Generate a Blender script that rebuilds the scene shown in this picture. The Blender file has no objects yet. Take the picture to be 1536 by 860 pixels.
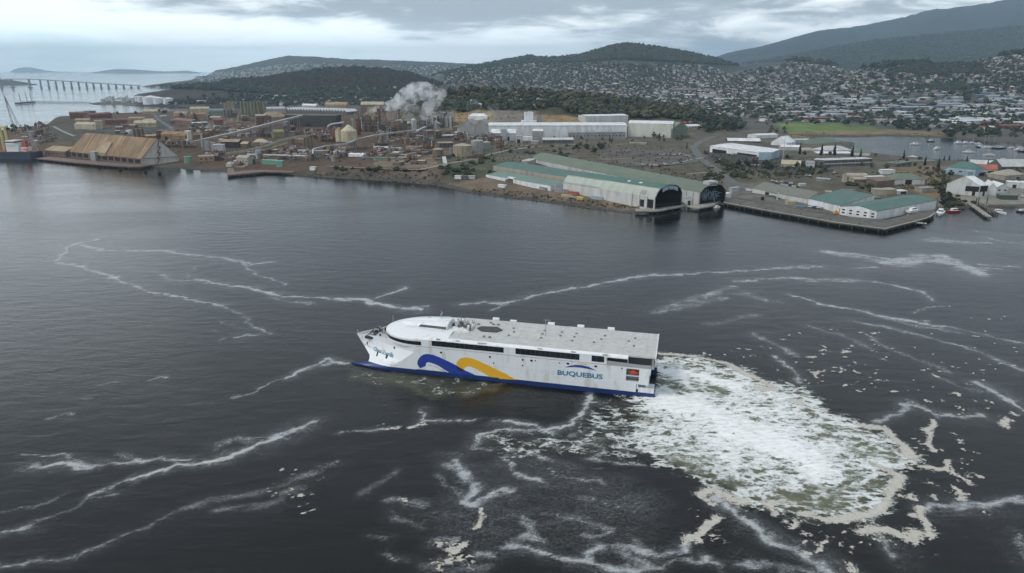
import bpy, bmesh, math, random
import numpy as np
from mathutils import Vector, Matrix
random.seed(7); rng = np.random.default_rng(7)
S = bpy.context.scene; COL = S.collection
# ------------------------------------------------------------------ camera
F = 1040.0; HZ = 105.0; H = 126.3                       # focal length in photo pixels, horizon row, drone height in metres
PITCH = math.atan((430 - HZ) / F); CP, SP = math.cos(PITCH), math.sin(PITCH)
cam = bpy.data.cameras.new('camera'); cam.sensor_width = 36; cam.lens = 36 * F / 1536
cam.clip_start = 1; cam.clip_end = 120000
co = bpy.data.objects.new('camera', cam); COL.objects.link(co)
co.location = (0, 0, H); co.rotation_euler = (math.pi / 2 - PITCH, 0, 0); S.camera = co
# ------------------------------------------------------------------ sky, sun, exposure
S.view_settings.view_transform = 'Standard'; S.view_settings.look = 'None'
S.view_settings.exposure = 0.08; S.view_settings.gamma = 1
S.cycles.use_denoising = True; S.cycles.volume_bounces = 10; S.cycles.max_bounces = 12; S.cycles.transparent_max_bounces = 12
S.cycles.volume_step_rate = 2.0; S.cycles.volume_max_steps = 128
SUN_EL, SUN_AZ = 52.0, 250.0                            # azimuth clockwise from +Y
W = bpy.data.worlds.new('World'); S.world = W; W.use_nodes = True
def world():
    nt = W.node_tree; nt.nodes.clear(); N = nt.nodes.new; L = nt.links.new
    def m(op, a, b=None, c=None):
        n = N('ShaderNodeMath'); n.operation = op
        for i, v in enumerate((a, b, c)):
            if v is None: continue
            if isinstance(v, (int, float)): n.inputs[i].default_value = v
            else: L(v, n.inputs[i])
        return n.outputs[0]
    def sstep(v, a, b):
        n = N('ShaderNodeMapRange'); n.interpolation_type = 'SMOOTHSTEP'; L(v, n.inputs[0])
        n.inputs[1].default_value = a; n.inputs[2].default_value = b; return n.outputs[0]
    def mix(f, a, b):
        n = N('ShaderNodeMix'); n.data_type = 'RGBA'
        for i, v in ((0, f), (6, a), (7, b)):
            if isinstance(v, (int, float)): n.inputs[i].default_value = v
            elif isinstance(v, tuple): n.inputs[i].default_value = (*v, 1)
            else: L(v, n.inputs[i])
        return n.outputs[2]
    tc = N('ShaderNodeTexCoord'); sep = N('ShaderNodeSeparateXYZ'); L(tc.outputs['Generated'], sep.inputs[0])
    x, y, z = sep.outputs
    zc = m('MAXIMUM', z, 0.0); d = m('ADD', zc, 0.12)
    comb = N('ShaderNodeCombineXYZ'); L(m('DIVIDE', x, d), comb.inputs[0]); L(m('DIVIDE', y, d), comb.inputs[1])
    def noise(scale, detail, rough, off, dist=0.0):
        mp = N('ShaderNodeMapping'); mp.inputs[1].default_value = off; L(comb.outputs[0], mp.inputs[0])
        n = N('ShaderNodeTexNoise'); n.inputs['Scale'].default_value = scale; n.inputs['Detail'].default_value = detail
        n.inputs['Roughness'].default_value = rough; n.inputs['Distortion'].default_value = dist
        L(mp.outputs[0], n.inputs['Vector']); return n.outputs['Fac']
    big = noise(0.62, 7, 0.55, (3.1, 7.4, 0), 0.5); small = noise(2.1, 7, 0.62, (1.3, 4.7, 2.0), 0.6)
    v = m('ADD', m('MULTIPLY', big, 0.62), m('MULTIPLY', small, 0.38))
    side = sstep(x, -0.5, 0.45)                          # the cloud deck is heavier towards the mountain
    v2 = m('SUBTRACT', v, m('MULTIPLY', side, 0.10))
    v2 = m('SUBTRACT', v2, m('MULTIPLY', sstep(z, 0.03, 0.10), 0.05))
    bright = sstep(v2, 0.36, 0.53)
    cloud = mix(bright, (0.305, 0.335, 0.365), (1.13, 1.18, 1.20))
    glow = m('MULTIPLY', sstep(z, 0.075, 0.02), sstep(x, 0.30, 0.02))
    cloud = mix(m('MULTIPLY', m('MULTIPLY', glow, sstep(v, 0.36, 0.50)), 0.85), cloud, (1.12, 1.18, 1.20))
    top = sstep(z, 0.12, 0.5)
    cloud = mix(top, cloud, (0.335, 0.370, 0.405))
    sky = N('ShaderNodeTexSky'); sky.sky_type = 'NISHITA'; sky.sun_disc = False
    sky.sun_elevation = math.radians(SUN_EL); sky.sun_rotation = math.radians(SUN_AZ); sky.air_density = 1.0; sky.dust_density = 1.0
    gap = m('MULTIPLY', m('MULTIPLY', sstep(z, 0.075, 0.02), sstep(x, 0.0, -0.45)), sstep(v, 0.66, 0.42)); cloud = mix(m('MULTIPLY', gap, 0.9), cloud, (1.55, 1.88, 1.95))
    lift = m('ADD', 1.0, m('MULTIPLY', m('MULTIPLY', sstep(z, 0.085, 0.012), sstep(x, 0.42, -0.15)), 0.55)); lv = N('ShaderNodeVectorMath'); lv.operation = 'SCALE'; L(cloud, lv.inputs[0]); L(lift, lv.inputs['Scale']); cloud = lv.outputs[0]   # the overcast thins towards the estuary
    bg1 = N('ShaderNodeBackground'); L(sky.outputs[0], bg1.inputs[0]); bg1.inputs[1].default_value = 0.10
    bg2 = N('ShaderNodeBackground'); L(cloud, bg2.inputs[0]); bg2.inputs[1].default_value = 1.6
    # a gap of clear sky low over the estuary on the left
    clear = m('MULTIPLY', m('MULTIPLY', sstep(z, 0.062, 0.02), sstep(x, -0.15, -0.55)), m('MULTIPLY', sstep(v, 0.62, 0.40), 0.8))
    fac = m('SUBTRACT', 0.94, m('MULTIPLY', clear, 0.45))
    ms = N('ShaderNodeMixShader'); L(fac, ms.inputs[0]); L(bg1.outputs[0], ms.inputs[1]); L(bg2.outputs[0], ms.inputs[2])
    out = N('ShaderNodeOutputWorld'); L(ms.outputs[0], out.inputs[0])
world()
sl = bpy.data.lights.new('sun', 'SUN'); sl.energy = 1.6; sl.angle = math.radians(14); sl.color = (1, 0.95, 0.88)
so = bpy.data.objects.new('sun', sl); COL.objects.link(so)
_a, _e = math.radians(SUN_AZ), math.radians(SUN_EL)
so.rotation_euler = Vector((math.sin(_a) * math.cos(_e), math.cos(_a) * math.cos(_e), math.sin(_e))).to_track_quat('Z', 'Y').to_euler()
# ------------------------------------------------------------------ projection helpers (photo pixel -> place on the ground)
def ray(px, py):
    dx = (np.asarray(px, float) - 768) / F; dy = (430 - np.asarray(py, float)) / F
    return dx, CP + dy * SP, dy * CP - SP
def P(px, py, z=0.0):                                   # point at height z under a pixel
    x, y, w = ray(px, py); t = (z - H) / w
    return np.array([x * t, y * t])
def zat(px, py, Y):                                     # height a pixel has at depth Y
    x, y, w = ray(px, py); return H + w / y * Y
def upx(px, py):
    x, y, w = ray(px, py); return x / y
def proj(X, Y, Z):
    d = np.asarray(Z, float) - H; fw = Y * CP - d * SP; up = Y * SP + d * CP
    return 768 + F * X / fw, 430 - F * up / fw
CR = {2: (100, 150, 7.817), 3: (260, 140, 7.164), 4: (380, 140, 6.614), 5: (500, 140, 6.614), 6: (620, 140, 6.143), 7: (730, 160, 8.6),
      8: (880, 160, 7.167), 1: (0, 150, 8.6), 9: (1040, 170, 4.777), 10: (1280, 170, 4.777), 11: (1100, 250, 7.68), 12: (1280, 240, 7.82),
      13: (1400, 230, 7.816), 14: (720, 150, 3.938), 15: (0, 80, 4.3), 16: (950, 240, 9.556), 0: (0, 0, 1.0),
      21: (0, 330, 1.623), 22: (950, 340, 1.6536), 23: (500, 560, 2.56), 24: (520, 460, 5.733), 25: (750, 460, 5.377),
      26: (1280, 70, 6.0), 27: (1040, 100, 5.908), 28: (1000, 0, 2.866), 29: (660, 90, 5.908), 30: (400, 90, 5.908)}
def C(k, x, y):
    a, b, s = CR[k]; return a + x / s, b + y / s
# ------------------------------------------------------------------ materials
MATS = {}
def mat(name, col, rough=0.7, var=0.18, scale=0.12, metal=0.0, streak=0.0, dirt=None, attr=None, alpha=1.0):
    if name in MATS: return MATS[name]
    M = bpy.data.materials.new(name); M.use_nodes = True; nt = M.node_tree; b = nt.nodes['Principled BSDF']
    N = nt.nodes.new; L = nt.links.new
    b.inputs['Roughness'].default_value = rough; b.inputs['Metallic'].default_value = metal
    if rough > 0.6: b.inputs['Specular IOR Level'].default_value = 0.25
    tc = N('ShaderNodeTexCoord'); mp = N('ShaderNodeMapping'); L(tc.outputs['Object'], mp.inputs[0])
    if streak: mp.inputs[3].default_value = (1, 1, 1 - streak)
    n = N('ShaderNodeTexNoise'); n.inputs['Scale'].default_value = scale; n.inputs['Detail'].default_value = 6; n.inputs['Roughness'].default_value = 0.65
    L(mp.outputs[0], n.inputs['Vector'])
    mr = N('ShaderNodeMapRange'); L(n.outputs['Fac'], mr.inputs[0]); mr.inputs[1].default_value = 0.3; mr.inputs[2].default_value = 0.7
    mr.inputs[3].default_value = 1 - var; mr.inputs[4].default_value = 1 + var
    mx = N('ShaderNodeMix'); mx.data_type = 'RGBA'; mx.blend_type = 'MULTIPLY'; mx.inputs[0].default_value = 1
    if attr:
        at = N('ShaderNodeAttribute'); at.attribute_name = attr; L(at.outputs['Color'], mx.inputs[6])
    else: mx.inputs[6].default_value = (*col, 1)
    L(mr.outputs[0], mx.inputs[7]); o = mx.outputs[2]
    if dirt:
        n2 = N('ShaderNodeTexNoise'); n2.inputs['Scale'].default_value = scale * 2.3; n2.inputs['Detail'].default_value = 5
        mp2 = N('ShaderNodeMapping'); mp2.inputs[1].default_value = (31, 17, 5); mp2.inputs[3].default_value = (1, 1, 0.3); L(tc.outputs['Object'], mp2.inputs[0]); L(mp2.outputs[0], n2.inputs['Vector'])
        r = N('ShaderNodeMapRange'); L(n2.outputs['Fac'], r.inputs[0]); r.inputs[1].default_value = 0.47; r.inputs[2].default_value = 0.68; r.inputs[4].default_value = 0.8
        m2 = N('ShaderNodeMix'); m2.data_type = 'RGBA'; L(r.outputs[0], m2.inputs[0]); L(o, m2.inputs[6]); m2.inputs[7].default_value = (*dirt, 1); o = m2.outputs[2]
    L(o, b.inputs['Base Color'])
    MATS[name] = M; return M
RUST = (0.16, 0.075, 0.035)
m_glass = mat('dark_glass', (0.012, 0.014, 0.018), 0.12, 0.1)
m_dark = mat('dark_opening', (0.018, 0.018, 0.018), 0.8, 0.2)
m_steel = mat('grey_steel', (0.22, 0.215, 0.21), 0.6, 0.25, 0.2, dirt=RUST)
m_rust = mat('rusty_steel', (0.15, 0.075, 0.045), 0.8, 0.35, 0.15, dirt=(0.06, 0.045, 0.04))
m_conc = mat('weathered_concrete', (0.30, 0.29, 0.26), 0.85, 0.2, 0.1, dirt=(0.14, 0.12, 0.10))
m_wood = mat('wharf_timber', (0.10, 0.085, 0.07), 0.9, 0.3, 0.3)
m_trunk = mat('bark', (0.10, 0.085, 0.07), 0.9, 0.3, 0.5)
m_white = mat('white_paint', (0.72, 0.73, 0.73), 0.45, 0.05, 0.08)
m_cream = mat('cream_cladding', (0.46, 0.41, 0.29), 0.6, 0.12, 0.06, dirt=(0.33, 0.25, 0.16))
m_black = mat('black_rubber', (0.02, 0.02, 0.02), 0.9)
# ------------------------------------------------------------------ mesh builder and object helpers
class MB:
    def __init__(s): s.v = []; s.f = []; s.m = []
    def face(s, pts, mi=0):
        i = len(s.v); s.v += [tuple(map(float, p)) for p in pts]; s.f.append(tuple(range(i, i + len(pts)))); s.m.append(mi)
    def box(s, x0, x1, y0, y1, z0, z1, mi=0):
        i = len(s.v); s.v += [(x, y, z) for z in (z0, z1) for y in (y0, y1) for x in (x0, x1)]
        for q in ((0, 2, 3, 1), (4, 5, 7, 6), (0, 1, 5, 4), (2, 6, 7, 3), (0, 4, 6, 2), (1, 3, 7, 5)): s.f.append(tuple(i + k for k in q)); s.m.append(mi)
    def prism(s, pts, z0, z1, mi=0, top=True, bottom=True, mtop=None):
        n = len(pts); i = len(s.v); g = (lambda z, k: z[k]) if isinstance(z1, (list, tuple)) else None
        s.v += [(float(p[0]), float(p[1]), float(z0[k]) if isinstance(z0, (list, tuple)) else float(z0)) for k, p in enumerate(pts)]
        s.v += [(float(p[0]), float(p[1]), float(z1[k]) if isinstance(z1, (list, tuple)) else float(z1)) for k, p in enumerate(pts)]
        for k in range(n): s.f.append((i + k, i + (k + 1) % n, i + n + (k + 1) % n, i + n + k)); s.m.append(mi)
        if top: s.f.append(tuple(i + n + k for k in range(n))); s.m.append(mi if mtop is None else mtop)
        if bottom: s.f.append(tuple(i + k for k in reversed(range(n)))); s.m.append(mi)
    def cyl(s, c, r, z0, z1, n=12, r2=None, mi=0):
        r2 = r if r2 is None else r2; i = len(s.v)
        for rr, z in ((r, z0), (r2, z1)): s.v += [(c[0] + rr * math.cos(a * 2 * math.pi / n), c[1] + rr * math.sin(a * 2 * math.pi / n), z) for a in range(n)]
        for k in range(n): s.f.append((i + k, i + (k + 1) % n, i + n + (k + 1) % n, i + n + k)); s.m.append(mi)
        s.f.append(tuple(i + n + k for k in range(n))); s.m.append(mi); s.f.append(tuple(i + k for k in reversed(range(n)))); s.m.append(mi)
    def tube(s, a, b, r, n=6, r2=None, mi=0):
        a, b = Vector(a), Vector(b); d = b - a
        if d.length < 1e-6: return
        q = d.to_track_quat('Z', 'Y'); r2 = r if r2 is None else r2; i = len(s.v)
        for p, rr in ((a, r), (b, r2)):
            for k in range(n):
                w = q @ Vector((rr * math.cos(k * 2 * math.pi / n), rr * math.sin(k * 2 * math.pi / n), 0)); s.v.append(tuple(p + w))
        for k in range(n): s.f.append((i + k, i + (k + 1) % n, i + n + (k + 1) % n, i + n + k)); s.m.append(mi)
        s.f.append(tuple(i + n + k for k in range(n))); s.m.append(mi); s.f.append(tuple(i + k for k in reversed(range(n)))); s.m.append(mi)
    def build(s, name, mats, parent=None, loc=None, smooth=False):
        me = bpy.data.meshes.new(name); me.from_pydata(s.v, [], s.f)
        for m_ in (mats if isinstance(mats, (list, tuple)) else [mats]): me.materials.append(m_)
        if len(me.materials) > 1: me.polygons.foreach_set('material_index', s.m)
        if smooth: me.polygons.foreach_set('use_smooth', [True] * len(s.f))
        me.update(); return link(name, me, parent, loc)
def link(name, me, parent=None, loc=None):
    o = bpy.data.objects.new(name, me); COL.objects.link(o)
    if parent: o.parent = parent
    if loc is not None: o.location = loc
    return o
def tag(o, label, cat, group=None):
    o['label'] = label; o['category'] = cat
    if group: o['group'] = group
    return o
def kind(o, k, label=None):
    o['kind'] = k
    if label: o['label'] = label
    return o
def empty(name, loc, label, cat, group=None, rz=0):
    o = bpy.data.objects.new(name, None); COL.objects.link(o); o.location = loc; o.rotation_euler = (0, 0, rz); o.empty_display_size = 0.5
    return tag(o, label, cat, group)
def dup(root, loc, rz=0, label=None, group=None, sc=None):
    r = root.copy(); COL.objects.link(r); r.location = loc; r.rotation_euler = (0, 0, rz)
    if sc: r.scale = (sc, sc, sc)
    if label: r['label'] = label
    if group: r['group'] = group
    for ch in root.children:
        c = ch.copy(); COL.objects.link(c); c.parent = r
        for g in ch.children:
            d = g.copy(); COL.objects.link(d); d.parent = c
    return r
def npmesh(name, v, f, mats, attrs=None, colors=None, smooth=False, mi=None):
    """numpy vertices (n,3) and faces (m,k) -> mesh"""
    me = bpy.data.meshes.new(name); v = np.asarray(v, np.float32); f = np.asarray(f, np.int32); k = f.shape[1]
    me.vertices.add(len(v)); me.vertices.foreach_set('co', v.ravel()); me.loops.add(f.size); me.loops.foreach_set('vertex_index', f.ravel())
    me.polygons.add(len(f)); me.polygons.foreach_set('loop_start', np.arange(0, f.size, k, dtype=np.int32)); me.polygons.foreach_set('loop_total', np.full(len(f), k, np.int32))
    for m_ in mats: me.materials.append(m_)
    if mi is not None: me.polygons.foreach_set('material_index', np.asarray(mi, np.int32))
    if smooth: me.polygons.foreach_set('use_smooth', np.ones(len(f), bool))
    me.update(calc_edges=True)
    for n, a in (attrs or {}).items():
        at = me.attributes.new(n, 'FLOAT', 'POINT'); at.data.foreach_set('value', np.asarray(a, np.float32))
    for n, c in (colors or {}).items():
        at = me.attributes.new(n, 'FLOAT_COLOR', 'POINT'); c = np.asarray(c, np.float32)
        at.data.foreach_set('color', np.concatenate([c, np.ones((len(c), 1), np.float32)], 1).ravel())
    return me
# ------------------------------------------------------------------ numpy noise and polygon helpers
def _hash(ix, iy, s):
    h = (ix.astype(np.int64) * 374761393 + iy.astype(np.int64) * 668265263 + s * 974634377) & 0xffffffff
    h = ((h ^ (h >> 13)) * 1274126177) & 0xffffffff; h = h ^ (h >> 16)
    return (h & 0xffffff) / float(0xffffff)
def vnoise(x, y, s=0):
    ix, iy = np.floor(x), np.floor(y); fx, fy = x - ix, y - iy; fx = fx * fx * (3 - 2 * fx); fy = fy * fy * (3 - 2 * fy)
    ix, iy = ix.astype(np.int64), iy.astype(np.int64)
    a = _hash(ix, iy, s) * (1 - fx) + _hash(ix + 1, iy, s) * fx; b = _hash(ix, iy + 1, s) * (1 - fx) + _hash(ix + 1, iy + 1, s) * fx
    return a * (1 - fy) + b * fy
def fbm(x, y, s=0, o=4):
    t = 0; a = 0.5; n = 0
    for k in range(o): t = t + a * vnoise(x * 2 ** k, y * 2 ** k, s + k); n += a; a *= 0.5
    return t / n
def sst(v, a, b):
    t = np.clip((v - a) / (b - a), 0, 1); return t * t * (3 - 2 * t)
def inside(poly, x, y):
    c = np.zeros(np.shape(x), bool); n = len(poly)
    for i in range(n):
        x0, y0 = poly[i]; x1, y1 = poly[(i + 1) % n]
        if y0 == y1: continue
        k = ((y0 > y) != (y1 > y)) & (x < (x1 - x0) * (y - y0) / (y1 - y0) + x0); c ^= k
    return c
def segd(pts, x, y, closed=False):
    d = np.full(np.shape(x), 1e9); n = len(pts)
    for i in range(n if closed else n - 1):
        a = np.array(pts[i], float); b = np.array(pts[(i + 1) % n], float); e = b - a; l = max(float(e @ e), 1e-9)
        t = np.clip(((x - a[0]) * e[0] + (y - a[1]) * e[1]) / l, 0, 1); d = np.minimum(d, np.hypot(x - a[0] - t * e[0], y - a[1] - t * e[1]))
    return d
# ------------------------------------------------------------------ terrain
COAST_F = [(-60, 236), (50, 236), (130, 243), (185, 250), (212, 251.5), (240, 251), (272, 253), (310, 256), (345, 259), (395, 260), (430, 262), (480, 266),
           (560, 270), (600, 273), (645, 277), (668, 281), (700, 289), (760, 297), (800, 301), (850, 308), (900, 315), (945, 320), (985, 319), (1035, 309), (1082, 303),
           (1090, 300), (1150, 311), (1250, 328), (1325, 336), (1392, 321), (1408, 315), (1430, 314), (1460, 312), (1500, 311), (1540, 312), (1800, 314)]
COAST_B = [(285, 113.5), (300, 118), (322, 121.5), (270, 125), (213, 130.6), (260, 133.5), (330, 135), (345, 141), (338, 149), (240, 151.3), (165, 152), (132, 155.2), (142, 158), (185, 157.6),
           (190, 159.3), (330, 160.5), (400, 161.5), (430, 164), (395, 169), (330, 173), (240, 177), (170, 180), (110, 184), (66, 192), (62, 199), (30, 201), (-10, 205), (-80, 210)]
COVE = [(1283, 215), (1276, 222), (1290, 233), (1350, 241), (1400, 244), (1440, 244), (1536, 240), (1800, 250), (1800, 216), (1536, 215.5), (1490, 213), (1440, 208), (1380, 205), (1330, 204), (1292, 205.5), (1240, 204.6), (1195, 204.4), (1184, 206), (1192, 208.2), (1240, 211.5)]
land = [tuple(P(*q)) for q in COAST_F] + [(1.25 * 900, 900), (1.25 * 14500, 14500), (upx(285, 110) * 14500, 14500)] + [tuple(P(*q)) for q in COAST_B]
cove = [tuple(P(*q)) for q in COVE]
us = np.arange(-0.98, 1.0001, 0.0035)
ys = np.concatenate([np.arange(540, 2200, 5.0), 2200 * 1.02 ** np.arange(0, 93)])
ys = ys[ys < 13800]; lys = np.log(ys)
U, YY = np.meshgrid(us, ys); XX = U * YY
# elevation control points: photo pixel and the height of the ground seen there
ELEV = [(-40, 205, 8), (20, 212, 6), (60, 192, 16), (100, 178, 25), (70, 222, 7), (110, 215, 12), (150, 205, 15), (300, 200, 15), (300, 240, 5), (400, 248, 6), (250, 190, 17),
        (400, 200, 14), (400, 172, 20), (300, 172, 19), (480, 250, 9), (560, 256, 13), (640, 254, 14), (560, 200, 16), (560, 165, 22), (640, 236, 14), (700, 238, 12), (740, 215, 13), (850, 208, 14), (1000, 208, 14),
        (690, 275, 5), (860, 270, 5), (760, 290, 4), (830, 300, 3.5), (940, 312, 3), (950, 232, 10), (1060, 212, 14), (1090, 262, 7), (1120, 285, 4), (1200, 300, 3.5), (1300, 322, 3.5), (1380, 312, 3.5),
        (1150, 235, 14), (1250, 245, 12), (1300, 272, 9), (1380, 268, 9), (1450, 255, 7), (1450, 286, 4), (1530, 300, 3.5), (1430, 308, 3.5), (1150, 205, 10), (1250, 212, 6), (1200, 190, 5), (1350, 195, 5), (1500, 200, 5), (1700, 200, 6),
        (1100, 160, 18), (1300, 160, 15), (1500, 160, 16), (900, 150, 20), (1000, 140, 25), (1200, 140, 24), (1400, 135, 26), (800, 130, 25), (700, 150, 24), (500, 150, 16), (400, 146, 12), (300, 157, 4), (200, 155, 3), (250, 130, 12), (400, 138, 12), (330, 122, 20)]
def ell(px, py, z): p = P(px, py, z); return p[0] / p[1], math.log(p[1]), z
EC = np.array([ell(*e) for e in ELEV])
def base_h(u, ly):
    num = np.zeros_like(u); den = np.zeros_like(u)
    for cu, cl, cz in EC:
        d2 = (u - cu) ** 2 * 9 + (ly - cl) ** 2 * 10 + 0.0012; w = 1 / d2 ** 1.7; num += w * cz; den += w
    return num / den
Z = base_h(U, np.log(YY))
sd = segd(land, XX, YY, True) * np.where(inside(land, XX, YY), 1, -1)
sc_ = segd(cove, XX, YY, True) * np.where(inside(cove, XX, YY), -1, 1)
sd = np.minimum(sd, sc_)
RIDGES = [  # silhouette in photo pixels, depth, front width, back width, front exponent
    ('hill', [(600, 172), (640, 141), (665, 135), (700, 133), (760, 133.5), (800, 136), (860, 141), (900, 148), (960, 154), (1010, 161), (1050, 168), (1090, 180), (1120, 190)], 1560, 330, 500, 1.1),
    ('domain', [(200, 136), (222, 129.5), (250, 126), (300, 123), (350, 119), (400, 115.5), (440, 109), (490, 103), (530, 101), (570, 103), (610, 109), (640, 117), (665, 127), (690, 140)], 3300, 900, 900, 1.0),
    ('mid', [(560, 140), (640, 116), (680, 104), (720, 97), (755, 90), (790, 83.5), (830, 87), (868, 83), (900, 72), (925, 66), (945, 65), (985, 70), (1040, 80), (1075, 88), (1110, 98), (1160, 112), (1200, 122)], 5000, 2100, 1500, 1.25),
    ('nelson', [(262, 117), (285, 112.5), (310, 107.5), (345, 101), (380, 94), (410, 87), (430, 83), (470, 84.5), (520, 88), (600, 91), (660, 93.5), (720, 96), (760, 98), (900, 104)], 9000, 2600, 2000, 1.2),
    ('slope', [(1060, 120), (1110, 106), (1150, 96), (1195, 90), (1240, 96), (1275, 104), (1300, 110), (1340, 120)], 3900, 1100, 900, 1.0),
    ('right', [(1215, 130), (1262, 112), (1290, 103), (1330, 98), (1370, 95), (1430, 93.5), (1470, 88), (1510, 82.5), (1536, 80), (1600, 75), (1720, 66), (1850, 60)], 3100, 1000, 900, 0.95),
    ('well', [(960, 118), (1050, 92), (1075, 85), (1090, 80), (1130, 72), (1160, 65), (1220, 48), (1270, 40), (1330, 28), (1400, 15), (1460, 7), (1536, -3), (1620, -8), (1750, -6), (1900, 4)], 10500, 4200, 3000, 1.35),
    ('foot', [(1060, 110), (1110, 96), (1150, 90), (1210, 78), (1265, 66), (1310, 60), (1370, 54), (1440, 46), (1536, 36), (1700, 26), (1900, 20)], 7600, 2600, 1500, 1.2)]
WHICH = np.zeros(U.shape, int)
for k, (nm, sil, Y0, wf, wb, ex) in enumerate(RIDGES):
    su = np.array([upx(*q) for q in sil]); sz = np.array([float(zat(q[0], q[1], Y0)) for q in sil])
    zc = np.interp(us, su, sz, left=-50, right=sz[-1] if nm in ('well', 'foot', 'right') else -50)[None, :]
    amp = {'hill': 3, 'domain': 8, 'mid': 16, 'nelson': 18, 'slope': 8, 'right': 8, 'well': 40, 'foot': 35}[nm]
    wl = {'hill': 160, 'domain': 350, 'mid': 700, 'nelson': 900, 'slope': 400, 'right': 350, 'well': 1300, 'foot': 1000}[nm]
    Yc = Y0 + (fbm(us[None, :] * Y0 / wl, np.zeros((1, len(us))), 40 + k, 3) - 0.5) * wf * 0.35
    t = np.where(YY < Yc, np.clip((YY - (Yc - wf)) / wf, 0, 1), np.clip(1 - (YY - Yc) / wb, 0, 1))
    s_ = (t * t * (3 - 2 * t) * 0.6 + t * 0.4) ** ex
    gul = (np.abs(fbm(XX / wl, YY / wl, 70 + k, 4) - 0.5) * 2) * amp * 2.2 * np.clip(1 - np.abs(t - 0.55) / 0.55, 0, 1)   # gullies between crest and foot
    rough = (fbm(XX / 22.0, YY / 22.0, 90 + k, 2) - 0.5) * (9 if nm in ('mid', 'nelson', 'well', 'foot', 'domain') else 3)   # tree canopy on the skyline
    cand = Z + (zc - Z) * s_ - gul + rough * np.clip(t * 2, 0, 1)
    up = (cand > Z) & (t > 0.01); WHICH = np.where(up & (cand > Z + 3), k + 1, WHICH); Z = np.where(up, cand, Z)
coastz = sst(sd, 0, 34) * 0.75 + sst(sd, -1, 5) * 0.25
Z = Z + (fbm(XX / 40, YY / 40, 3, 4) - 0.5) * np.clip(sd / 60, 0, 1) * 2.2
Z = np.where(sd > 0, np.maximum(Z, 1.5) * coastz + 0.05, np.maximum(-4.0, sd * 0.2))
def hgt(x, y):                                          # bilinear ground height
    x = np.asarray(x, float); y = np.asarray(y, float); u = x / y; fi = np.clip((u - us[0]) / 0.0035, 0, len(us) - 1.001); fj = np.clip(np.interp(y, ys, np.arange(len(ys))), 0, len(ys) - 1.001)
    i = fi.astype(int); j = fj.astype(int); a = fi - i; b = fj - j
    return Z[j, i] * (1 - a) * (1 - b) + Z[j, i + 1] * a * (1 - b) + Z[j + 1, i] * (1 - a) * b + Z[j + 1, i + 1] * a * b
_march = np.concatenate([np.arange(545, 2200, 4.0), 2200 * 1.008 ** np.arange(0, 229)])
def G(px, py):                                          # first ground point seen through a photo pixel (arrays allowed)
    px = np.atleast_1d(np.asarray(px, float)); py = np.atleast_1d(np.asarray(py, float)); x, y, w = ray(px, py); u = x / y; g = w / y
    Ym = _march[None, :]; zz = H + g[:, None] * Ym; hh = np.maximum(hgt(u[:, None] * Ym, np.broadcast_to(Ym, zz.shape)), 0); hit = hh >= zz
    k = np.argmax(hit, 1); ok = hit.any(1); k = np.clip(k, 1, len(_march) - 1); r = np.arange(len(px))
    d1 = zz[r, k] - hh[r, k]; d0 = zz[r, k - 1] - hh[r, k - 1]; t = np.clip(d0 / np.where(np.abs(d0 - d1) < 1e-9, 1, d0 - d1), 0, 1)
    Yh = _march[k - 1] + t * (_march[k] - _march[k - 1]); X = u * Yh
    return np.stack([X, Yh, hgt(X, Yh), ok], 1)
def g1(px, py): return G(px, py)[0]
# land cover, from photo pixel zones
PX, PY = proj(XX, YY, Z)
cov = np.zeros(U.shape + (3,)); cov[:] = (0.085, 0.085, 0.070)
def zone(poly, col, ymax=1e9, ymin=0, blend=0.0):
    k = inside(poly, PX, PY) & (YY < ymax) & (YY > ymin); cov[k] = cov[k] * blend + np.array(col) * (1 - blend)
FOREST = (0.032, 0.036, 0.026); BROWNF = (0.036, 0.031, 0.027)
BROWN = (0.092, 0.059, 0.038); SOIL = (0.15, 0.115, 0.08); ASPH = (0.068, 0.065, 0.06); DRY = (0.20, 0.165, 0.085); ORANGE = (0.25, 0.18, 0.095); GREENF = (0.105, 0.155, 0.045)
zone([(-200, 150), (760, 150), (760, 300), (-200, 300)], BROWN, 2000)
zone([(40, 176), (130, 168), (130, 215), (60, 215)], (0.07, 0.06, 0.045), 2000)
zone([(120, 192), (250, 190), (250, 204), (120, 204)], ASPH, 2000)
zone([(225, 168), (250, 168), (262, 200), (235, 200)], ASPH, 2000)
zone([(480, 250), (665, 250), (672, 285), (470, 270)], (0.10, 0.075, 0.058), 1500)
zone([(560, 232), (700, 225), (700, 250), (560, 252)], (0.16, 0.125, 0.085), 1500)
zone([(650, 235), (740, 205), (760, 240), (745, 262), (670, 272)], (0.07, 0.075, 0.045), 1500)
zone([(650, 278), (760, 262), (1000, 310), (985, 325), (760, 300)], SOIL, 1500)
zone([(740, 212), (1050, 205), (1120, 250), (1120, 290), (900, 250), (740, 240)], (0.10, 0.088, 0.062), 1500)
zone([(905, 226), (1040, 218), (1060, 240), (960, 252), (900, 240)], (0.105, 0.095, 0.085), 1500)
zone([(740, 226), (790, 222), (800, 232), (740, 236)], ASPH, 1500)
zone([(1000, 195), (1400, 195), (1600, 240), (1600, 320), (1085, 320)], (0.10, 0.09, 0.07), 1500)
zone([(1085, 268), (1215, 295), (1330, 330), (1320, 345), (1085, 305)], (0.135, 0.128, 0.112), 1500)
zone([(1310, 335), (1405, 312), (1420, 320), (1330, 348)], ASPH, 1500)
zone([(1060, 225), (1170, 235), (1250, 250), (1200, 262), (1060, 240)], ASPH, 1500)
zone([(1408, 285), (1600, 280), (1600, 322), (1408, 322)], (0.20, 0.19, 0.165), 1500)
zone([(1330, 248), (1420, 250), (1425, 290), (1400, 300), (1350, 280)], (0.16, 0.12, 0.075), 1500)
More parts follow.
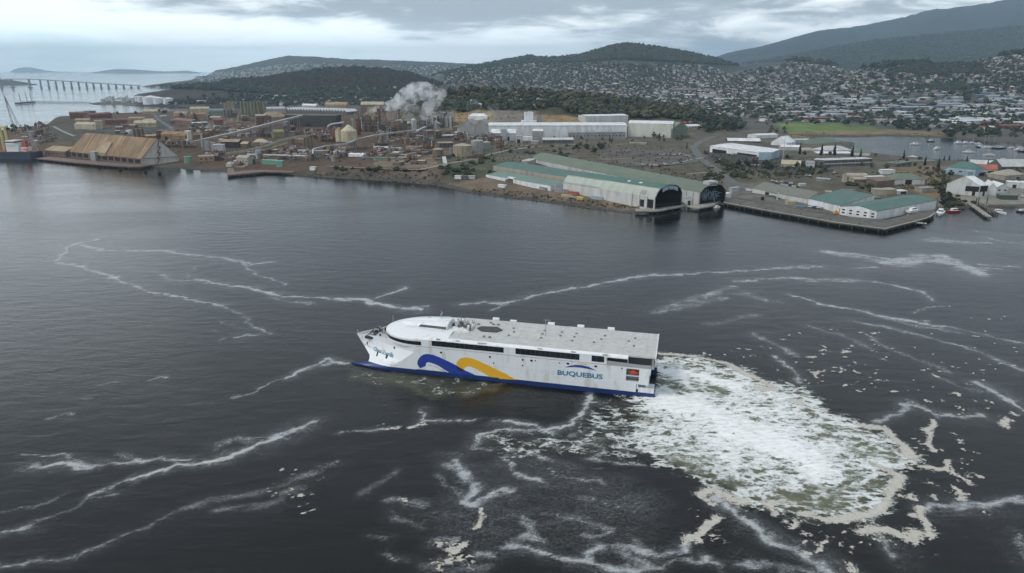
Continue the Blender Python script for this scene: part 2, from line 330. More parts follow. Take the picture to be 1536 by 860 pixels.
zone([(1165, 185), (1300, 182), (1320, 196), (1180, 201)], GREENF, 2300)
zone([(1165, 181), (1230, 181), (1230, 186), (1165, 188)], GREENF, 2600)
zone([(1180, 199), (1330, 194), (1430, 200), (1400, 207), (1280, 207), (1190, 206)], (0.17, 0.13, 0.07), 2300)
H_ = WHICH == 1
cov[H_] = (0.095, 0.085, 0.052)
zone([(625, 168), (700, 158), (780, 170), (760, 195), (640, 195)], (0.19, 0.155, 0.10), 1900)
zone([(670, 168), (735, 164), (745, 185), (690, 190)], ORANGE, 1900)
zone([(735, 166), (800, 162), (815, 190), (740, 192)], (0.17, 0.15, 0.125), 1900)
zone([(795, 172), (870, 174), (890, 192), (800, 192)], ORANGE, 1900)
zone([(640, 130), (800, 128), (860, 140), (1050, 160), (1060, 175), (880, 178), (800, 166), (640, 165)], (0.06, 0.056, 0.036), 2100)
zone([(985, 160), (1050, 166), (1100, 190), (1060, 185)], (0.10, 0.082, 0.055), 2000)
for k, c in ((2, BROWNF), (3, FOREST), (4, FOREST), (5, (0.062, 0.062, 0.052)), (6, (0.062, 0.06, 0.05)), (7, (0.018, 0.024, 0.030)), (8, (0.018, 0.023, 0.024))):
    cov[WHICH == k] = c
RES = [[(640, 118), (700, 106), (790, 95), (870, 94), (940, 92), (1000, 98), (1060, 96), (1100, 112), (1130, 150), (1130, 175), (900, 150), (640, 140)],
       [(1060, 130), (1110, 108), (1195, 90), (1270, 106), (1300, 150), (1280, 185), (1090, 185), (1060, 165)], [(1250, 150), (1285, 105), (1536, 82), (1700, 80), (1700, 200), (1400, 200), (1250, 185)]]
for r in RES: zone(r, (0.072, 0.074, 0.070), 4600, 1500, 0.25)
zone([(300, 112), (420, 98), (440, 112), (300, 124)], (0.16, 0.16, 0.15), 12000, 5200)
zone([(1330, 108), (1370, 96), (1470, 96), (1480, 112), (1380, 115)], BROWNF, 4600, 1500)
zone([(1350, 132), (1420, 128), (1480, 132), (1420, 138)], FOREST, 4600, 1500)
sh = (sd > -6) & (sd < 9); cov[sh] = (0.075, 0.068, 0.058)
cov *= (0.75 + 0.5 * fbm(XX / 25, YY / 25, 11, 4))[..., None]
cov *= (0.8 + 0.4 * fbm(XX / 130, YY / 130, 15, 3))[..., None]
farw = np.isin(WHICH, (3, 4, 7, 8)); cov[farw] *= (0.35 + 1.3 * fbm(XX / 45, YY / 45, 51, 4))[farw][:, None] * (0.6 + 0.8 * fbm(XX / 400, YY / 400, 57, 3))[farw][:, None]
def terrain():
    nr, nc = U.shape; idx = np.arange(nr * nc).reshape(nr, nc)
    f = np.stack([idx[:-1, :-1], idx[:-1, 1:], idx[1:, 1:], idx[1:, :-1]], -1); z4 = np.maximum.reduce([Z[:-1, :-1], Z[:-1, 1:], Z[1:, 1:], Z[1:, :-1]])
    f = f[z4 > -2.5].reshape(-1, 4); used = np.zeros(nr * nc, bool); used[f.ravel()] = True; re = np.cumsum(used) - 1
    v = np.stack([XX, YY, Z], -1).reshape(-1, 3)[used]
    m_ = mat('land_cover', (0, 0, 0), 0.95, 0.35, 0.06, attr='cover')
    me = npmesh('land', v, re[f], [m_], colors={'cover': cov.reshape(-1, 3)[used]}, smooth=True)
    kind(link('land', me), 'structure', 'brown and wooded land with hills behind the harbour')
terrain()
# ------------------------------------------------------------------ water
def water():
    M = bpy.data.materials.new('harbour_water'); M.use_nodes = True; nt = M.node_tree; b = nt.nodes['Principled BSDF']; N = nt.nodes.new; L = nt.links.new
    b.inputs['Base Color'].default_value = (0.0046, 0.0048, 0.0048, 1); b.inputs['IOR'].default_value = 1.33
    tc = N('ShaderNodeTexCoord')
    def nz(scale, rot, st, detail, rough=0.55, dist=0.0):
        mp = N('ShaderNodeMapping'); mp.inputs[2].default_value = (0, 0, math.radians(rot)); mp.inputs[3].default_value = (st, 1, 1); L(tc.outputs['Object'], mp.inputs[0])
        n = N('ShaderNodeTexNoise'); n.inputs['Scale'].default_value = scale; n.inputs['Detail'].default_value = detail; n.inputs['Roughness'].default_value = rough; n.inputs['Distortion'].default_value = dist
        L(mp.outputs[0], n.inputs['Vector']); return n.outputs['Fac']
    def bump(h, dist, prev=None, strength=1.0, gust=None):
        bm_ = N('ShaderNodeBump'); bm_.inputs['Strength'].default_value = strength; bm_.inputs['Distance'].default_value = dist; L(h, bm_.inputs['Height'])
        if prev: L(prev, bm_.inputs['Normal'])
        if gust is not None: L(gust, bm_.inputs['Strength'])
        return bm_.outputs[0]
    gm_ = N('ShaderNodeMapRange'); L(nz(0.011, 15, 0.35, 4, 0.6, 0.8), gm_.inputs[0]); gm_.inputs[1].default_value = .36; gm_.inputs[2].default_value = .62; gm_.inputs[3].default_value = .35; gm_.inputs[4].default_value = 1.0; gst = gm_.outputs[0]
    n1 = bump(nz(0.16, 12, 0.45, 3, 0.5, 0.4), 0.27)
    n2 = bump(nz(0.95, -8, 0.55, 4, 0.6, 0.5), 0.13, n1, gust=gst)
    n3 = bump(nz(3.0, 20, 0.6, 3, 0.6, 0.3), 0.032, n2, gust=gst)
    L(n3, b.inputs['Normal'])
    pat = nz(0.006, 8, 0.35, 5, 0.6, 1.0); mr = N('ShaderNodeMapRange'); L(pat, mr.inputs[0]); mr.inputs[1].default_value = 0.35; mr.inputs[2].default_value = 0.65; mr.inputs[3].default_value = 0.05; mr.inputs[4].default_value = 0.15
    L(mr.outputs[0], b.inputs['Roughness'])
    mb = MB(); mb.face([(-32000, -900, 0), (32000, -900, 0), (32000, 44000, 0), (-32000, 44000, 0)])
    kind(mb.build('water', M), 'structure', 'dark rippled harbour water')
water()
# far low islands and the eastern shore, beyond the estuary
def far_hill(sil, py0, label, col, depth):
    Y0 = float(P(sil[0][0], py0)[1]); mb = MB(); n = len(sil)
    rows = []
    for k, (t, hh) in enumerate(((0, 0), (0.25, 0.75), (0.5, 1.0), (0.8, 0.55), (1, 0))):
        r = []
        for (px, py) in sil:
            Yc = Y0 + t * depth; zt = max(float(zat(px, py, Y0 + depth * 0.5)), 0); r.append((upx(px, py) * Yc, Yc, max(zt * hh, -2) - (2 if hh == 0 else 0)))
        rows.append(r)
    i = 0
    for a in range(4):
        for k in range(n - 1): mb.face([rows[a][k], rows[a][k + 1], rows[a + 1][k + 1], rows[a + 1][k]])
    kind(mb.build('hills', mat('far_hill_' + str(int(py0)), col, 0.95, 0.3, 0.004), smooth=True), 'structure', label)
far_hill([(-120, 121), (-60, 119), (0, 120), (10, 119.6), (25, 121.5), (40, 124), (50, 126), (56, 128)], 128.4, 'low dark wooded shore under the left end of the bridge', (0.05, 0.06, 0.05), 700)
far_hill([(15, 108.4), (21, 104.5), (28, 102), (38, 101), (48, 101.5), (58, 103.5), (70, 106.2), (85, 107.8), (110, 108.4)], 109.0, 'faint dome shaped island on the far horizon', (0.07, 0.09, 0.08), 3000)
far_hill([(135, 109.5), (150, 107), (160, 105.5), (175, 103.8), (190, 104), (205, 104.6), (225, 106), (245, 107.5), (262, 107), (280, 106), (290, 107.5), (305, 109.8)], 110.2, 'long pale headland across the estuary', (0.12, 0.11, 0.09), 2500)
# ------------------------------------------------------------------ the ferry (local frame: x from bow to stern, y from port to starboard, z up)
BOW = P(540, 551); STN = P(979, 598); _v = STN - BOW; _v = _v / np.hypot(*_v); _n = np.array([-_v[1], _v[0]])
SHIP_RZ = math.atan2(_v[1], _v[0])
LEV = [(-1.0, -5.3, 2.6, 14), (0.6, -5.4, 2.6, 14), (1.75, 2.6, 3.4, 15), (2.4, 2.4, 5.0, 16), (3.2, 1.6, 7.0, 17), (5.2, -3.2, 12.0, 20), (7.5, -6.0, 13.8, 23), (9.9, -8.0, 14.6, 26)]
def sheer(s): return 12.8 - 2.9 * np.clip((10 - s) / 18, 0, 1) ** 1.2
def lev_t(k, s):
    z, s0, t0, s1 = LEV[k]; f = np.clip((s - s0) / (s1 - s0), 0, 1); return t0 * (1 - f) ** (1.15 if k > 4 else 1.5)
def hull_t(s, z):
    k = 0
    while k < len(LEV) - 2 and z > LEV[k + 1][0]: k += 1
    a = np.clip((z - LEV[k][0]) / (LEV[k + 1][0] - LEV[k][0]), 0, 1.0); return float(lev_t(k, s) * (1 - a) + lev_t(k + 1, s) * a)
def ship_st(px, py, t=0.0):
    x, y, w = ray(px, py); d = np.array([x, y]); k = (_n @ BOW + t) / (_n @ d); q = d * k; return float((q - BOW) @ _v), float(H + w * k)
def HS(k, x, y):                                        # photo pixel -> point on the port hull side
    t = 0.0
    for _ in range(25):
        s, z = ship_st(*C(k, x, y), t); t = 0.6 * t + 0.4 * hull_t(s, z)
    return s, t, z
def RS(k, x, y, z): q = P(*C(k, x, y), z) - BOW; return float(q @ _v), float(q @ _n), z
def ferry():
    wht = mat('ferry_white', (0.74, 0.765, 0.785), 0.35, 0.04, 0.12, streak=0.9, dirt=(.57, .55, .51)); [setattr(q.inputs[1], 'default_value', .56) for q in wht.node_tree.nodes if q.type == 'MAP_RANGE' and abs(q.inputs[1].default_value - .47) < .01]; blu = mat('ferry_blue', (0.010, 0.030, 0.135), 0.35, 0.15, 0.2)
    deck = mat('ferry_roof_grey', (0.50, 0.50, 0.49), 0.75, 0.10, 0.18, dirt=(0.42, 0.41, 0.39)); yel = mat('livery_yellow', (0.78, 0.42, 0.02), 0.4, 0.04); lbl = mat('livery_blue', (0.015, 0.045, 0.30), 0.4, 0.04)
    teal = mat('lettering_teal', (0.055, 0.20, 0.34), 0.4, 0.04); grey = mat('ferry_grey', (0.34, 0.35, 0.36), 0.6, 0.12); org = mat('rescue_orange', (0.75, 0.10, 0.03), 0.5, 0.1); dk = mat('ferry_recess', (0.05, 0.052, 0.055), 0.8, 0.2)
    R = empty('ferry', (BOW[0], BOW[1], 0), 'large white catamaran car ferry with blue and yellow swooshes, turning in the foamy water', 'ferry', None, SHIP_RZ)
    HOLES = [(117.0, 122.1, 6.7, 8.8), (117.0, 122.1, 9.1, 12.0)]
    # hull side shells: levels below the sheer follow LEV, straight aft of s=27
    ff = np.concatenate([np.linspace(0, 1, 15) ** 1.0])
    def shell(levels, top, mb, flip):
        rows = []
        for k in levels:
            z, s0, t0, s1 = LEV[k]; rows.append([(s0 + f * (s1 - s0), float(lev_t(k, s0 + f * (s1 - s0))), z) for f in ff] + [(27.0, 0.0, z)])
        if top:
            s0, t0, s1 = -8.0, 14.6, 26; rows[-1] = [(p[0], p[1], p[2]) for p in rows[-1]]
            rows.append([(p[0], p[1] - 0.02, max(float(sheer(p[0])), p[2] + 0.02)) for p in rows[-1]])
        for a in range(len(rows) - 1):
            for k in range(len(rows[0]) - 1):
                q = [rows[a][k], rows[a][k + 1], rows[a + 1][k + 1], rows[a + 1][k]]
                mb.face([(x, 30 - y, z) for x, y, z in q] if flip else q)
    def flat(z0, z1, s1, mb, flip, holes=()):
        sb = sorted({27.0, s1} | {h for H0 in holes for h in H0[:2]}); zb = sorted({z0, z1} | {h for H0 in holes for h in H0[2:] if z0 < h < z1})
        for a in range(len(sb) - 1):
            for c in range(len(zb) - 1):
                m_ = ((sb[a] + sb[a + 1]) / 2, (zb[c] + zb[c + 1]) / 2)
                if any(h[0] < m_[0] < h[1] and h[2] < m_[1] < h[3] for h in holes): continue
                y = 30 if flip else 0; mb.face([(sb[a], y, zb[c]), (sb[a + 1], y, zb[c]), (sb[a + 1], y, zb[c + 1]), (sb[a], y, zb[c + 1])])
    # lower blue demi-hulls
    for flip in (0, 1):
        mb = MB(); shell([0, 1, 2], False, mb, flip); flat(-1, 0.6, 128.5, mb, flip); flat(0.6, 1.75, 128.5, mb, flip)
        yy = (lambda y: 30 - y) if flip else (lambda y: y)
        mb.face([(27, yy(0), 1.75), (128.5, yy(0), 1.75), (128.5, yy(0), 2.05), (27, yy(0), 2.05)])
        for z0 in (-1,): mb.face([(2.6, yy(3.4), 1.75), (15, yy(0), 1.75), (15, yy(6), 1.75), (6, yy(6), 1.75)])
        mb.face([(128.5, yy(0), -1), (128.5, yy(6.5), -1), (128.5, yy(6.5), 2.05), (128.5, yy(0), 2.05)])
        mb.face([(120, yy(0), 2.05), (128.5, yy(0), 2.05), (128.5, yy(6.5), 2.05), (120, yy(6.5), 2.05)])
        mb.face([(-5.3, yy(2.7), -1), (4, yy(6.5), -1), (4, yy(6.5), 3.4), (2.6, yy(3.5), 1.75), (-5.4, yy(2.7), 0.6)])
        mb.face([(4, yy(6.5), -1), (128.5, yy(6.5), -1), (128.5, yy(6.5), 3.4), (4, yy(6.5), 3.4)])
        mb.build('lower_hull', blu, R)
    mb = MB()
    for flip in (0, 1):
        shell([2, 3, 4, 5, 6, 7], True, mb, flip); flat(2.05, 5.5, 121.2, mb, flip)
        flat(5.5, 9.9, 126.2, mb, flip, HOLES if not flip else []); flat(9.9, 12.8, 126.6, mb, flip, [HOLES[1]] if not flip else [])
    # wet deck between the hulls, stern wall and foredeck
    mb.face([(4, 6.5, 3.4), (121, 6.5, 3.4), (121, 23.5, 3.4), (4, 23.5, 3.4)]); mb.face([(-3, 12.0, 5.2), (4, 6.5, 3.4), (4, 23.5, 3.4), (-3, 18, 5.2)])
    for y0, y1 in ((0, 6.5), (23.5, 30)): mb.face([(121.2, y0, 2.05), (121.2, y1, 2.05), (121.2, y1, 5.5), (121.2, y0, 5.5)]); mb.face([(121.2, y0, 5.5), (126.2, y0, 5.5), (126.2, y1, 5.5), (121.2, y1, 5.5)])
    mb.face([(126.3, 0, 5.5), (126.3, 30, 5.5), (126.6, 30, 12.8), (126.6, 0, 12.8)]); mb.face([(121.1, 6.5, 3.4), (121.1, 23.5, 3.4), (126.2, 23.5, 5.5), (126.2, 6.5, 5.5)])
    mb.face([(109, 0, 12.8), (126.6, 0, 12.8), (126.6, 30, 12.8), (109, 30, 12.8)])
    mb.build('hull', wht, R)
    fd = MB(); pts = [(-8 + f * 35, float(lev_t(7, -8 + f * 35))) for f in np.linspace(0, 1, 18)]
    for a, b_ in zip(pts[:-1], pts[1:]): fd.face([(a[0], a[1] + .3, sheer(a[0]) - .9), (b_[0], b_[1] + .3, sheer(b_[0]) - .9), (b_[0], 29.7 - b_[1], sheer(b_[0]) - .9), (a[0], 29.7 - a[1], sheer(a[0]) - .9)])
    fd.build('foredeck', mat('foredeck_grey', (0.40, 0.41, 0.41), 0.7), R)
    # mooring gear in the open part of the foredeck
    mg = MB(); random.seed(3)
    mg.box(-1.5, 6.8, 9.5, 21.5, 9.9, 10.95, 1)  # dark slab paints the shade of the mooring deck opening
    for _ in range(26):
        x, y = random.uniform(-1, 6), random.uniform(10, 20); w = random.uniform(.3, 1.1); zz = float(sheer(x)) - .9; mg.box(x, x + w, y, y + w * 1.2, zz, zz + random.uniform(.4, 1.5), random.choice((0, 0, 1)))
    mg.tube((-7.4, 14.8, 10.2), (-7.6, 14.8, 11.6), .25, 6, mi=0)
    mg.build('mooring_gear_and_shade', [grey, dk], R)
    # superstructure side walls with rounded front
    def outline(ins, n=40, s_end=109.0, nose=8.0, a=19.0):
        th = np.linspace(-math.pi / 2, math.pi / 2, n); p = [(nose + a - (a - ins) * math.cos(q), 15 + (15 - ins) * math.sin(q)) for q in th]
        return [(s_end, ins)] + p + [(s_end, 30 - ins)]
    o0 = outline(0.02); sup = MB()
    def ztop(x): return 15.9 + 0.75 * float(sst(np.array(x), 12, 40))
    for a, b_ in zip(o0[:-1], o0[1:]): sup.face([(a[0], a[1], 12.2), (b_[0], b_[1], 12.2), (b_[0], b_[1], ztop(b_[0]) - 0.5 * (b_[0] < 45)), (a[0], a[1], ztop(a[0]) - 0.5 * (a[0] < 45))])
    sup.face([(109, 0.02, 12.8), (109, 29.98, 12.8), (109, 29.98, 17), (109, 0.02, 17)])
    sup.build('superstructure', wht, R)
    # roof: white rounded cap forward, grey deck aft with a white bevelled edge
    cap = MB(); rings = []
    for t in np.linspace(0, 1, 9):
        ins = 14.6 * t; pr = outline(ins, 40, 27.0 + 14 - 0.01, 8.0)
        zz = [(ztop(p[0]) - 0.5) + (17.75 - ztop(p[0]) + 0.5) * (1 - (1 - t) ** 2.6) for p in pr]; rings.append([(p[0], p[1], z) for p, z in zip(pr, zz)])
    for r0, r1 in zip(rings[:-1], rings[1:]):
        for k in range(len(r0) - 1): cap.face([r0[k], r0[k + 1], r1[k + 1], r1[k]])
    for k in range(8):
        for j in (0, -1): pass
    back = [r[0] for r in rings] + [r[-1] for r in rings[::-1]]; cap.face(back)
    cap.build('forward_roof', wht, R, smooth=True)
    rd = MB(); rd.prism([(41, 1.6), (128, 1.6), (128, 28.4), (41, 28.4)], 16.4, 17.0); rd.build('roof_deck', deck, R)
    ed = MB()
    for y0, y1, y2 in ((0.0, 1.7, 0.02), (30.0, 28.3, 29.98)):
        for s0, s1 in ((41, 117.4),):
            ed.face([(s0, y0, 16.3), (s1, y0, 16.3), (s1, y1, 17.06), (s0, y1, 17.06)]); ed.face([(s0, y0, 15.9), (s1, y0, 15.9), (s1, y0, 16.3), (s0, y0, 16.3)])
            ed.face([(s1, y0, 15.7), (s1, y1, 16.4), (s1, y1, 17.06), (s1, y0, 16.3)])
    ed.box(128.0, 128.35, 1.6, 28.4, 15.6, 17.2)
    ed.build('roof_edge', wht, R)
    # open stern gallery under the roof
    ga = MB(); ga.box(109.1, 126.4, 3.0, 27.0, 12.82, 16.35, 1); ga.face([(109.05, 0.1, 14.6), (126.5, 0.1, 13.9), (126.5, 0.1, 12.83), (109.05, 0.1, 12.83)], 0)  # dark inner box paints the shade inside the gallery
    for y in (0.4, 29.6): ga.tube((127.3, y, 12.8), (127.3, y, 16.5), .25, 6); ga.tube((117.4, y, 12.8), (117.4, y, 16.4), .2, 6)
    ga.box(126.5, 127.9, 0.1, 29.9, 12.5, 12.8, 0)
    ga.build('stern_gallery', [grey, dk], R)
    # window bands (bands of tinted glass, each one long window)
    for s0, s1 in ((34.3, 66.1), (71.2, 97.9), (102.9, 107.9)):
        for y0, y1 in ((-0.06, 0.0), (30.0, 30.06)):
            w = MB(); zt = 16.2 if s0 > 40 else 15.95; w.box(s0, s1, y0, y1, 13.65, zt); [w.box(x - .06, x + .06, y0 - .03, y1 + .03, 13.65, zt, 1) for x in np.arange(s0 + 2.1, s1 - .5, 2.1)]; w.build('window_band', [m_glass, mat('window_frame_grey', (.05, .053, .058), .5)], R)
    for sgn in (0, 1):
        w = MB(); pr = outline(-0.05, 60, 29.5); pr = [p for p in pr[1:-1]]; ths = np.linspace(-math.pi / 2, math.pi / 2, 60)
        sel = [k for k in range(60) if math.radians(-90) <= ths[k] <= math.radians(-22)] ; q = [(29.5, -0.06)] + [pr[k] for k in sel]
        h = [(13.35, 15.1)] + [(13.35 - 0.1 * i / len(sel), 15.0 - 0.75 * (i / len(sel)) ** 1.2) for i in range(len(sel))]
        if sgn: q = [(a, 30 - b_) for a, b_ in q]
        for i in range(len(q) - 1): w.face([(*q[i], h[i][0]), (*q[i + 1], h[i + 1][0]), (*q[i + 1], h[i + 1][1]), (*q[i], h[i][1])])
        w.build('bow_window', m_glass, R)
    hs = MB()
    for s_ in range(30, 120, 6): hs.box(s_ - .03, s_ + .03, -.02, 0, 2.1, 12.6); hs.box(s_ - .03, s_ + .03, 30, 30.02, 2.1, 12.6)
    hs.box(27, 121, -.02, 0, 6.95, 7.0); hs.build('hull_seam', mat('hull_seam_grey', (.56, .575, .58), .5), R)  # slightly darker grey lines for the plating seams
    # dark sheer line under the windows
    sl_ = MB(); sl_.box(27, 126.5, -0.07, 0.0, 12.68, 12.86); sl_.box(27, 126.5, 30.0, 30.07, 12.68, 12.86); sl_.build('rubbing_strake', grey, R)
    # wheelhouse
    wh = MB(); rg = []
    for t in np.linspace(0, 1, 7):
        sc_ = math.cos(t * math.pi / 2) ** .5 if t < 1 else 0.02; zz = 17.0 + 3.2 * math.sin(t * math.pi / 2); rg.append([(38 - (38 - 13 - 4 * t) * math.cos(a) ** .8 * (1 if t < 1 else .3) if abs(math.cos(a)) > 1e-6 else 38, 15 + 5.6 * sc_ * math.sin(a), zz - (1.7 * max(0, math.cos(a)) ** 1.5)) for a in np.linspace(-math.pi / 2, math.pi / 2, 25)])
    for r0, r1 in zip(rg[:-1], rg[1:]):
        for k in range(len(r0) - 1): wh.face([r0[k], r0[k + 1], r1[k + 1], r1[k]])
    wh.face([r[0] for r in rg] + [r[-1] for r in rg[::-1]]); w = wh.build('wheelhouse', wht, R, smooth=True)
    for sg in (1, -1):
        ww = MB()
        f = lambda x, y, z: (x, 15 + sg * (y - 15), z)
        ww.face([f(24.5, 9.95, 17.9), f(37.6, 9.32, 17.9), f(37.6, 9.55, 18.95), f(25.6, 10.1, 18.95)])
        ww.build('wheelhouse_window', m_glass, w)
    wing = MB(); wing.prism([RS(24, 905, 215, 17.3)[:2], RS(24, 1050, 222, 17.3)[:2], RS(24, 1000, 190, 17.3)[:2], RS(24, 920, 180, 17.3)[:2]], 16.9, 17.9); wing.build('roof_step', wht, R)
    # mast, radar and exhaust clutter abaft the wheelhouse
    ms = MB(); random.seed(5)
    for _ in range(46):
        x, y = random.uniform(38, 48), random.uniform(11.5, 20.5); w_ = random.uniform(.25, 1.0); h_ = random.uniform(.5, 2.4); ms.box(x, x + w_, y, y + w_, 16.9, 17.0 + h_, random.choice((0, 1, 1, 2)))
    for _ in range(30):
        p = (random.uniform(38, 48), random.uniform(11.5, 20.5), 17.2); ms.tube(p, (p[0] + random.uniform(-3, 3), p[1] + random.uniform(-3, 3), random.uniform(17.5, 20)), .1, 4, mi=random.choice((0, 1)))
    ms.build('deck_machinery', [grey, mat('exhaust_brown', (0.15, 0.13, 0.11), 0.8), wht], R)
    rm = MB(); rm.tube((33, 17, 20), (33, 17, 23.5), .14, 5); rm.box(32.8, 33.2, 15.6, 18.4, 22.0, 22.25); rm.tube((28, 21, 19), (36, 21, 19.6), .16, 5); rm.build('radar_mast', grey, R)
    for a in ((400, 125),):
        x, y, z = RS(24, a[0], a[1], 16.6); am = MB(); am.tube((x, y, 15), (x, y, 19.5), .1, 5); am.build('bow_mast', grey, R)
    am = MB(); am.tube((81, 14.5, 17), (81, 14.5, 24.5), .13, 5); am.tube((80, 14.5, 24.2), (83, 14.5, 24.4), .08, 4); am.build('antenna', grey, R)
    sk = MB(); hx = [RS(24, *q, 17.1)[:2] for q in ((1120, 188), (1160, 173), (1295, 178), (1342, 205), (1290, 224), (1160, 215))]; sk.prism(hx, 17.0, 17.35); sk.build('deck_hatch', mat('hatch_dark', (0.07, 0.07, 0.07), 0.7), R)
    for q in ((110, 172), (112, 202), (70, 230), (362, 192), (342, 218), (332, 250), (500, 203), (487, 232), (616, 214), (600, 241), (582, 272), (845, 232), (817, 261), (757, 286), (1090, 252), (1037, 276), (1080, 315)):
        x, y, z = RS(25, *q, 17.3); v = MB(); v.cyl((x, y), .62, 17.0, 17.45, 8, .45); v.build('roof_vent', mat('vent_grey', (0.21, 0.205, 0.20), 0.7), R)
    for q in ((1240, 138), (1262, 152), (1305, 155), (1180, 258), (1230, 262), (1135, 150)):
        x, y, z = RS(24, *q, 17.3); v = MB(); v.box(x - .5, x + .5, y - .4, y + .4, 17.0, 17.6); v.build('roof_vent', mat('vent_grey', (0.17, 0.17, 0.17), 0.7), R)
    for s_ in (54.8, 80.6, 94.0, 107.5, 63.0):
        v = MB(); v.box(s_ - 1.5, s_ + 1.5, 29.0, 30.3, 16.4, 17.65 if s_ != 63 else 17.2); v.build('life_raft_case', wht, R)
    for q in (782, 950, 1140, 1180):
        s_, z = ship_st(*C(24, q, 292 + (q - 782) * .08), 0); v = MB(); v.box(s_ - .9, s_ + .9, .35, .9, 16.5, 16.85); v.build('davit', grey, R)
    for q in (320, 590, 845):
        s_, z = ship_st(*C(25, q, 342 + (q - 320) * .08), 0); v = MB(); v.box(s_ - 1, s_ + 1, .35, .9, 16.5, 16.85); v.build('davit', grey, R)
    # roof seams
    rs = MB()
    for y in (9.6, 17.8): rs.box(60, 127.9, y - .07, y + .07, 17.0, 17.03)
    for s_ in range(52, 128, 9): rs.box(s_ - .05, s_ + .05, 1.7, 28.3, 17.0, 17.025)
    rs.build('deck_seam', mat('seam_grey', (0.36, 0.36, 0.355), 0.8), R)
    # boat recess with the orange rescue boat, stern platform
    rc = MB()
    for s0, s1, z0, z1 in HOLES:
        rc.face([(s0, 2.6, z0), (s1, 2.6, z0), (s1, 2.6, z1), (s0, 2.6, z1)]); rc.face([(s0, 0, z0), (s1, 0, z0), (s1, 2.6, z0), (s0, 2.6, z0)]); rc.face([(s0, 0, z1), (s1, 0, z1), (s1, 2.6, z1), (s0, 2.6, z1)])
        rc.face([(s0, 0, z0), (s0, 2.6, z0), (s0, 2.6, z1), (s0, 0, z1)]); rc.face([(s1, 0, z0), (s1, 2.6, z0), (s1, 2.6, z1), (s1, 0, z1)])
    rc.build('boat_recess', grey, R)  # grey lining paints the shadow inside the recess
    rb = MB(); pr = [(-2.0, .1), (-1.5, .6), (1.2, .65), (2.1, .0)]
    for k in range(3):
        a, b_ = pr[k], pr[k + 1]
        for sg in (1, -1): rb.face([(119.9 + a[0], .9 + sg * a[1], 10.7), (119.9 + b_[0], .9 + sg * b_[1], 10.7), (119.9 + b_[0] * .8, .9 + sg * b_[1] * .4, 9.6), (119.9 + a[0] * .8, .9 + sg * a[1] * .4, 9.6)])
        rb.face([(119.9 + a[0], .9 + a[1], 10.7), (119.9 + b_[0], .9 + b_[1], 10.7), (119.9 + b_[0], .9 - b_[1], 10.7), (119.9 + a[0], .9 - a[1], 10.7)])
    rb.box(119.1, 120.3, .5, 1.3, 10.7, 11.15); rb.build('rescue_boat', org, R)
    for y0 in (0.15, 23.6):
        sp_ = MB(); sp_.box(122.0, 128.3, y0, y0 + 6.2, 2.06, 3.4); sp_.box(122.0, 128.3, y0, y0 + .15, 3.4, 4.2); sp_.box(121.4, 122, y0, y0 + 1.2, 3.4, 5.3); sp_.tube((128.2, y0 + .1, 3.4), (128.2, y0 + .1, 4.6), .08, 4)
        sp_.box(125, 126.2, y0 + .6, y0 + 1.5, 3.4, 5.5); sp_.build('stern_platform', wht, R)
    # portholes and small doors in the port side
    sp = [(24, 178, 314, 12, 26), (24, 264, 406, 16, 28), (24, 345, 428, 18, 28), (24, 410, 354, 18, 14), (24, 193, 342, 6, 8), (24, 160, 328, 6, 8), (24, 812, 396, 18, 14), (24, 1232, 433, 16, 14), (24, 1265, 485, 10, 10),
          (25, 183, 430, 14, 12), (25, 254, 436, 18, 14), (25, 285, 437, 8, 8), (25, 181, 475, 10, 10), (25, 548, 460, 20, 13), (25, 772, 482, 20, 13), (25, 480, 455, 8, 8), (25, 983, 499, 10, 10)]
    for k, x, y, w_, h_ in sp:
        s, t, z = HS(k, x, y); ws = w_ / CR[k][2] * .282 / 2; hs = h_ / CR[k][2] * .295 / 2; v = MB()
        ps = [(s - ws, z - hs), (s + ws, z - hs), (s + ws, z + hs), (s - ws, z + hs)]; fr = [(a, hull_t(a, b_) - .14, b_) for a, b_ in ps]; v.face(fr)
        for i in range(4):
            a, b_ = fr[i], fr[(i + 1) % 4]; v.face([a, b_, (b_[0], b_[1] + .3, b_[2]), (a[0], a[1] + .3, a[2])])
        v.build('porthole', m_glass, R)
    for q in ((350, 522), (422, 528)):                  # pale raised cover plates
        s, t, z = HS(25, *q); v = MB(); v.box(s - .8, s + .8, -.05, 0, z - .9, z + .8); v.build('cover_plate', mat('plate_white', (0.66, 0.67, 0.68), 0.5), R)
    # livery: two brush-stroke swooshes, the name and its arc
    def decal(name, pts, m_, off=-0.045, sub=True):
        bm = bmesh.new(); vs = [bm.verts.new((s, hull_t(s, z) + off, z)) for s, z in pts]; f = bm.faces.new(vs); bmesh.ops.triangulate(bm, faces=[f]); me = bpy.data.meshes.new(name); bm.to_mesh(me); bm.free(); me.materials.append(m_)
        return link(name, me, R)
    S0 = lambda k, *q: [ship_st(*C(k, *p)) for p in q]
    decal('blue_swoosh', S0(24, (608, 498), (608, 478), (616, 455), (636, 428), (662, 412), (694, 407), (740, 414), (800, 437), (880, 474), (950, 509), (1010, 545), (1060, 570), (1112, 592), (1000, 586), (892, 573), (850, 548), (810, 522), (770, 500), (735, 487), (700, 478), (684, 486), (676, 500), (676, 518), (664, 516), (650, 524), (637, 531), (622, 520)), lbl)
    decal('blue_swoosh', S0(24, (684, 502), (720, 500), (770, 516), (830, 545), (884, 571), (850, 562), (790, 532), (740, 512)), mat('brush_pale', (0.45, 0.48, 0.52), 0.4), -0.04)
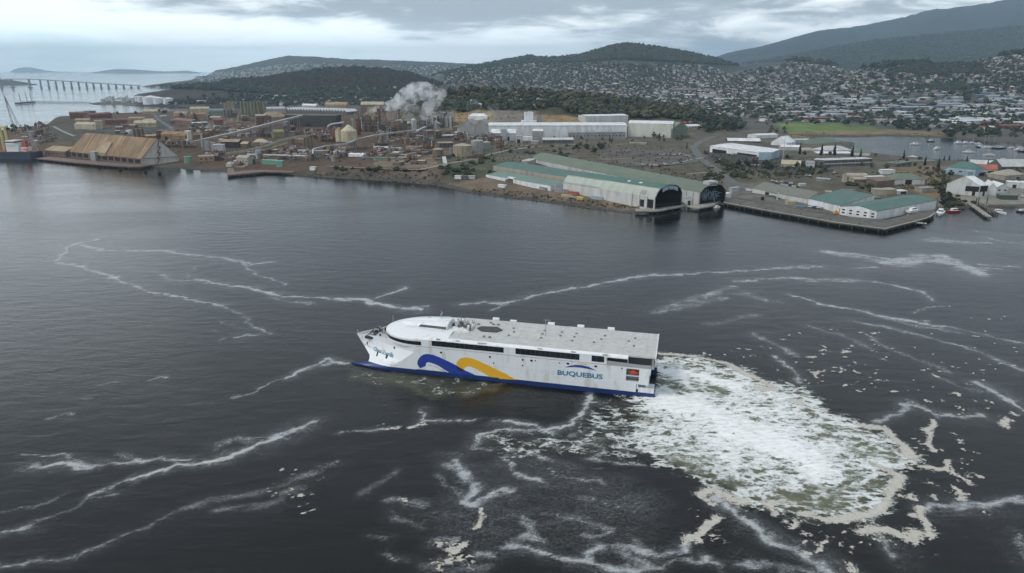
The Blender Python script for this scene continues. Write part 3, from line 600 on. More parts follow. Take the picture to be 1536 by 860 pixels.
    y1 = S0(24, (946, 505), (944, 485), (958, 462), (985, 443), (1022, 436), (1070, 443), (1130, 465), (1220, 508), (1310, 552), (1376, 582)); y2 = S0(25, (60, 552), (132, 591), (70, 588), (0, 584)); y3 = S0(24, (1300, 612), (1235, 606), (1190, 580), (1130, 545), (1080, 520), (1045, 510), (1020, 522), (1008, 540), (985, 532), (960, 520))
    decal('yellow_swoosh', y1 + y2 + y3, yel)
    decal('swoosh_overlap', S0(24, (938, 510), (965, 522), (1000, 540), (1024, 553), (1000, 560), (975, 555), (955, 540)), mat('overlap_dark', (0.02, 0.02, 0.05), 0.4), -0.06)
    decal('name_arc', S0(25, (520, 491), (560, 478), (610, 471), (660, 473), (710, 484), (782, 518), (720, 505), (660, 494), (600, 488), (550, 490)), lbl)
    decal('name_arc', S0(25, (598, 468), (640, 460), (690, 462), (722, 474), (690, 470), (650, 466)), yel)
    def text(name, s, bold, shear, s0, s1, z0, z1, m_, on_hull=False):
        cu = bpy.data.curves.new(name, 'FONT'); cu.body = s; cu.offset = bold; cu.shear = shear; cu.resolution_u = 3; to = bpy.data.objects.new(name, cu); COL.objects.link(to)
        dg = bpy.context.evaluated_depsgraph_get(); dg.update(); me = bpy.data.meshes.new_from_object(to.evaluated_get(dg)); bpy.data.objects.remove(to)
        c = np.array([v.co[:] for v in me.vertices]); lo, hi = c.min(0), c.max(0)
        for v in me.vertices:
            a = s0 + (v.co.x - lo[0]) / (hi[0] - lo[0]) * (s1 - s0); b_ = z0 + (v.co.y - lo[1]) / (hi[1] - lo[1]) * (z1 - z0)
            if on_hull: b_ += 0.03 * (a - s0)
            v.co = (a, (hull_t(a, b_) - .1 if on_hull else 0) - 0.05, b_)
        me.materials.clear(); me.materials.append(m_); return link(name, me, R)
    text('lettering', 'BUQUEBUS', 0.036, 0.0, 89.0, 107.7, 5.75, 8.35, teal)
    a = HS(24, 232, 376); b_ = HS(24, 406, 378)
    text('bow_lettering', 'China Zorrilla', 0.008, 0.35, a[0], b_[0], a[2] - .1, a[2] + 1.7, teal, True)
    a = HS(24, 275, 390); b_ = HS(24, 390, 392); decal('name_underline', [(a[0], a[2] - .08), (b_[0], b_[2] - .08), (b_[0], b_[2] + .08), (a[0], a[2] + .08)], mat('brush_pale', (0.45, 0.48, 0.52), 0.4))
ferry()
# ------------------------------------------------------------------ foam on the water
def foam():
    def trace(k, *pts): return [tuple(P(*C(k, *q))) for q in pts]
    X0, X1, Y0, Y1 = -420, 420, 118, 700
    jy = [Y0]
    while jy[-1] < Y1: jy.append(jy[-1] + max(0.8, 0.0042 * jy[-1]))
    jy = np.array(jy); ix = np.arange(X0, X1 + .1, 1.15); GX, GY = np.meshgrid(ix, jy); ok = np.abs(GX / GY) < 1.05
    wx = GX + (fbm(GX / 16, GY / 16, 5, 4) - .5) * 12 + (fbm(GX / 4, GY / 4, 15, 3) - .5) * 5; wxs = GX + (fbm(GX / 18, GY / 18, 205, 4) - .5) * 8 + (fbm(GX / 4, GY / 4, 215, 3) - .5) * 4.5; wys = GY + (fbm(GX / 18, GY / 18, 225, 4) - .5) * 8 + (fbm(GX / 4, GY / 4, 235, 3) - .5) * 4.5; wxk = GX + (fbm(GX / 12, GY / 12, 105, 4) - .5) * 8; wyk = GY + (fbm(GX / 12, GY / 12, 125, 4) - .5) * 8; wy = GY + (fbm(GX / 16, GY / 16, 25, 4) - .5) * 12 + (fbm(GX / 4, GY / 4, 35, 3) - .5) * 5
    Wc = np.zeros(GX.shape); Gr = np.zeros(GX.shape); St = np.zeros(GX.shape); K = np.zeros(GX.shape)
    # --- churned plume
    plume = trace(22, (45, 345), (60, 328), (150, 328), (260, 352), (350, 388), (440, 410), (500, 468), (560, 488), (610, 518), (660, 555), (692, 578), (662, 620), (640, 668), (580, 712), (480, 724), (405, 714), (380, 692), (330, 690), (250, 672), (170, 645), (125, 605), (60, 580), (5, 540), (0, 470), (30, 432), (52, 425), (60, 395))
    d = segd(plume, wx, wy, True) * np.where(inside(plume, wx, wy), 1, -1)
    core = trace(22, (60, 350), (140, 350), (260, 390), (420, 440), (560, 560), (590, 640), (520, 660), (380, 600), (220, 590), (100, 520), (55, 430))
    dc = segd(core, wx, wy, True) * np.where(inside(core, wx, wy), 1, -1)
    Wc = np.maximum(Wc, sst(d, -8, 2) * (0.57 + 0.15 * sst(dc, -14, 14)))
    jet = [trace(22, (50, 360), (130, 372), (250, 400)), trace(22, (48, 420), (200, 470), (330, 540), (470, 600))]
    for j, (jp, w_) in enumerate(zip(jet, (6, 13))): Wc = np.maximum(Wc, 1.12 * np.exp(-(segd(jp, wx, wy) / w_) ** 2))
    gap = trace(22, (62, 394), (130, 402), (220, 408)); Wc *= 1 - 0.55 * np.exp(-(segd(gap, wx, wy) / 3.0) ** 2)
    far_ = trace(22, (420, 690), (520, 660), (570, 645)); Wc *= 1 - 0.30 * np.exp(-(segd(far_, GX, GY) / 11) ** 2)
    far2 = trace(22, (130, 590), (230, 640)); Wc *= 1 - 0.35 * np.exp(-(segd(far2, GX, GY) / 7) ** 2)
    far3 = trace(22, (440, 490), (580, 560)); Wc *= 1 - 0.25 * np.exp(-(segd(far3, GX, GY) / 7) ** 2)
    Gr = np.maximum(Gr, sst(d, -6, 6) * 0.9)
    # --- web of foam spreading below the hull
    web = trace(23, (1230, 95), (1100, 105), (1010, 150), (900, 200), (780, 225), (560, 232), (640, 330), (900, 340), (1180, 350), (1330, 370), (1400, 300), (1300, 150))
    dw = segd(web, wx, wy, True) * np.where(inside(web, wx, wy), 1, -1); Wc = np.maximum(Wc, sst(dw, -6, 9) * 0.40); Gr = np.maximum(Gr, sst(dw, -4, 16) * 0.42)
    web2 = trace(23, (1100, 110), (1240, 100), (1536, 300), (1480, 440), (1330, 370), (1180, 260)); dw = segd(web2, wx, wy, True) * np.where(inside(web2, wx, wy), 1, -1); Wc = np.maximum(Wc, sst(dw, -5, 12) * 0.60)
    web3 = trace(23, (430, 330), (640, 240), (1200, 360), (1400, 560), (1300, 740), (800, 730), (300, 768), (200, 560)); dw = segd(web3, wx, wy, True) * np.where(inside(web3, wx, wy), 1, -1)
    St = np.maximum(St, sst(dw, -4, 14) * 0.25)
    grn = trace(24, (40, 520), (300, 560), (640, 600), (1000, 640), (1376, 660), (1300, 760), (1000, 790), (600, 760), (300, 690), (60, 600)); dg_ = segd(grn, wx, wy, True) * np.where(inside(grn, wx, wy), 1, -1)
    Gr = np.maximum(Gr, sst(dg_, -3, 4) * 0.55); Wc = np.maximum(Wc, sst(dg_, -2, 5) * 0.20)
    under = trace(25, (0, 620), (500, 690), (1240, 745), (1250, 860), (1000, 830), (500, 740), (0, 700)); dg_ = segd(under, wx, wy, True) * np.where(inside(under, wx, wy), 1, -1); Gr = np.maximum(Gr, sst(dg_, -3, 6) * 0.30)
    # --- drifting streaks: (crop, width m, strength, points)
    T = [(22, 8, .5, (640, 92), (690, 86), (720, 74)), (22, 8, .5, (740, 84), (800, 92), (850, 118)), (22, 5, .45, (480, 64), (560, 76), (620, 90)), (22, 5, .4, (740, 34), (830, 40)), (22, 4, .36, (100, 205), (200, 165), (250, 150)), (22, 6, .34, (270, 165), (330, 185)), (22, 4, .34, (600, 222), (700, 242), (800, 262)), (21, 2.0, .62, (240, 48), (190, 58), (150, 80), (143, 103), (190, 113), (240, 130), (300, 147), (350, 168), (430, 187), (500, 200), (545, 210)), (21, 1.6, .5, (545, 210), (600, 235), (622, 258), (655, 277)),
         (21, 2.2, .58, (195, 60), (250, 78), (300, 75), (400, 76), (480, 87), (560, 95), (610, 108), (660, 103)), (21, 1.6, .5, (590, 105), (640, 140), (690, 158)), (21, 1.5, .42, (370, 127), (420, 147), (460, 150), (540, 158)),
         (21, 2.2, .68, (480, 147), (540, 155), (620, 170), (690, 187), (740, 186), (800, 195), (844, 197)), (21, 1.2, .4, (460, 150), (458, 128), (480, 112), (540, 103)), (21, 1.0, .38, (405, 95), (470, 97), (540, 103)), (21, 3.2, .45, (660, 190), (760, 205)),
         (0, 2.4, .66, (500, 449), (545, 449), (565, 455), (600, 463), (632, 466)), (0, 2.0, .5, (563, 448), (590, 440), (612, 430)), (0, 3.0, .40, (600, 465), (640, 460)),
         (0, 2.0, .55, (690, 457), (760, 454), (800, 444), (850, 434), (900, 428), (940, 418), (1000, 413)), (0, 2.0, .42, (1000, 413), (1060, 409), (1130, 406), (1230, 401)), (0, 1.2, .4, (740, 465), (770, 450)),
         (21, 1.8, .8, (704, 387), (745, 362), (790, 343), (844, 352)), (21, 3.0, .5, (730, 372), (800, 350)), (21, 1.2, .45, (560, 432), (620, 418), (700, 386)), (21, 1.0, .4, (456, 453), (520, 450)),
         (21, 2.4, .65, (100, 590), (180, 602), (250, 608), (300, 598), (400, 590), (470, 590)), (21, 1.0, .5, (60, 565), (150, 572), (170, 588), (230, 605)), (21, 1.7, .85, (330, 638), (430, 606), (500, 598), (550, 578), (640, 548), (700, 530)), (21, 4.2, .62, (640, 548), (720, 515), (775, 492)),
         (21, 1.5, .55, (200, 685), (270, 662), (330, 638)), (21, 5.5, .38, (530, 555), (590, 530), (615, 540)), (21, 4, .30, (285, 575), (320, 585)), (21, 2.6, .40, (0, 765), (120, 725), (200, 690), (290, 675)), (21, 3.0, .6, (10, 760), (85, 745)), (21, 2.0, .32, (0, 705), (80, 690), (160, 665)),
         (21, 1.5, .48, (0, 835), (150, 825), (230, 805), (330, 762), (400, 735)), (21, 3.6, .34, (400, 735), (520, 690), (700, 640), (830, 585)), (21, 3.5, .36, (540, 712), (620, 700), (720, 655)), (21, 1.8, .45, (362, 388), (400, 379)), (21, 2.2, .6, (580, 284), (620, 279)), (21, 3, .34, (110, 480), (175, 474)), (21, 2, .33, (200, 438), (228, 437)), (21, 2, .3, (245, 408), (305, 390)), (21, 1.5, .3, (425, 356), (490, 352)), (21, 1.6, .32, (515, 270), (545, 272)), (21, 1.5, .4, (535, 293), (555, 288)), (21, 1.5, .32, (530, 243), (600, 262)),
         (22, 1.6, .5, (0, 125), (100, 118), (200, 115), (340, 105), (470, 97)), (22, 3.0, .48, (470, 62), (560, 70), (640, 84), (720, 72), (790, 88), (860, 108)), (22, 6.0, .50, (620, 90), (700, 80), (760, 72), (840, 105)), (22, 3.0, .40, (840, 100), (905, 105)), (22, 2.5, .42, (745, 28), (800, 38), (885, 42)), (22, 2.0, .38, (860, 26), (920, 38), (969, 45)), (22, 2, .3, (850, 12), (969, 22)), (22, 3, .42, (560, 102), (600, 100)), (22, 2.2, .36, (860, 95), (969, 103)),
         (22, 2.0, .45, (245, 136), (330, 130), (400, 130), (560, 130)), (22, 2.0, .52, (650, 148), (720, 162), (737, 184)), (22, 1.4, .35, (560, 130), (650, 148)), (22, 4, .35, (430, 135), (560, 133)),
         (22, 1.7, .58, (380, 168), (470, 195), (560, 210), (600, 220), (660, 230), (760, 245)), (22, 3.0, .35, (640, 226), (760, 245), (969, 290)), (22, 3.2, .36, (540, 235), (640, 250), (740, 275), (860, 310), (969, 355)), (22, 4.5, .36, (60, 215), (140, 185), (240, 150)), (22, 3.6, .33, (130, 200), (220, 175)), (22, 5, .27, (245, 165), (370, 192)), (22, 1.2, .4, (680, 212), (780, 197)), (22, 5, .25, (180, 240), (300, 220)),
         (22, 1.8, .48, (345, 318), (380, 343), (408, 362), (420, 388)), (22, 2.6, .36, (580, 272), (680, 320), (780, 362)), (22, 2.2, .40, (580, 215), (700, 245), (720, 232)), (22, 2.4, .36, (720, 330), (790, 362)), (22, 4, .35, (300, 270), (400, 320)), (22, 4, .3, (440, 250), (590, 300)), (22, 2.6, .55, (850, 386), (930, 432), (969, 462)), (22, 4, .3, (750, 370), (850, 410)),
         (22, 2.4, .48, (600, 482), (690, 442), (740, 465), (870, 476)), (22, 2.0, .4, (690, 432), (750, 470)), (22, 2.6, .5, (750, 708), (850, 688), (969, 672)), (22, 4.2, .42, (820, 690), (969, 682)), (22, 2.4, .35, (945, 770), (969, 830)),
         (22, 2.4, .58, (200, 682), (290, 742), (400, 800), (490, 856)), (22, 3.0, .35, (230, 700), (330, 772)), (22, 2.4, .40, (250, 835), (380, 850), (490, 858)), (22, 1.8, .46, (0, 792), (60, 815), (118, 816), (130, 775)), (22, 3, .35, (0, 770), (50, 812)), (22, 2.6, .40, (590, 735), (660, 820)),
         (23, 1.3, .9, (985, 75), (972, 105), (965, 120), (1018, 122)), (23, 1.5, .85, (968, 125), (950, 160), (915, 195), (880, 210), (800, 216)), (23, 1.8, .78, (800, 216), (740, 205), (650, 190)), (23, 2.2, .68, (555, 235), (640, 217), (740, 228), (830, 228)), (23, 1.6, .45, (945, 250), (1010, 248)),
         (23, 1.4, .62, (30, 230), (110, 222), (190, 212)), (23, 1.0, .75, (330, 200), (370, 188), (450, 182), (560, 176)), (23, .7, .4, (560, 176), (650, 178)), (23, 2.4, .5, (345, 130), (355, 165), (345, 190)),
         (23, 2.4, .55, (550, 240), (530, 285), (600, 305)), (23, 2.4, .6, (460, 325), (500, 355), (530, 380)), (23, 3.6, .45, (440, 345), (520, 385), (545, 440)), (23, 2.0, .7, (550, 430), (490, 490), (530, 510), (560, 480), (680, 460)), (23, 4.0, .45, (560, 490), (650, 470)), (23, 3.0, .36, (380, 400), (480, 470)), (23, 2, .5, (490, 415), (560, 445)),
         (23, 1.8, .58, (655, 335), (665, 385), (720, 424), (810, 437)), (23, 2.2, .52, (730, 320), (780, 310), (840, 342)), (23, 1.5, .5, (760, 265), (880, 280), (1000, 262)), (23, 1.5, .45, (840, 380), (890, 400), (1060, 435)), (23, 1.6, .6, (990, 325), (1070, 342), (1170, 355)), (23, 1.6, .5, (1020, 270), (1030, 300), (980, 325)), (23, 1.5, .4, (930, 470), (1000, 480), (960, 490)), (23, 1.3, .35, (1020, 500), (1150, 540), (1210, 520)), (23, 1.4, .4, (1000, 215), (1100, 200), (1200, 220)), (23, 1.4, .42, (1100, 290), (1230, 300)), (23, 1.5, .42, (900, 240), (1000, 210)),
         (23, 3.6, .55, (650, 665), (700, 640), (770, 620), (720, 575)), (23, 3.4, .45, (720, 560), (780, 590)), (23, 2.4, .62, (650, 662), (780, 690), (900, 715), (970, 722)), (23, 2.4, .58, (965, 705), (960, 665), (1080, 650), (1200, 690), (1330, 708)), (23, 2.2, .58, (1000, 722), (1150, 752), (1300, 742), (1420, 722), (1475, 755)), (23, 3.2, .45, (1080, 660), (1160, 720), (1260, 750)), (23, 3.0, .45, (870, 530), (960, 560), (1060, 590)), (23, 2.6, .45, (940, 600), (1010, 620), (1080, 588)), (23, 3.0, .36, (820, 530), (960, 540)), (23, 1.6, .65, (1290, 710), (1345, 700), (1350, 650)),
         (23, 3.2, .40, (230, 480), (340, 500)), (23, 3.2, .36, (240, 540), (330, 580)), (23, 5, .3, (100, 460), (220, 380)), (23, 2.2, .5, (360, 650), (440, 645), (420, 665)), (23, 2.2, .36, (130, 620), (190, 635)), (23, 1.6, .45, (185, 692), (240, 715)), (23, 2.0, .5, (545, 690), (600, 695)), (23, 4, .32, (330, 740), (560, 745)),
         (15, 4.0, .55, (30, 702), (120, 712), (215, 722)), (15, 3.0, .45, (480, 760), (620, 770), (770, 775), (865, 785)), (15, 3, .3, (200, 740), (480, 770))]
    wn = .45 + 1.1 * fbm(GX / 22, GY / 22, 133, 3)
    for k, w_, st, *pts in T:
        if k in (22, 0): st *= 1.18; w_ *= 1.15
        my = np.mean([q[1] for q in trace(k, *pts)]); w_ *= 1 + np.clip((my - 290) / 200, 0, 1.3)
        dd = segd(trace(k, *pts), wxs, wys) / wn; St = np.maximum(St, st * 1.08 * np.exp(-(dd / (w_ * 0.66)) ** 2)); St = np.maximum(St, st * .46 * np.exp(-(dd / (w_ * 2.6)) ** 2))
    St *= .62 + .75 * fbm(GX / 9, GY / 4, 61, 4)
    # --- thick cream-coloured scum
    KK = [(22, 2.6, (60, 314), (150, 322), (230, 342), (300, 370), (345, 392)), (22, 4.2, (310, 400), (350, 398)), (22, 2.6, (385, 430), (415, 438)), (22, 2.8, (560, 492), (610, 500), (650, 530), (690, 572)), (22, 3.4, (655, 545), (690, 575)), (22, 3.0, (615, 600), (660, 620), (640, 668), (590, 705)), (22, 2.6, (590, 705), (560, 716), (480, 728), (405, 716)), (22, 3.0, (550, 752), (630, 752), (700, 775), (715, 758)), (22, 2.2, (600, 745), (660, 762)),
          (22, 2.4, (170, 668), (215, 655), (235, 682), (270, 688)), (22, 2.0, (172, 670), (190, 690)), (22, 2.0, (320, 688), (345, 716)), (22, 1.7, (335, 685), (385, 690)), (22, 1.6, (132, 770), (172, 766), (205, 732)), (22, 1.4, (390, 735), (400, 752)), (22, 1.8, (735, 480), (722, 505), (740, 548)), (22, 1.8, (722, 598), (770, 602), (778, 575)), (22, 1.5, (770, 602), (828, 638)), (22, 2.0, (665, 672), (705, 682)), (22, 2.2, (725, 708), (728, 735), (747, 770)), (22, 1.8, (700, 725), (735, 740)),
          (22, 2.4, (725, 425), (738, 432)), (22, 1.8, (803, 415), (806, 422)), (22, 2.6, (925, 480), (927, 495)), (22, 1.6, (935, 465), (948, 470)), (22, 1.6, (735, 368), (742, 372)), (22, 1.4, (520, 315), (540, 313)), (22, 1.5, (420, 322), (440, 321)), (22, 1.4, (446, 362), (456, 356)), (22, 1.4, (512, 350), (518, 352)), (22, 1.4, (552, 356), (560, 362)), (22, 1.2, (470, 298), (474, 300)), (22, 1.2, (555, 405), (562, 410)), (22, 1.2, (600, 290), (606, 292)), (22, 1.2, (640, 300), (644, 302)), (22, 1.5, (760, 675), (765, 678)), (22, 1.4, (797, 650), (806, 672)), (22, 2.2, (535, 845), (545, 858)), (22, 1.3, (462, 800), (468, 806)), (22, 1.3, (430, 770), (446, 776)), (22, 1.2, (690, 600), (700, 605)), (22, 1.3, (180, 313), (182, 316)),
          (23, 1.7, (205, 214), (262, 208)), (23, 1.7, (315, 206), (345, 192), (370, 190)), (23, 1.4, (555, 520), (552, 560), (540, 584)), (23, 1.5, (240, 478), (262, 486)), (23, 2.4, (460, 680), (510, 655)), (23, 1.9, (470, 660), (475, 685)), (23, 1.2, (480, 718), (500, 722)), (23, 1.2, (400, 745), (412, 755)), (23, 1.0, (440, 700), (452, 708)), (23, 2.2, (1360, 625), (1420, 618), (1440, 590), (1470, 568)), (23, 1.6, (1405, 630), (1410, 650)), (23, 3.0, (1420, 470), (1470, 440), (1536, 490)), (23, 2.2, (1430, 480), (1450, 520)), (21, 1.2, (485, 598), (545, 583)), (0, 0.8, (985, 540), (1010, 542))]
    for k, w_, *pts in KK:
        dd = segd(trace(k, *pts), wxk, wyk); K = np.maximum(K, 1.12 * np.exp(-(dd / (w_ * .64)) ** 2 * .9) * (0.72 + .5 * fbm(GX / 6, GY / 6, 77, 3)))
    r2 = np.random.default_rng(4)
    for (k, x0, x1, y0, y1, n, rad) in ((22, 330, 620, 250, 420, 90, .8), (22, 640, 900, 340, 480, 40, .8), (22, 660, 850, 480, 700, 50, .8), (22, 380, 760, 720, 830, 45, .8), (23, 380, 560, 660, 768, 45, .7), (22, 180, 330, 290, 330, 16, .8), (22, 120, 240, 700, 800, 14, .7), (22, 700, 969, 200, 360, 30, .8), (23, 100, 300, 190, 240, 10, .5), (21, 640, 780, 600, 700, 22, .6)):
        cx = r2.uniform(x0, x1, n); cy = r2.uniform(y0, y1, n)
        for a, b_ in zip(cx, cy):
            p = P(*C(k, a, b_)); sel = (np.abs(GX - p[0]) < 4) & (np.abs(GY - p[1]) < 4); rr = rad * r2.uniform(.35, 1.1); K[sel] = np.maximum(K[sel], 1.1 * np.exp(-(((wx[sel] - p[0]) * .7) ** 2 + (wy[sel] - p[1]) ** 2) / rr ** 2))
    # keep foam out of the ferry's own hulls
    q = (GX - BOW[0]) * _v[0] + (GY - BOW[1]) * _v[1]; w2 = (GX - BOW[0]) * _n[0] + (GY - BOW[1]) * _n[1]
    hull_in = (q > 0) & (q < 128.5) & (w2 > 0.5) & (w2 < 29.5)
    ZW = .75 * np.clip(Wc, 0, 1.1) * fbm(GX / 7, GY / 5, 91, 4)
    def sheet(name, chans, zz, m_, label):
        A = sum(chans.values()); A = np.where(hull_in | ~ok, 0, A); idx = np.arange(GX.size).reshape(GX.shape); f = np.stack([idx[:-1, :-1], idx[:-1, 1:], idx[1:, 1:], idx[1:, :-1]], -1)
        keep = np.maximum.reduce([A[:-1, :-1], A[:-1, 1:], A[1:, 1:], A[1:, :-1]]) > 0.07; f = f[keep].reshape(-1, 4); used = np.zeros(GX.size, bool); used[f.ravel()] = True; re = np.cumsum(used) - 1
        v = np.stack([GX, GY, zz + ZW], -1).reshape(-1, 3)[used]; at = {n: np.where(hull_in, 0, c).ravel()[used] for n, c in chans.items()}
        kind(link(name, npmesh(name, v, re[f], [m_], attrs=at)), 'stuff', label)
    def fmat(name, kindn):
        M = bpy.data.materials.new(name); M.use_nodes = True; nt = M.node_tree; b = nt.nodes['Principled BSDF']; N = nt.nodes.new; L = nt.links.new; tc = N('ShaderNodeTexCoord')
        def attr(n): a = N('ShaderNodeAttribute'); a.attribute_name = n; return a.outputs['Fac']
        def m(op, a, c):
            n = N('ShaderNodeMath'); n.operation = op
            for i, v in enumerate((a, c)):
                if isinstance(v, (int, float)): n.inputs[i].default_value = v
                else: L(v, n.inputs[i])
            return n.outputs[0]
        def step(v, a, c, o0=0.0, o1=1.0):
            n = N('ShaderNodeMapRange'); n.interpolation_type = 'SMOOTHSTEP'; L(v, n.inputs[0]); n.inputs[1].default_value = a; n.inputs[2].default_value = c; n.inputs[3].default_value = o0; n.inputs[4].default_value = o1; return n.outputs[0]
        def noise(scale, detail, rough, dist, st=(1, 1, 1), rot=0, off=0):
            mp = N('ShaderNodeMapping'); mp.inputs[1].default_value = (off, off, 0); mp.inputs[2].default_value = (0, 0, math.radians(rot)); mp.inputs[3].default_value = st; L(tc.outputs['Object'], mp.inputs[0])
            n = N('ShaderNodeTexNoise'); n.inputs['Scale'].default_value = scale; n.inputs['Detail'].default_value = detail; n.inputs['Roughness'].default_value = rough; n.inputs['Distortion'].default_value = dist; L(mp.outputs[0], n.inputs['Vector']); return n
        if kindn == 'wake':
            n1 = noise(0.17, 7, .66, 1.1, (.62, 1, 1), -14); n2 = noise(0.42, 5, .65, 1.6, (.55, 1, 1), -14, 30)
            rid = m('ABSOLUTE', m('SUBTRACT', n2.outputs['Fac'], 0.5), 0); rid = m('MULTIPLY', rid, 2.6)     # filaments between dark cells
            
            def cells(scale, off):
                mp = N('ShaderNodeMapping'); mp.inputs[1].default_value = (off, off, 0); mp.inputs[2].default_value = (0, 0, math.radians(-16)); mp.inputs[3].default_value = (.58, 1, 1); wv = N('ShaderNodeVectorMath'); wv.operation = 'MULTIPLY_ADD'; L(noise(.22, 4, .6, .5, (1, 1, 1), 0, off).outputs['Color'], wv.inputs[0]); wv.inputs[1].default_value = (6, 6, 0); L(tc.outputs['Object'], wv.inputs[2]); L(wv.outputs[0], mp.inputs[0]); vo = N('ShaderNodeTexVoronoi'); vo.feature = 'DISTANCE_TO_EDGE'; vo.inputs['Scale'].default_value = scale; L(mp.outputs[0], vo.inputs['Vector']); return step(vo.outputs['Distance'], .03, .42)
            v = m('ADD', m('MULTIPLY', cells(.30, 3), .42), m('MULTIPLY', cells(.80, 11), .28)); v = m('ADD', v, m('MULTIPLY', step(n1.outputs['Fac'], .32, .68), .50))
            foam_ = step(m('SUBTRACT', attr('foam'), v), -0.18, 0.26)
            fine = noise(.9, 5, .65, .6, (.3, 1, 1), -20); foam_ = m('MULTIPLY', foam_, step(fine.outputs['Fac'], .25, .6, .80, 1.0))
            g = m('MULTIPLY', attr('green'), step(noise(.06, 4, .6, .4).outputs['Fac'], .25, .7, .7, 1.0))
            alpha = m('MAXIMUM', foam_, m('MULTIPLY', g, 0.95))
            mx = N('ShaderNodeMix'); mx.data_type = 'RGBA'; L(foam_, mx.inputs[0])
            gm = N('ShaderNodeMix'); gm.data_type = 'RGBA'; L(attr('green'), gm.inputs[0]); gm.inputs[6].default_value = (0.020, 0.022, 0.014, 1); gm.inputs[7].default_value = (0.165, 0.172, 0.100, 1)
            L(gm.outputs[2], mx.inputs[6]); fw = N('ShaderNodeMix'); fw.data_type = 'RGBA'; L(step(m('SUBTRACT', attr('foam'), m('MULTIPLY', v, .7)), -.05, .75), fw.inputs[0]); fw.inputs[6].default_value = (.40, .43, .41, 1); fw.inputs[7].default_value = (.86, .88, .88, 1); L(fw.outputs[2], mx.inputs[7]); L(mx.outputs[2], b.inputs['Base Color']); L(step(foam_, 0, 1, .12, .8), b.inputs['Roughness']); L(alpha, b.inputs['Alpha'])
            bp = N('ShaderNodeBump'); bp.inputs['Strength'].default_value = .35; bp.inputs['Distance'].default_value = .4; L(v, bp.inputs['Height']); L(bp.outputs[0], b.inputs['Normal'])
        elif kindn == 'streak':
            n1 = noise(0.22, 8, .68, .9, (.5, 1, 1), 4, 7); n2 = noise(1.25, 7, .80, .5, (.65, 1, 1), 10, 3)
            v = m('ADD', m('MULTIPLY', n1.outputs['Fac'], .38), m('MULTIPLY', n2.outputs['Fac'], .62))
            v = step(v, .30, .68); al = step(m('SUBTRACT', m('MULTIPLY', attr('foam'), 1.12), v), -0.12, 0.30); al = m('MULTIPLY', al, step(attr('foam'), .1, .8, .28, .60)); al = m('MAXIMUM', al, m('MULTIPLY', step(attr('foam'), .06, .62, 0.0, .40), step(n2.outputs['Fac'], .44, .60, .0, 1.0))); L(al, b.inputs['Alpha'])
            b.inputs['Base Color'].default_value = (0.66, 0.70, 0.72, 1); b.inputs['Roughness'].default_value = .8
        else:
            n1 = noise(0.8, 8, .72, .9, (.8, 1, 1), 0, 13); al = step(m('SUBTRACT', attr('foam'), step(n1.outputs['Fac'], .28, .70)), -.20, .26, 0.0, .80); L(al, b.inputs['Alpha'])
            n3 = noise(.5, 5, .6, 0); r = N('ShaderNodeMix'); r.data_type = 'RGBA'; L(n3.outputs['Fac'], r.inputs[0]); r.inputs[6].default_value = (0.44, 0.41, 0.35, 1); r.inputs[7].default_value = (0.74, 0.71, 0.66, 1); L(r.outputs[2], b.inputs['Base Color']); b.inputs['Roughness'].default_value = .9
        b.inputs['Specular IOR Level'].default_value = .3; return M
    sheet('wake_foam', {'foam': Wc, 'green': Gr}, 0.05, fmat('churned_wake', 'wake'), 'white churned wake foam and stirred green water round the ferry')
    sheet('foam_streaks', {'foam': St}, 0.09, fmat('foam_film', 'streak'), 'thin grey white streaks of foam drifting on the harbour')
    sheet('foam_scum', {'foam': K}, 0.13, fmat('cream_scum', 'scum'), 'thick cream coloured foam along the edge of the wake')
foam()
# ------------------------------------------------------------------ buildings
PAL = {'cream': ((0.42, 0.37, 0.26), (0.30, 0.22, 0.13)), 'tan': ((0.31, 0.24, 0.15), (0.24, 0.15, 0.08)), 'orange': ((0.29, 0.18, 0.085), RUST), 'brick': ((0.20, 0.085, 0.06), (0.10, 0.06, 0.05)), 'brown': ((0.16, 0.11, 0.08), (0.09, 0.06, 0.045)),
       'rust': ((0.15, 0.075, 0.05), (0.07, 0.05, 0.04)), 'grey': ((0.27, 0.27, 0.27), (0.18, 0.16, 0.14)), 'dgrey': ((0.11, 0.11, 0.11), (0.08, 0.06, 0.05)), 'lgrey': ((0.44, 0.45, 0.46), (0.33, 0.32, 0.30)), 'white': ((0.66, 0.68, 0.69), (0.48, 0.47, 0.45)), 'dwhite': ((0.52, 0.53, 0.52), (0.36, 0.34, 0.31)),
       'green': ((0.055, 0.135, 0.112), (0.12, 0.145, 0.125)), 'pgreen': ((0.13, 0.20, 0.165), (0.20, 0.22, 0.19)), 'mint': ((0.13, 0.28, 0.20), (0.12, 0.22, 0.16)), 'olive': ((0.23, 0.21, 0.10), (0.13, 0.11, 0.06)), 'moss': ((0.125, 0.165, 0.122), (0.13, 0.135, 0.105)), 'khaki': ((0.17, 0.165, 0.13), (0.12, 0.115, 0.09)), 'black': ((0.03, 0.028, 0.027), (0.05, 0.04, 0.035)), 'blue': ((0.10, 0.19, 0.30), (0.1, 0.15, 0.2)), 'pblue': ((0.30, 0.40, 0.47), (0.25, 0.3, 0.33)), 'red': ((0.36, 0.10, 0.06), (0.22, 0.08, 0.06)), 'stone': ((0.34, 0.31, 0.25), (0.22, 0.19, 0.15)), 'pale_stone': ((0.56, 0.55, 0.48), (0.44, 0.42, 0.36)), 'yellow': ((0.50, 0.40, 0.08), (0.3, 0.2, 0.08)), 'dgreen': ((0.04, 0.075, 0.06), (0.05, 0.06, 0.05))}
def pm(k): return mat('cladding_' + k, PAL[k][0], 0.6, 0.13, 0.07, streak=0.75, dirt=PAL[k][1])
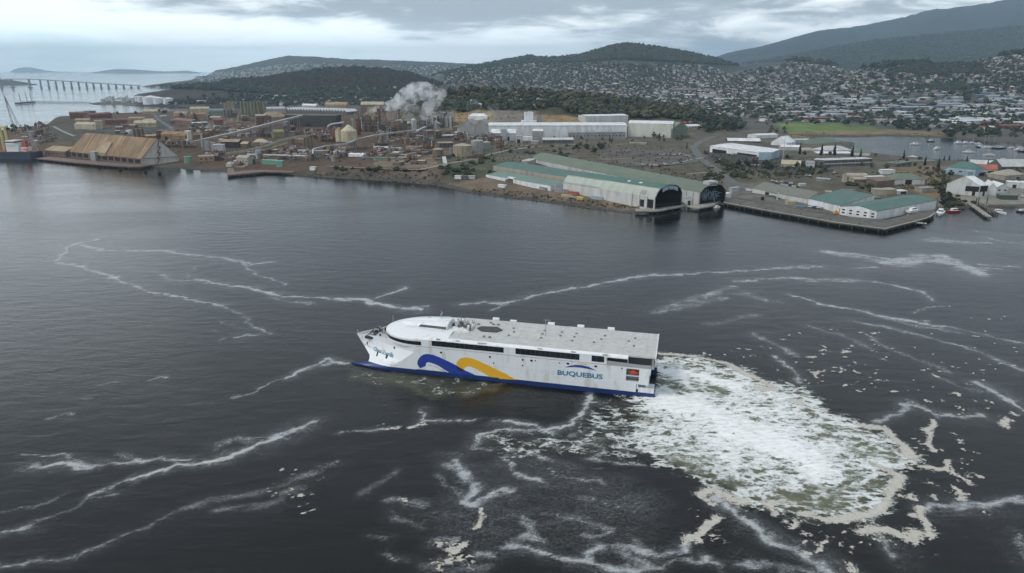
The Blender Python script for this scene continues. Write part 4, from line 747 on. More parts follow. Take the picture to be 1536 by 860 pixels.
def foot(k, x0, y0, x1, y1, dep):
    """front base edge in crop pixels (+ depth in m, or the back right base corner in crop pixels) -> four ground points, ground height, m per crop pixel"""
    a = g1(*C(k, x0, y0)); b = g1(*C(k, x1, y1)); z = min(a[2], b[2]); a2, b2 = a[:2], b[:2]
    if isinstance(dep, tuple): c2 = P(*C(k, *dep), z)
    else:
        e = (b2 - a2) / np.hypot(*(b2 - a2)); n = np.array([-e[1], e[0]]); n = n if n[1] > 0 or abs(n[0]) > .9 and n[0] > 0 else -n; c2 = b2 + n * dep
    m = math.hypot((a2[1] + b2[1]) / 2, H - z) / F / CR[k][2] * 1.02
    return a2, b2, c2, a2 + c2 - b2, z, m
def bld(k, x0, y0, x1, y1, dep, h, roof, wall, rc, name, cat, label, rh=0, doors=(), wins=0, wrows=1, group=None, zoff=0.0, strip=None):
    """roof: flat, gx (ridge along the front), gy (gable facing the front), mono (falls to the front), saw, hip, barrel"""
    a, b, c, d, z, m = foot(k, x0, y0, x1, y1, dep); z += zoff; h *= m; rh *= m
    ex, ey = b - a, d - a; Lx, Ly = np.hypot(*ex), np.hypot(*ey); ux, uy = ex / Lx, ey / Ly
    root = empty(name, (a[0], a[1], z), label, cat, group)
    def q(u, v, w): p = ux * u + uy * v; return (p[0], p[1], w)
    B = 4.0 + abs(zoff); wl = MB(); rf = MB(); t = 0.25; e = 0.35
    if roof == 'flat':
        wl.prism([q(0, 0, 0), q(Lx, 0, 0), q(Lx, Ly, 0), q(0, Ly, 0)], -B, h, bottom=False); rf.prism([q(-e, -e, 0), q(Lx + e, -e, 0), q(Lx + e, Ly + e, 0), q(-e, Ly + e, 0)], h, h + .35)
        if Lx > 14 and Ly > 10:
            for _ in range(2): u, v = random.uniform(.15, .75) * Lx, random.uniform(.2, .7) * Ly; rf.prism([q(u, v, 0), q(u + 2.5, v, 0), q(u + 2.5, v + 2, 0), q(u, v + 2, 0)], h + .35, h + 1.5)
    elif roof in ('gx', 'gy', 'mono', 'hip', 'barrel'):
        if roof == 'gx': prof = [(0, h), (Ly / 2, h + rh), (Ly, h)]; ax = 0
        elif roof == 'gy': prof = [(0, h), (Lx / 2, h + rh), (Lx, h)]; ax = 1
        elif roof == 'mono': prof = [(0, h), (Ly, h + rh)]; ax = 0
        elif roof == 'hip': prof = [(0, h), (Ly / 2, h + rh), (Ly, h)]; ax = 0
        else: prof = [(0, h), (Ly * .06, h + rh * .42), (Ly * .2, h + rh * .75), (Ly / 2, h + rh), (Ly * .8, h + rh * .75), (Ly * .94, h + rh * .42), (Ly, h)]; ax = 0
        LL = Lx if ax == 0 else Ly; g = (lambda s, w, zz: q(s, w, zz)) if ax == 0 else (lambda s, w, zz: q(w, s, zz)); W_ = prof[-1][0]; hi = min(LL * .3, W_ / 2) if roof == 'hip' else 0
        for s in (0, LL):
            pts = [g(s, 0, -B)] + ([g(s, w, zz) for w, zz in prof] if not hi else [g(s, 0, h), g(s, W_, h)]) + [g(s, W_, -B)]; wl.face(pts)
        wl.face([g(0, 0, -B), g(LL, 0, -B), g(LL, 0, prof[0][1]), g(0, 0, prof[0][1])]); wl.face([g(0, W_, -B), g(LL, W_, -B), g(LL, W_, prof[-1][1]), g(0, W_, prof[-1][1])])
        for i in range(len(prof) - 1):
            (w0, z0), (w1, z1) = prof[i], prof[i + 1]; o0 = -e if i == 0 else 0; o1 = e if i == len(prof) - 2 else 0
            s0a, s1a = (-e, LL + e); s0b, s1b = s0a, s1a
            if hi: s0a, s1a, s0b, s1b = ((-e, LL + e, hi, LL - hi) if i == 0 else (hi, LL - hi, -e, LL + e))
            for dz in (0.05, 0.05 + t): rf.face([g(s0a, w0 + o0, z0 + dz), g(s1a, w0 + o0, z0 + dz), g(s1b, w1 + o1, z1 + dz), g(s0b, w1 + o1, z1 + dz)])
            if i == 0: rf.face([g(s0a, w0 + o0, z0 + .05), g(s1a, w0 + o0, z0 + .05), g(s1a, w0 + o0, z0 + .05 + t), g(s0a, w0 + o0, z0 + .05 + t)])
            for s in (-e, LL + e):
                if not hi: rf.face([g(s, w0 + o0, z0 + .05), g(s, w1 + o1, z1 + .05), g(s, w1 + o1, z1 + .05 + t), g(s, w0 + o0, z0 + .05 + t)])
        if hi:
            for s, si in ((-e, hi), (LL + e, LL - hi)): rf.face([g(s, -e, h + .3), g(s, W_ + e, h + .3), g(si, W_ / 2, h + rh + .3)])
    elif roof == 'saw':
        n = max(3, int(Lx / 9)); w = Lx / n
        for i in range(n):
            u = i * w; wl.face([q(u, 0, -B), q(u + w, 0, -B), q(u + w, 0, h), q(u, 0, h + rh)]); wl.face([q(u, Ly, -B), q(u + w, Ly, -B), q(u + w, Ly, h), q(u, Ly, h + rh)]); rf.face([q(u, -e, h + rh), q(u + w, -e, h), q(u + w, Ly + e, h), q(u, Ly + e, h + rh)]); wl.face([q(u, 0, h), q(u, Ly, h), q(u, Ly, h + rh), q(u, 0, h + rh)])
        wl.face([q(0, 0, -B), q(0, Ly, -B), q(0, Ly, h), q(0, 0, h)]); wl.face([q(Lx, 0, -B), q(Lx, Ly, -B), q(Lx, Ly, h), q(Lx, 0, h)])
    wl.build('wall', pm(wall), root); rf.build('roof', pm(rc), root)
    def panel(nm, side, u0, u1, z0, z1, m_, off=.08):
        pb = MB()
        if side == 'f': pb.prism([q(u0, -off, 0), q(u1, -off, 0), q(u1, .02, 0), q(u0, .02, 0)], z0, z1)
        else: pb.prism([q(Lx - .02, u0, 0), q(Lx + off, u0, 0), q(Lx + off, u1, 0), q(Lx - .02, u1, 0)], z0, z1)
        pb.build(nm, m_, root)
    for dd in doors:                                     # (side, from, to as shares, height share)
        L_ = Lx if dd[0] == 'f' else Ly; panel('door', dd[0], dd[1] * L_, dd[2] * L_, -.1, dd[3] * h, m_dark)
    if wins:
        for r in range(wrows):
            zz = h * (0.25 + .62 * (r + .45) / wrows); hh = min(h * .15 / wrows, .75)
            for i in range(wins): u = Lx * (i + .5) / wins; panel('window', 'f', u - min(Lx * .2 / wins, 1.5), u + min(Lx * .2 / wins, 1.5), zz - hh, zz + hh, m_glass, .06)
    if strip: panel('wall_band', 'f', 0.01 * Lx, Lx * .99, strip[0] * h, strip[1] * h, pm(strip[2]), .12)
    return root
def tank(k, x, y, wpx, hpx, m_, name, label, roof='cone', cat='tank', group=None, n=20, legs=0, roofm=None, zoff=0.0):
    p = g1(*C(k, x, y)); m = math.hypot(p[1], H - p[2]) / F / CR[k][2] * 1.02; r = wpx * m / 2; h = hpx * m
    root = empty(name, (p[0], p[1] + r * .6, p[2] + zoff), label, cat, group); z0 = h * .42 if legs else -3.0
    mb = MB(); mb.cyl((0, 0), r, z0, h, n); mb.build('shell', m_, root)
    rf = MB(); rm = roofm or m_
    if roof == 'cone': rf.cyl((0, 0), r * 1.02, h, h + r * .22, n, r * .08)
    elif roof == 'dome': [rf.cyl((0, 0), r * math.cos(a), h + r * .7 * math.sin(a), h + r * .7 * math.sin(a + .39), n, r * math.cos(a + .39) + .02) for a in (0, .39, .78, 1.17)]
    elif roof == 'tall': rf.cyl((0, 0), r * 1.02, h, h + r * .75, n, r * .12)
    else: rf.cyl((0, 0), r * 1.02, h, h + .3, n)
    rf.build('roof', rm, root)
    for i in range(legs):
        a = 2 * math.pi * i / legs; l = MB(); l.tube((r * .85 * math.cos(a), r * .85 * math.sin(a), -3), (r * .85 * math.cos(a), r * .85 * math.sin(a), z0), .5, 5); l.build('leg', m_steel, root)
    if not legs and h > 6:
        l = MB(); l.tube((0, -r - .3, 0), (0, -r - .3, h), .18, 4); l.build('ladder', m_steel, root)
    return root
def stack(k, x, y, hpx, wpx, m_, label, name='chimney_stack', group=None, top=.7, zoff=0):
    p = g1(*C(k, x, y)); m = math.hypot(p[1], H - p[2]) / F / CR[k][2] * 1.02; h = hpx * m; r = wpx * m / 2
    root = empty(name, (p[0], p[1], p[2] + zoff), label, 'chimney', group); b = MB(); b.cyl((0, 0), r, -3, h, 10, r * top); b.build('shaft', m_, root); c = MB(); c.cyl((0, 0), r * top * 1.3, h - r * 1.2, h, 10); c.build('rim', m_, root); return root
def gantry(name, label, cat, pts, w, hgt_, m_, legm, every=26.0, group=None, roofm=None):
    """covered conveyor or pipe bridge along crop points given with the height of its underside (m)"""
    W3 = []
    for k, x, y, hh in pts:                              # the pixel is the top of the gallery; hh is its height above ground
        px, py = C(k, x, y); z = 12.0; g = None
        for _ in range(12):
            q = P(px, py, z + hh); z = float(hgt(q[0], q[1]))
        W3.append(np.array([q[0], q[1], z + hh - hgt_]))
    o = W3[0].copy(); root = empty(name, tuple(o), label, cat, group); body = MB()
    for a, b in zip(W3[:-1], W3[1:]):
        a, b = a - o, b - o; d = (b - a)[:2]; d = d / np.hypot(*d); n = np.array([-d[1], d[0]]) * w / 2; c = [(a[:2] - n, a[2]), (a[:2] + n, a[2]), (b[:2] + n, b[2]), (b[:2] - n, b[2])]
        lo = [(p[0], p[1], zz) for p, zz in c]; hi = [(p[0], p[1], zz + hgt_) for p, zz in c]
        for i in range(4): j = (i + 1) % 4; body.face([lo[i], lo[j], hi[j], hi[i]], 0)
        body.face(hi, 1); body.face(lo[::-1], 0)
    body.build('gallery', [m_, roofm or m_], root)
    for a, b in zip(W3[:-1], W3[1:]):
        L_ = np.hypot(*(b - a)[:2]); n = max(1, int(L_ / every))
        for i in range(n):
            p = a + (b - a) * (i + .5) / n; gz = float(hgt(p[0], p[1]))
            if p[2] - gz < 2: continue
            l = MB(); d = (b - a)[:2] / L_; nn = np.array([-d[1], d[0]])
            for s in (-1, 1): t = p[:2] - o[:2] + nn * s * w * .3; l.tube((t[0] + nn[0] * s * w * .25, t[1] + nn[1] * s * w * .25, gz - 2 - o[2]), (t[0], t[1], p[2] - o[2]), .35, 4)
            l.tube((p[0] - o[0] - nn[0] * w * .4, p[1] - o[1] - nn[1] * w * .4, (gz + p[2]) / 2 - o[2]), (p[0] - o[0] + nn[0] * w * .4, p[1] - o[1] + nn[1] * w * .4, (gz + p[2]) / 2 - o[2]), .25, 4); l.build('trestle', legm, root)
    return root
def pipeline(name, label, pts, r, m_, cat='pipe', group=None):
    W3 = []
    for k, x, y, hh in pts:
        px, py = C(k, x, y); z = 12.0
        for _ in range(12): q = P(px, py, z + hh); z = float(hgt(q[0], q[1]))
        W3.append(np.array([q[0], q[1], z + hh]))
    o = W3[0]; mb = MB()
    for a, b in zip(W3[:-1], W3[1:]): mb.tube(a - o, b - o, r, 8)
    root = empty(name, tuple(o), label, cat, group); mb.build('run', m_, root)
    for a, b in zip(W3[:-1], W3[1:]):
        L_ = np.linalg.norm(b - a); n = int(L_ / 22)
        for i in range(n):
            p = a + (b - a) * (i + .5) / n; gz = float(hgt(p[0], p[1]))
            if p[2] - gz > 1.5: l = MB(); l.tube((p[0] - o[0], p[1] - o[1], gz - 1 - o[2]), (p[0] - o[0], p[1] - o[1], p[2] - o[2]), .3, 4); l.build('pipe_support', m_steel, root)
    return root
def plant(k, x0, y0, x1, y1, dep, h, label, cols, seed, name='process_plant', dense=1.0, pipes=True):
    """open steel process structure with decks, vessels, ducts and pipes"""
    a, b, c, d, z, m = foot(k, x0, y0, x1, y1, dep); h *= m; ex, ey = b - a, d - a; Lx, Ly = np.hypot(*ex), np.hypot(*ey); ux, uy = ex / Lx, ey / Ly; R = random.Random(seed)
    root = empty(name, (a[0], a[1], z), label, 'process plant')
    def q(u, v, w): p = ux * u + uy * v; return (p[0], p[1], w)
    fr = MB(); nu, nv = max(2, int(Lx / 8)), max(2, int(Ly / 8)); tops = {}
    for i in range(nu + 1):
        for j in range(nv + 1):
            hh = h * R.uniform(.45, 1.0); tops[i, j] = hh; fr.tube(q(Lx * i / nu, Ly * j / nv, -3), q(Lx * i / nu, Ly * j / nv, hh), .3, 4)
            for w in np.arange(5, hh, 6.0):
                if i < nu: fr.tube(q(Lx * i / nu, Ly * j / nv, w), q(Lx * (i + 1) / nu, Ly * j / nv, w), .25, 4)
                if j < nv and R.random() < .6: fr.tube(q(Lx * i / nu, Ly * j / nv, w), q(Lx * i / nu, Ly * (j + 1) / nv, w), .25, 4)
            if i < nu and R.random() < .5: fr.tube(q(Lx * i / nu, Ly * j / nv, 0), q(Lx * (i + 1) / nu, Ly * j / nv, hh * .6), .2, 4)
    fr.build('frame', m_steel if R.random() < .5 else m_rust, root)
    n = int((Lx * Ly / 110 + 4) * dense)
    for i in range(min(n, 26)):
        u, v = R.uniform(0, .85) * Lx, R.uniform(0, .85) * Ly; w, dd, hh = R.uniform(3, 9), R.uniform(3, 8), h * R.uniform(.25, .95); mb = MB(); z0 = R.choice((-3, -3, hh * .5))
        if R.random() < .55: mb.prism([q(u, v, 0), q(u + w, v, 0), q(u + w, v + dd, 0), q(u, v + dd, 0)], z0, hh); mb.build('clad_bay', pm(R.choice(cols)), root)
        else: mb.cyl(q(u, v, 0)[:2], w * .45, z0, hh * .9, 10); mb.cyl(q(u, v, 0)[:2], w * .45, hh * .9, hh * .9 + w * .25, 10, .3); mb.build('vessel', pm(R.choice(cols)), root)
    if pipes:
        for i in range(min(int(n * .8) + 2, 16)):
            u, v, w = R.uniform(0, 1) * Lx, R.uniform(0, 1) * Ly, h * R.uniform(.3, 1.05); mb = MB(); r = R.uniform(.35, 1.1); u2 = min(max(u + R.uniform(-14, 14), 0), Lx); p0, p1, p2 = q(u, v, R.uniform(0, .4) * w), q(u, v, w), q(u2, v + R.uniform(-3, 3), w * R.uniform(.85, 1.1))
            mb.tube(p0, p1, r, 6); mb.tube(p1, p2, r, 6); mb.build('duct', R.choice((m_steel, pm('lgrey'), m_rust)), root)
    return root
# ------------------------------------------------------------------ zinc works on the left
def works():
    # the long ore shed and the wharf in front of it
    a, b, c = P(107, 235, 4), P(213, 246.5, 4), P(269, 243, 4); ex, ey = b - a, c - b
    R = empty('ore_shed', (a[0], a[1], 4), 'long rust stained A-frame ore shed with white gable end on the wharf', 'shed'); o = a
    def q(u, v, z): p = ex * u + ey * v; return (p[0], p[1], z)
    e, rr = 8.0, 33.0; wl = MB()
    wl.face([q(0, 0, -3), q(1, 0, -3), q(1, 0, e), q(0, 0, e)]); wl.face([q(0, 1, -3), q(1, 1, -3), q(1, 1, e), q(0, 1, e)]); wl.face([q(0, 0, -3), q(0, 1, -3), q(0, 1, e), q(0, .52, rr), q(0, 0, e)]); wl.build('wall', pm('brown'), R)
    gb = MB(); gb.face([q(1, 0, -3), q(1, 1, -3), q(1, 1, e), q(1, .48, rr), q(1, 0, e)]); gb.build('gable_end', mat('gable_white', (0.50, 0.48, 0.46), 0.7, .12, .08, streak=.6, dirt=(0.36, 0.27, 0.20)), R)
    m_r = bpy.data.materials.new('streaked_tan_roof'); m_r.use_nodes = True; nt = m_r.node_tree; N = nt.nodes.new; L = nt.links.new; bs = nt.nodes['Principled BSDF']; bs.inputs['Roughness'].default_value = .85
    tc = N('ShaderNodeTexCoord'); rot = N('ShaderNodeMapping'); rot.vector_type = 'POINT'; rot.inputs[2].default_value = (0, 0, -math.atan2(ex[1], ex[0])); L(tc.outputs['Object'], rot.inputs[0])
    mp = N('ShaderNodeMapping'); mp.inputs[3].default_value = (.55, .014, .014); L(rot.outputs[0], mp.inputs[0]); n1 = N('ShaderNodeTexNoise'); n1.inputs['Scale'].default_value = 1.0; n1.inputs['Detail'].default_value = 7; n1.inputs['Roughness'].default_value = .75; L(mp.outputs[0], n1.inputs['Vector'])
    rp = N('ShaderNodeValToRGB'); L(n1.outputs['Fac'], rp.inputs[0]); els = rp.color_ramp.elements; els[0].position = .33; els[0].color = (.15, .095, .055, 1); els[1].position = .70; els[1].color = (.46, .40, .31, 1); x_ = els.new(.47); x_.color = (.21, .135, .075, 1); x_ = els.new(.58); x_.color = (.28, .20, .12, 1)
    n2 = N('ShaderNodeTexNoise'); n2.inputs['Scale'].default_value = .05; n2.inputs['Detail'].default_value = 6; L(rot.outputs[0], n2.inputs['Vector']); mr = N('ShaderNodeMapRange'); L(n2.outputs['Fac'], mr.inputs[0]); mr.inputs[1].default_value = .3; mr.inputs[2].default_value = .7; mr.inputs[3].default_value = .75; mr.inputs[4].default_value = 1.2
    mx = N('ShaderNodeMix'); mx.data_type = 'RGBA'; mx.blend_type = 'MULTIPLY'; mx.inputs[0].default_value = 1; L(rp.outputs[0], mx.inputs[6]); L(mr.outputs[0], mx.inputs[7]); L(mx.outputs[2], bs.inputs['Base Color'])
    for s, (v0, z0, v1, z1) in enumerate(((-.02, e - .6, .48, rr + .2), (1.02, e - .6, .48, rr + .2))):
        rf = MB(); rf.face([q(-.01, v0, z0), q(1.008, v0, z0), q(1.008, v1, z1), q(-.01, v1 + .03, z1)]); rf.face([q(-.01, v0, z0 - .4), q(1.008, v0, z0 - .4), q(1.008, v1, z1 - .4), q(-.01, v1 + .03, z1 - .4)]); rf.face([q(1.008, v0, z0 - .4), q(1.008, v1, z1 - .4), q(1.008, v1, z1), q(1.008, v0, z0)]); rf.build('roof', m_r, R)
    dm = MB(); dm.prism([q(.36, -.02, 0), q(.44, .26, 0), q(.50, .26, 0), q(.53, -.02, 0)], [e - 2, 18, 18, e - 2], [e + 2.6, 24.5, 24.5, e + 2.0]); dm.build('conveyor_dormer', pm('tan'), R)
    for i in range(11):
        u = .02 + i * .09; w = MB(); w.prism([q(u, -.012, 0), q(u + .06, -.012, 0), q(u + .06, .002, 0), q(u, .002, 0)], 1.0, e - 2.5); w.build('bay_opening', m_dark, R)
    st = MB(); pz = [(0.38, 0), (.46, 6), (.40, 6), (.50, 14), (.42, 14), (.52, 22), (.46, 22), (.5, 30)]
    for p0, p1 in zip(pz[:-1], pz[1:]): st.tube(q(1.012, p0[0], p0[1]), q(1.012, p1[0], p1[1]), .6, 4)
    st.build('stair', m_rust, R)
    bd = MB(); bd.prism([q(1.012, .02, 0), q(1.012, .98, 0), q(1.006, .98, 0), q(1.006, .02, 0)], e - .8, e); bd.build('girt', m_steel, R)
    # lower annexe shed running left of the ore shed
    bld(2, -250, 655, -5, 672, 30, 62, 'gx', 'brown', 'tan', 'loading_shed', 'shed', 'low tan loading shed between the moored ship and the ore shed', rh=40, wins=8)
    bld(2, 285, 715, 345, 722, 8, 105, 'flat', 'grey', 'lgrey', 'transfer_tower', 'tower', 'pale square transfer tower in front of the ore shed roof')
    # brick office block and neighbours on the bluff
    bld(2, 40, 225, 275, 218, 14, 62, 'gx', 'brick', 'brown', 'brick_office', 'office block', 'long red brick office block with rows of windows on the bluff', rh=14, wins=14, wrows=2)
    bld(2, 275, 222, 540, 212, 14, 52, 'gx', 'brick', 'brick', 'brick_wing', 'office block', 'lower brick wing joined to the office block on the bluff', rh=14, wins=12, wrows=2)
    bld(2, 205, 160, 335, 158, 10, 42, 'flat', 'dgrey', 'dgrey', 'roof_house', 'building', 'dark flat box rising behind the brick office block')
    bld(2, 95, 345, 345, 350, 22, 55, 'gx', 'cream', 'cream', 'cream_shed', 'shed', 'cream gabled shed below the brick office, larger of the pair', rh=22)
    bld(2, 345, 348, 430, 342, 14, 95, 'flat', 'cream', 'cream', 'cream_tower_block', 'building', 'tall cream block with a pale flat roof at the end of the cream shed', doors=(('s', .2, .5, .5),))
    bld(2, 95, 260, 270, 262, 14, 24, 'gx', 'tan', 'tan', 'tan_shed', 'shed', 'tan shed behind the larger cream shed under the brick office', rh=14)
    bld(2, 455, 290, 715, 285, 10, 52, 'mono', 'brick', 'brick', 'brick_store', 'shed', 'low dark red brick store right of the cream block', rh=4, wins=8)
    bld(2, 790, 320, 1050, 318, 16, 45, 'gx', 'cream', 'cream', 'cream_store', 'shed', 'cream store by the forked works road', rh=25, wins=5)
    bld(2, 905, 262, 1030, 258, 12, 20, 'gx', 'cream', 'cream', 'small_cream_store', 'shed', 'small cream shed behind the store at the forked road', rh=14)
    bld(2, 650, 325, 790, 318, 9, 24, 'gx', 'brick', 'brick', 'brick_hut', 'hut', 'small red brick hut left of the cream store', rh=12)
    bld(2, 720, 235, 910, 240, 12, 22, 'gx', 'stone', 'tan', 'stone_shed', 'shed', 'stone coloured shed on the rise behind the brick store', rh=14)
    bld(2, 895, 165, 1065, 162, 14, 26, 'gx', 'cream', 'cream', 'cream_barn', 'shed', 'pale cream barn at the waters edge behind the works road', rh=20, wins=5)
    bld(2, 1110, 205, 1180, 203, 8, 12, 'gx', 'cream', 'cream', 'gate_hut', 'hut', 'tiny cream hut beside the works road', rh=10)
    bld(2, 1255, 215, 1407, 215, 20, 50, 'gx', 'cream', 'tan', 'yellow_wall_shed', 'shed', 'cream walled shed with orange brown roof at the back road bend', rh=20)
    bld(2, 1220, 285, 1407, 280, 26, 34, 'gx', 'brown', 'brick', 'red_roof_shed', 'shed', 'wide shed with faded red roof below the cream walled shed', rh=22, wins=6)
    for i in range(5): tank(2, 792 + i * 26, 440 - i * 2, 27, 88, pm('tan') if i % 2 else pm('brown'), 'ore_silo', 'tall ribbed brown silo in the row behind the ore shed ridge', 'flat', 'silo', 'brown silos behind the ore shed', 10)
    bld(2, 920, 465, 1050, 462, 18, 36, 'gx', 'brown', 'tan', 'crusher_house', 'building', 'tan roofed crusher house right of the brown silos', rh=14)
    bld(2, 1110, 470, 1330, 465, 24, 60, 'gx', 'orange', 'orange', 'roaster_house', 'building', 'rust orange gabled house right of the crusher house', rh=25, doors=(('f', .2, .35, .6),))
    bld(2, 1050, 385, 1180, 380, 12, 16, 'flat', 'brown', 'tan', 'low_tan_store', 'shed', 'low flat tan store uphill of the orange house')
    plant(2, 1080, 560, 1320, 560, 22, 95, 'dark open steel plant behind the white gable', ('brown', 'rust', 'dgrey', 'tan'), 1)
    # back row with the tall silos and tanks
    bld(3, 180, 205, 385, 203, 14, 34, 'gx', 'cream', 'cream', 'pale_long_store', 'shed', 'pale cream store with roof vents along the back water', rh=18)
    bld(3, 385, 235, 540, 232, 14, 45, 'gx', 'pgreen', 'pgreen', 'green_store', 'shed', 'faded green store beside the brown silo block', rh=16, wins=4)
    bld(3, 0, 255, 230, 262, 16, 32, 'gx', 'tan', 'tan', 'long_tan_shed', 'shed', 'long tan shed in front of the pale cream store', rh=14, wins=6)
    bld(3, 230, 275, 360, 270, 14, 42, 'gx', 'tan', 'orange', 'orange_roof_shed', 'shed', 'shed with orange brown roof right of the long tan shed', rh=16)
    bld(3, 395, 290, 505, 290, 10, 26, 'gx', 'brown', 'cream', 'cream_roof_hut', 'shed', 'hut with a bright cream roof left of the red shed', rh=12)
    bld(3, 215, 370, 380, 365, 18, 48, 'flat', 'dgrey', 'white', 'white_roof_shed', 'shed', 'dark walled shed with flat white roof by the small steam puff', wins=7)
    bld(3, 0, 330, 205, 350, 18, 44, 'gx', 'brown', 'brick', 'pink_roof_shed', 'shed', 'long shed with faded pinkish roof left of the white roof', rh=18, wins=6)
    bld(3, 440, 345, 545, 340, 16, 50, 'gx', 'brick', 'brick', 'red_shed', 'shed', 'dark red gabled shed behind the first conveyor', rh=20)
    bld(3, 650, 365, 740, 362, 14, 52, 'flat', 'tan', 'olive', 'tan_block', 'building', 'square tan block under the first conveyor')
    for i in range(6): tank(3, 553 + i * 20, 172, 21, 78, pm('olive') if i % 2 else pm('tan'), 'grain_silo', 'tall slender tan silo in the square block by the back water', 'flat', 'silo', 'tan silo block', 8)
    plant(3, 545, 260, 690, 255, 14, 95, 'dark steel bin structure under the tan silo block', ('dgrey', 'black', 'brown'), 2)
    for i in range(8): tank(3, 745 + i * 34, 250, 35, 145, pm('olive') if i % 2 else pm('moss'), 'leach_silo', 'tall green and yellow ribbed silo in the long row', 'flat', 'silo', 'row of green and yellow silos', 12)
    plant(3, 700, 300, 900, 295, 16, 60, 'low pipework and pumps in front of the green silos', ('grey', 'dgrey', 'brown'), 3)
    bld(3, 890, 320, 985, 318, 16, 70, 'flat', 'brick', 'stone', 'brick_tower', 'building', 'red brick tower block under the green silos', wins=4, wrows=3)
    bld(4, 35, 325, 115, 322, 14, 90, 'gx', 'brick', 'stone', 'brick_mill', 'building', 'red brick mill with pale roof where the conveyor passes', rh=14, wins=4, wrows=2)
    bld(4, 115, 325, 187, 322, 14, 92, 'flat', 'brick', 'brown', 'dark_brick_block', 'building', 'dark brick block beside the brick mill')
    bld(4, 120, 290, 340, 275, 30, 42, 'hip', 'tan', 'tan', 'tan_hip_shed', 'shed', 'broad shed with a tan hipped roof behind the conveyor', rh=50)
    bld(4, 130, 200, 320, 195, 16, 40, 'gx', 'lgrey', 'lgrey', 'grey_hall', 'hall', 'pale grey hall with dark window bays right of the green silos', rh=16, wins=9)
    bld(4, 330, 195, 926, 215, 46, 26, 'saw', 'dgrey', 'white', 'sawtooth_hall', 'hall', 'long hall with bright white sawtooth roof', rh=22)
    bld(4, 320, 330, 820, 335, 30, 105, 'flat', 'black', 'dgrey', 'cell_house', 'hall', 'huge dark cell house under the white sawtooth roof', doors=(('f', .1, .2, .4), ('f', .4, .52, .3)))
    bld(4, 710, 150, 926, 150, 20, 34, 'gx', 'tan', 'tan', 'back_tan_shed', 'shed', 'long tan shed beyond the white sawtooth roof', rh=22, wins=8)
    bld(4, 480, 135, 620, 135, 16, 14, 'gx', 'lgrey', 'white', 'pale_back_shed', 'shed', 'pale roofed shed beyond the sawtooth hall', rh=14)
    bld(5, 275, 190, 500, 190, 24, 70, 'gx', 'brown', 'cream', 'dark_gable_hall', 'hall', 'dark hall with cream roof just left of the big steam plume', rh=25)
    # middle rows
    plant(3, 20, 560, 110, 600, 16, 90, 'rusty hopper structure right of the white gable', ('rust', 'brown', 'tan'), 4)
    bld(3, 0, 500, 130, 500, 24, 40, 'gx', 'orange', 'orange', 'orange_heap_shed', 'shed', 'rusty orange shed left of the small white dome silo', rh=35)
    tank(3, 172, 500, 46, 80, pm('dwhite'), 'dome_silo', 'small white silo with dome top beside the orange shed', 'dome', 'silo')
    bld(3, 215, 480, 305, 478, 10, 32, 'flat', 'orange', 'orange', 'orange_box_store', 'shed', 'small square orange store right of the white dome silo')
    stack(3, 316, 580, 140, 26, pm('lgrey'), 'short white chimney where the first conveyor starts')
    for i in range(6): tank(3, 325 + i * 24, 610 + i * 4, 22, 95, pm('lgrey') if i % 3 else pm('grey'), 'filter_vessel', 'upright grey filter vessel in the rack by the white chimney', 'flat', 'vessel', 'rack of grey filter vessels', 10)
    bld(3, 430, 655, 545, 650, 16, 90, 'flat', 'lgrey', 'lgrey', 'filter_house', 'building', 'pale grey panelled filter house right of the filter vessels', wins=4)
    tank(3, 152, 752, 74, 66, pm('mint'), 'mint_tank', 'mint green round tank right of the white gable', 'flat', 'tank')
    bld(3, 275, 735, 440, 730, 12, 50, 'gx', 'tan', 'tan', 'tan_wharf_store', 'shed', 'tan wharf store right of the mint tank', rh=12, wins=3)
    bld(3, 515, 590, 710, 588, 18, 62, 'gx', 'black', 'tan', 'tan_roof_plant', 'building', 'dark building with tan roof between the two conveyors', rh=22)
    bld(3, 725, 590, 800, 588, 14, 42, 'gx', 'brown', 'cream', 'small_cream_roof_plant', 'building', 'small building with bright cream roof between the conveyors', rh=18)
    bld(4, 0, 520, 135, 512, 20, 30, 'hip', 'tan', 'cream', 'cream_hip_shed', 'shed', 'shed with bright cream hipped roof above the lower conveyor', rh=26)
    bld(4, 205, 445, 310, 440, 14, 52, 'gx', 'olive', 'olive', 'olive_shed', 'shed', 'olive green gabled shed under the upper conveyor', rh=22)
    plant(3, 560, 480, 900, 470, 20, 60, 'tangle of steaming pipes and vats under the first conveyor', ('grey', 'dgrey', 'brown', 'lgrey'), 5)
    plant(3, 900, 470, 1003, 465, 20, 130, 'tall dark pipe racks right of the thin steam jet', ('brown', 'dgrey', 'brick'), 6)
    plant(4, 60, 425, 220, 420, 18, 80, 'dark pipe racks below the brick mill', ('dgrey', 'brown', 'black'), 7)
    bld(4, 355, 535, 505, 545, 14, 80, 'flat', 'brown', 'tan', 'brown_plant_block', 'building', 'brown block with tan roof above the grey pipeline', strip=(.35, .6, 'rust'))
    for i in range(6): tank(4, 512 + i * 18, 552, 17, 100, pm('olive') if i % 2 else pm('brown'), 'thin_column', 'thin olive column beside the brown block', 'flat', 'vessel', 'thin olive columns', 8)
    plant(4, 450, 430, 780, 440, 22, 75, 'grey steaming vats and pipes before the dark cell house', ('lgrey', 'grey', 'dgrey', 'brown'), 8)
    plant(4, 600, 480, 760, 490, 16, 80, 'dark pipe rack left of the two cream hoppers', ('dgrey', 'black', 'grey'), 9)
    bld(4, 760, 480, 830, 480, 16, 110, 'gy', 'brick', 'rust', 'rust_gable_tower', 'building', 'rust red gabled tower behind the two cream hoppers', rh=25)
    tank(5, 66, 560, 76, 180, m_cream, 'cream_hopper', 'smaller rusty topped cream hopper on legs', 'tall', 'hopper', None, 20, 8, pm('orange'))
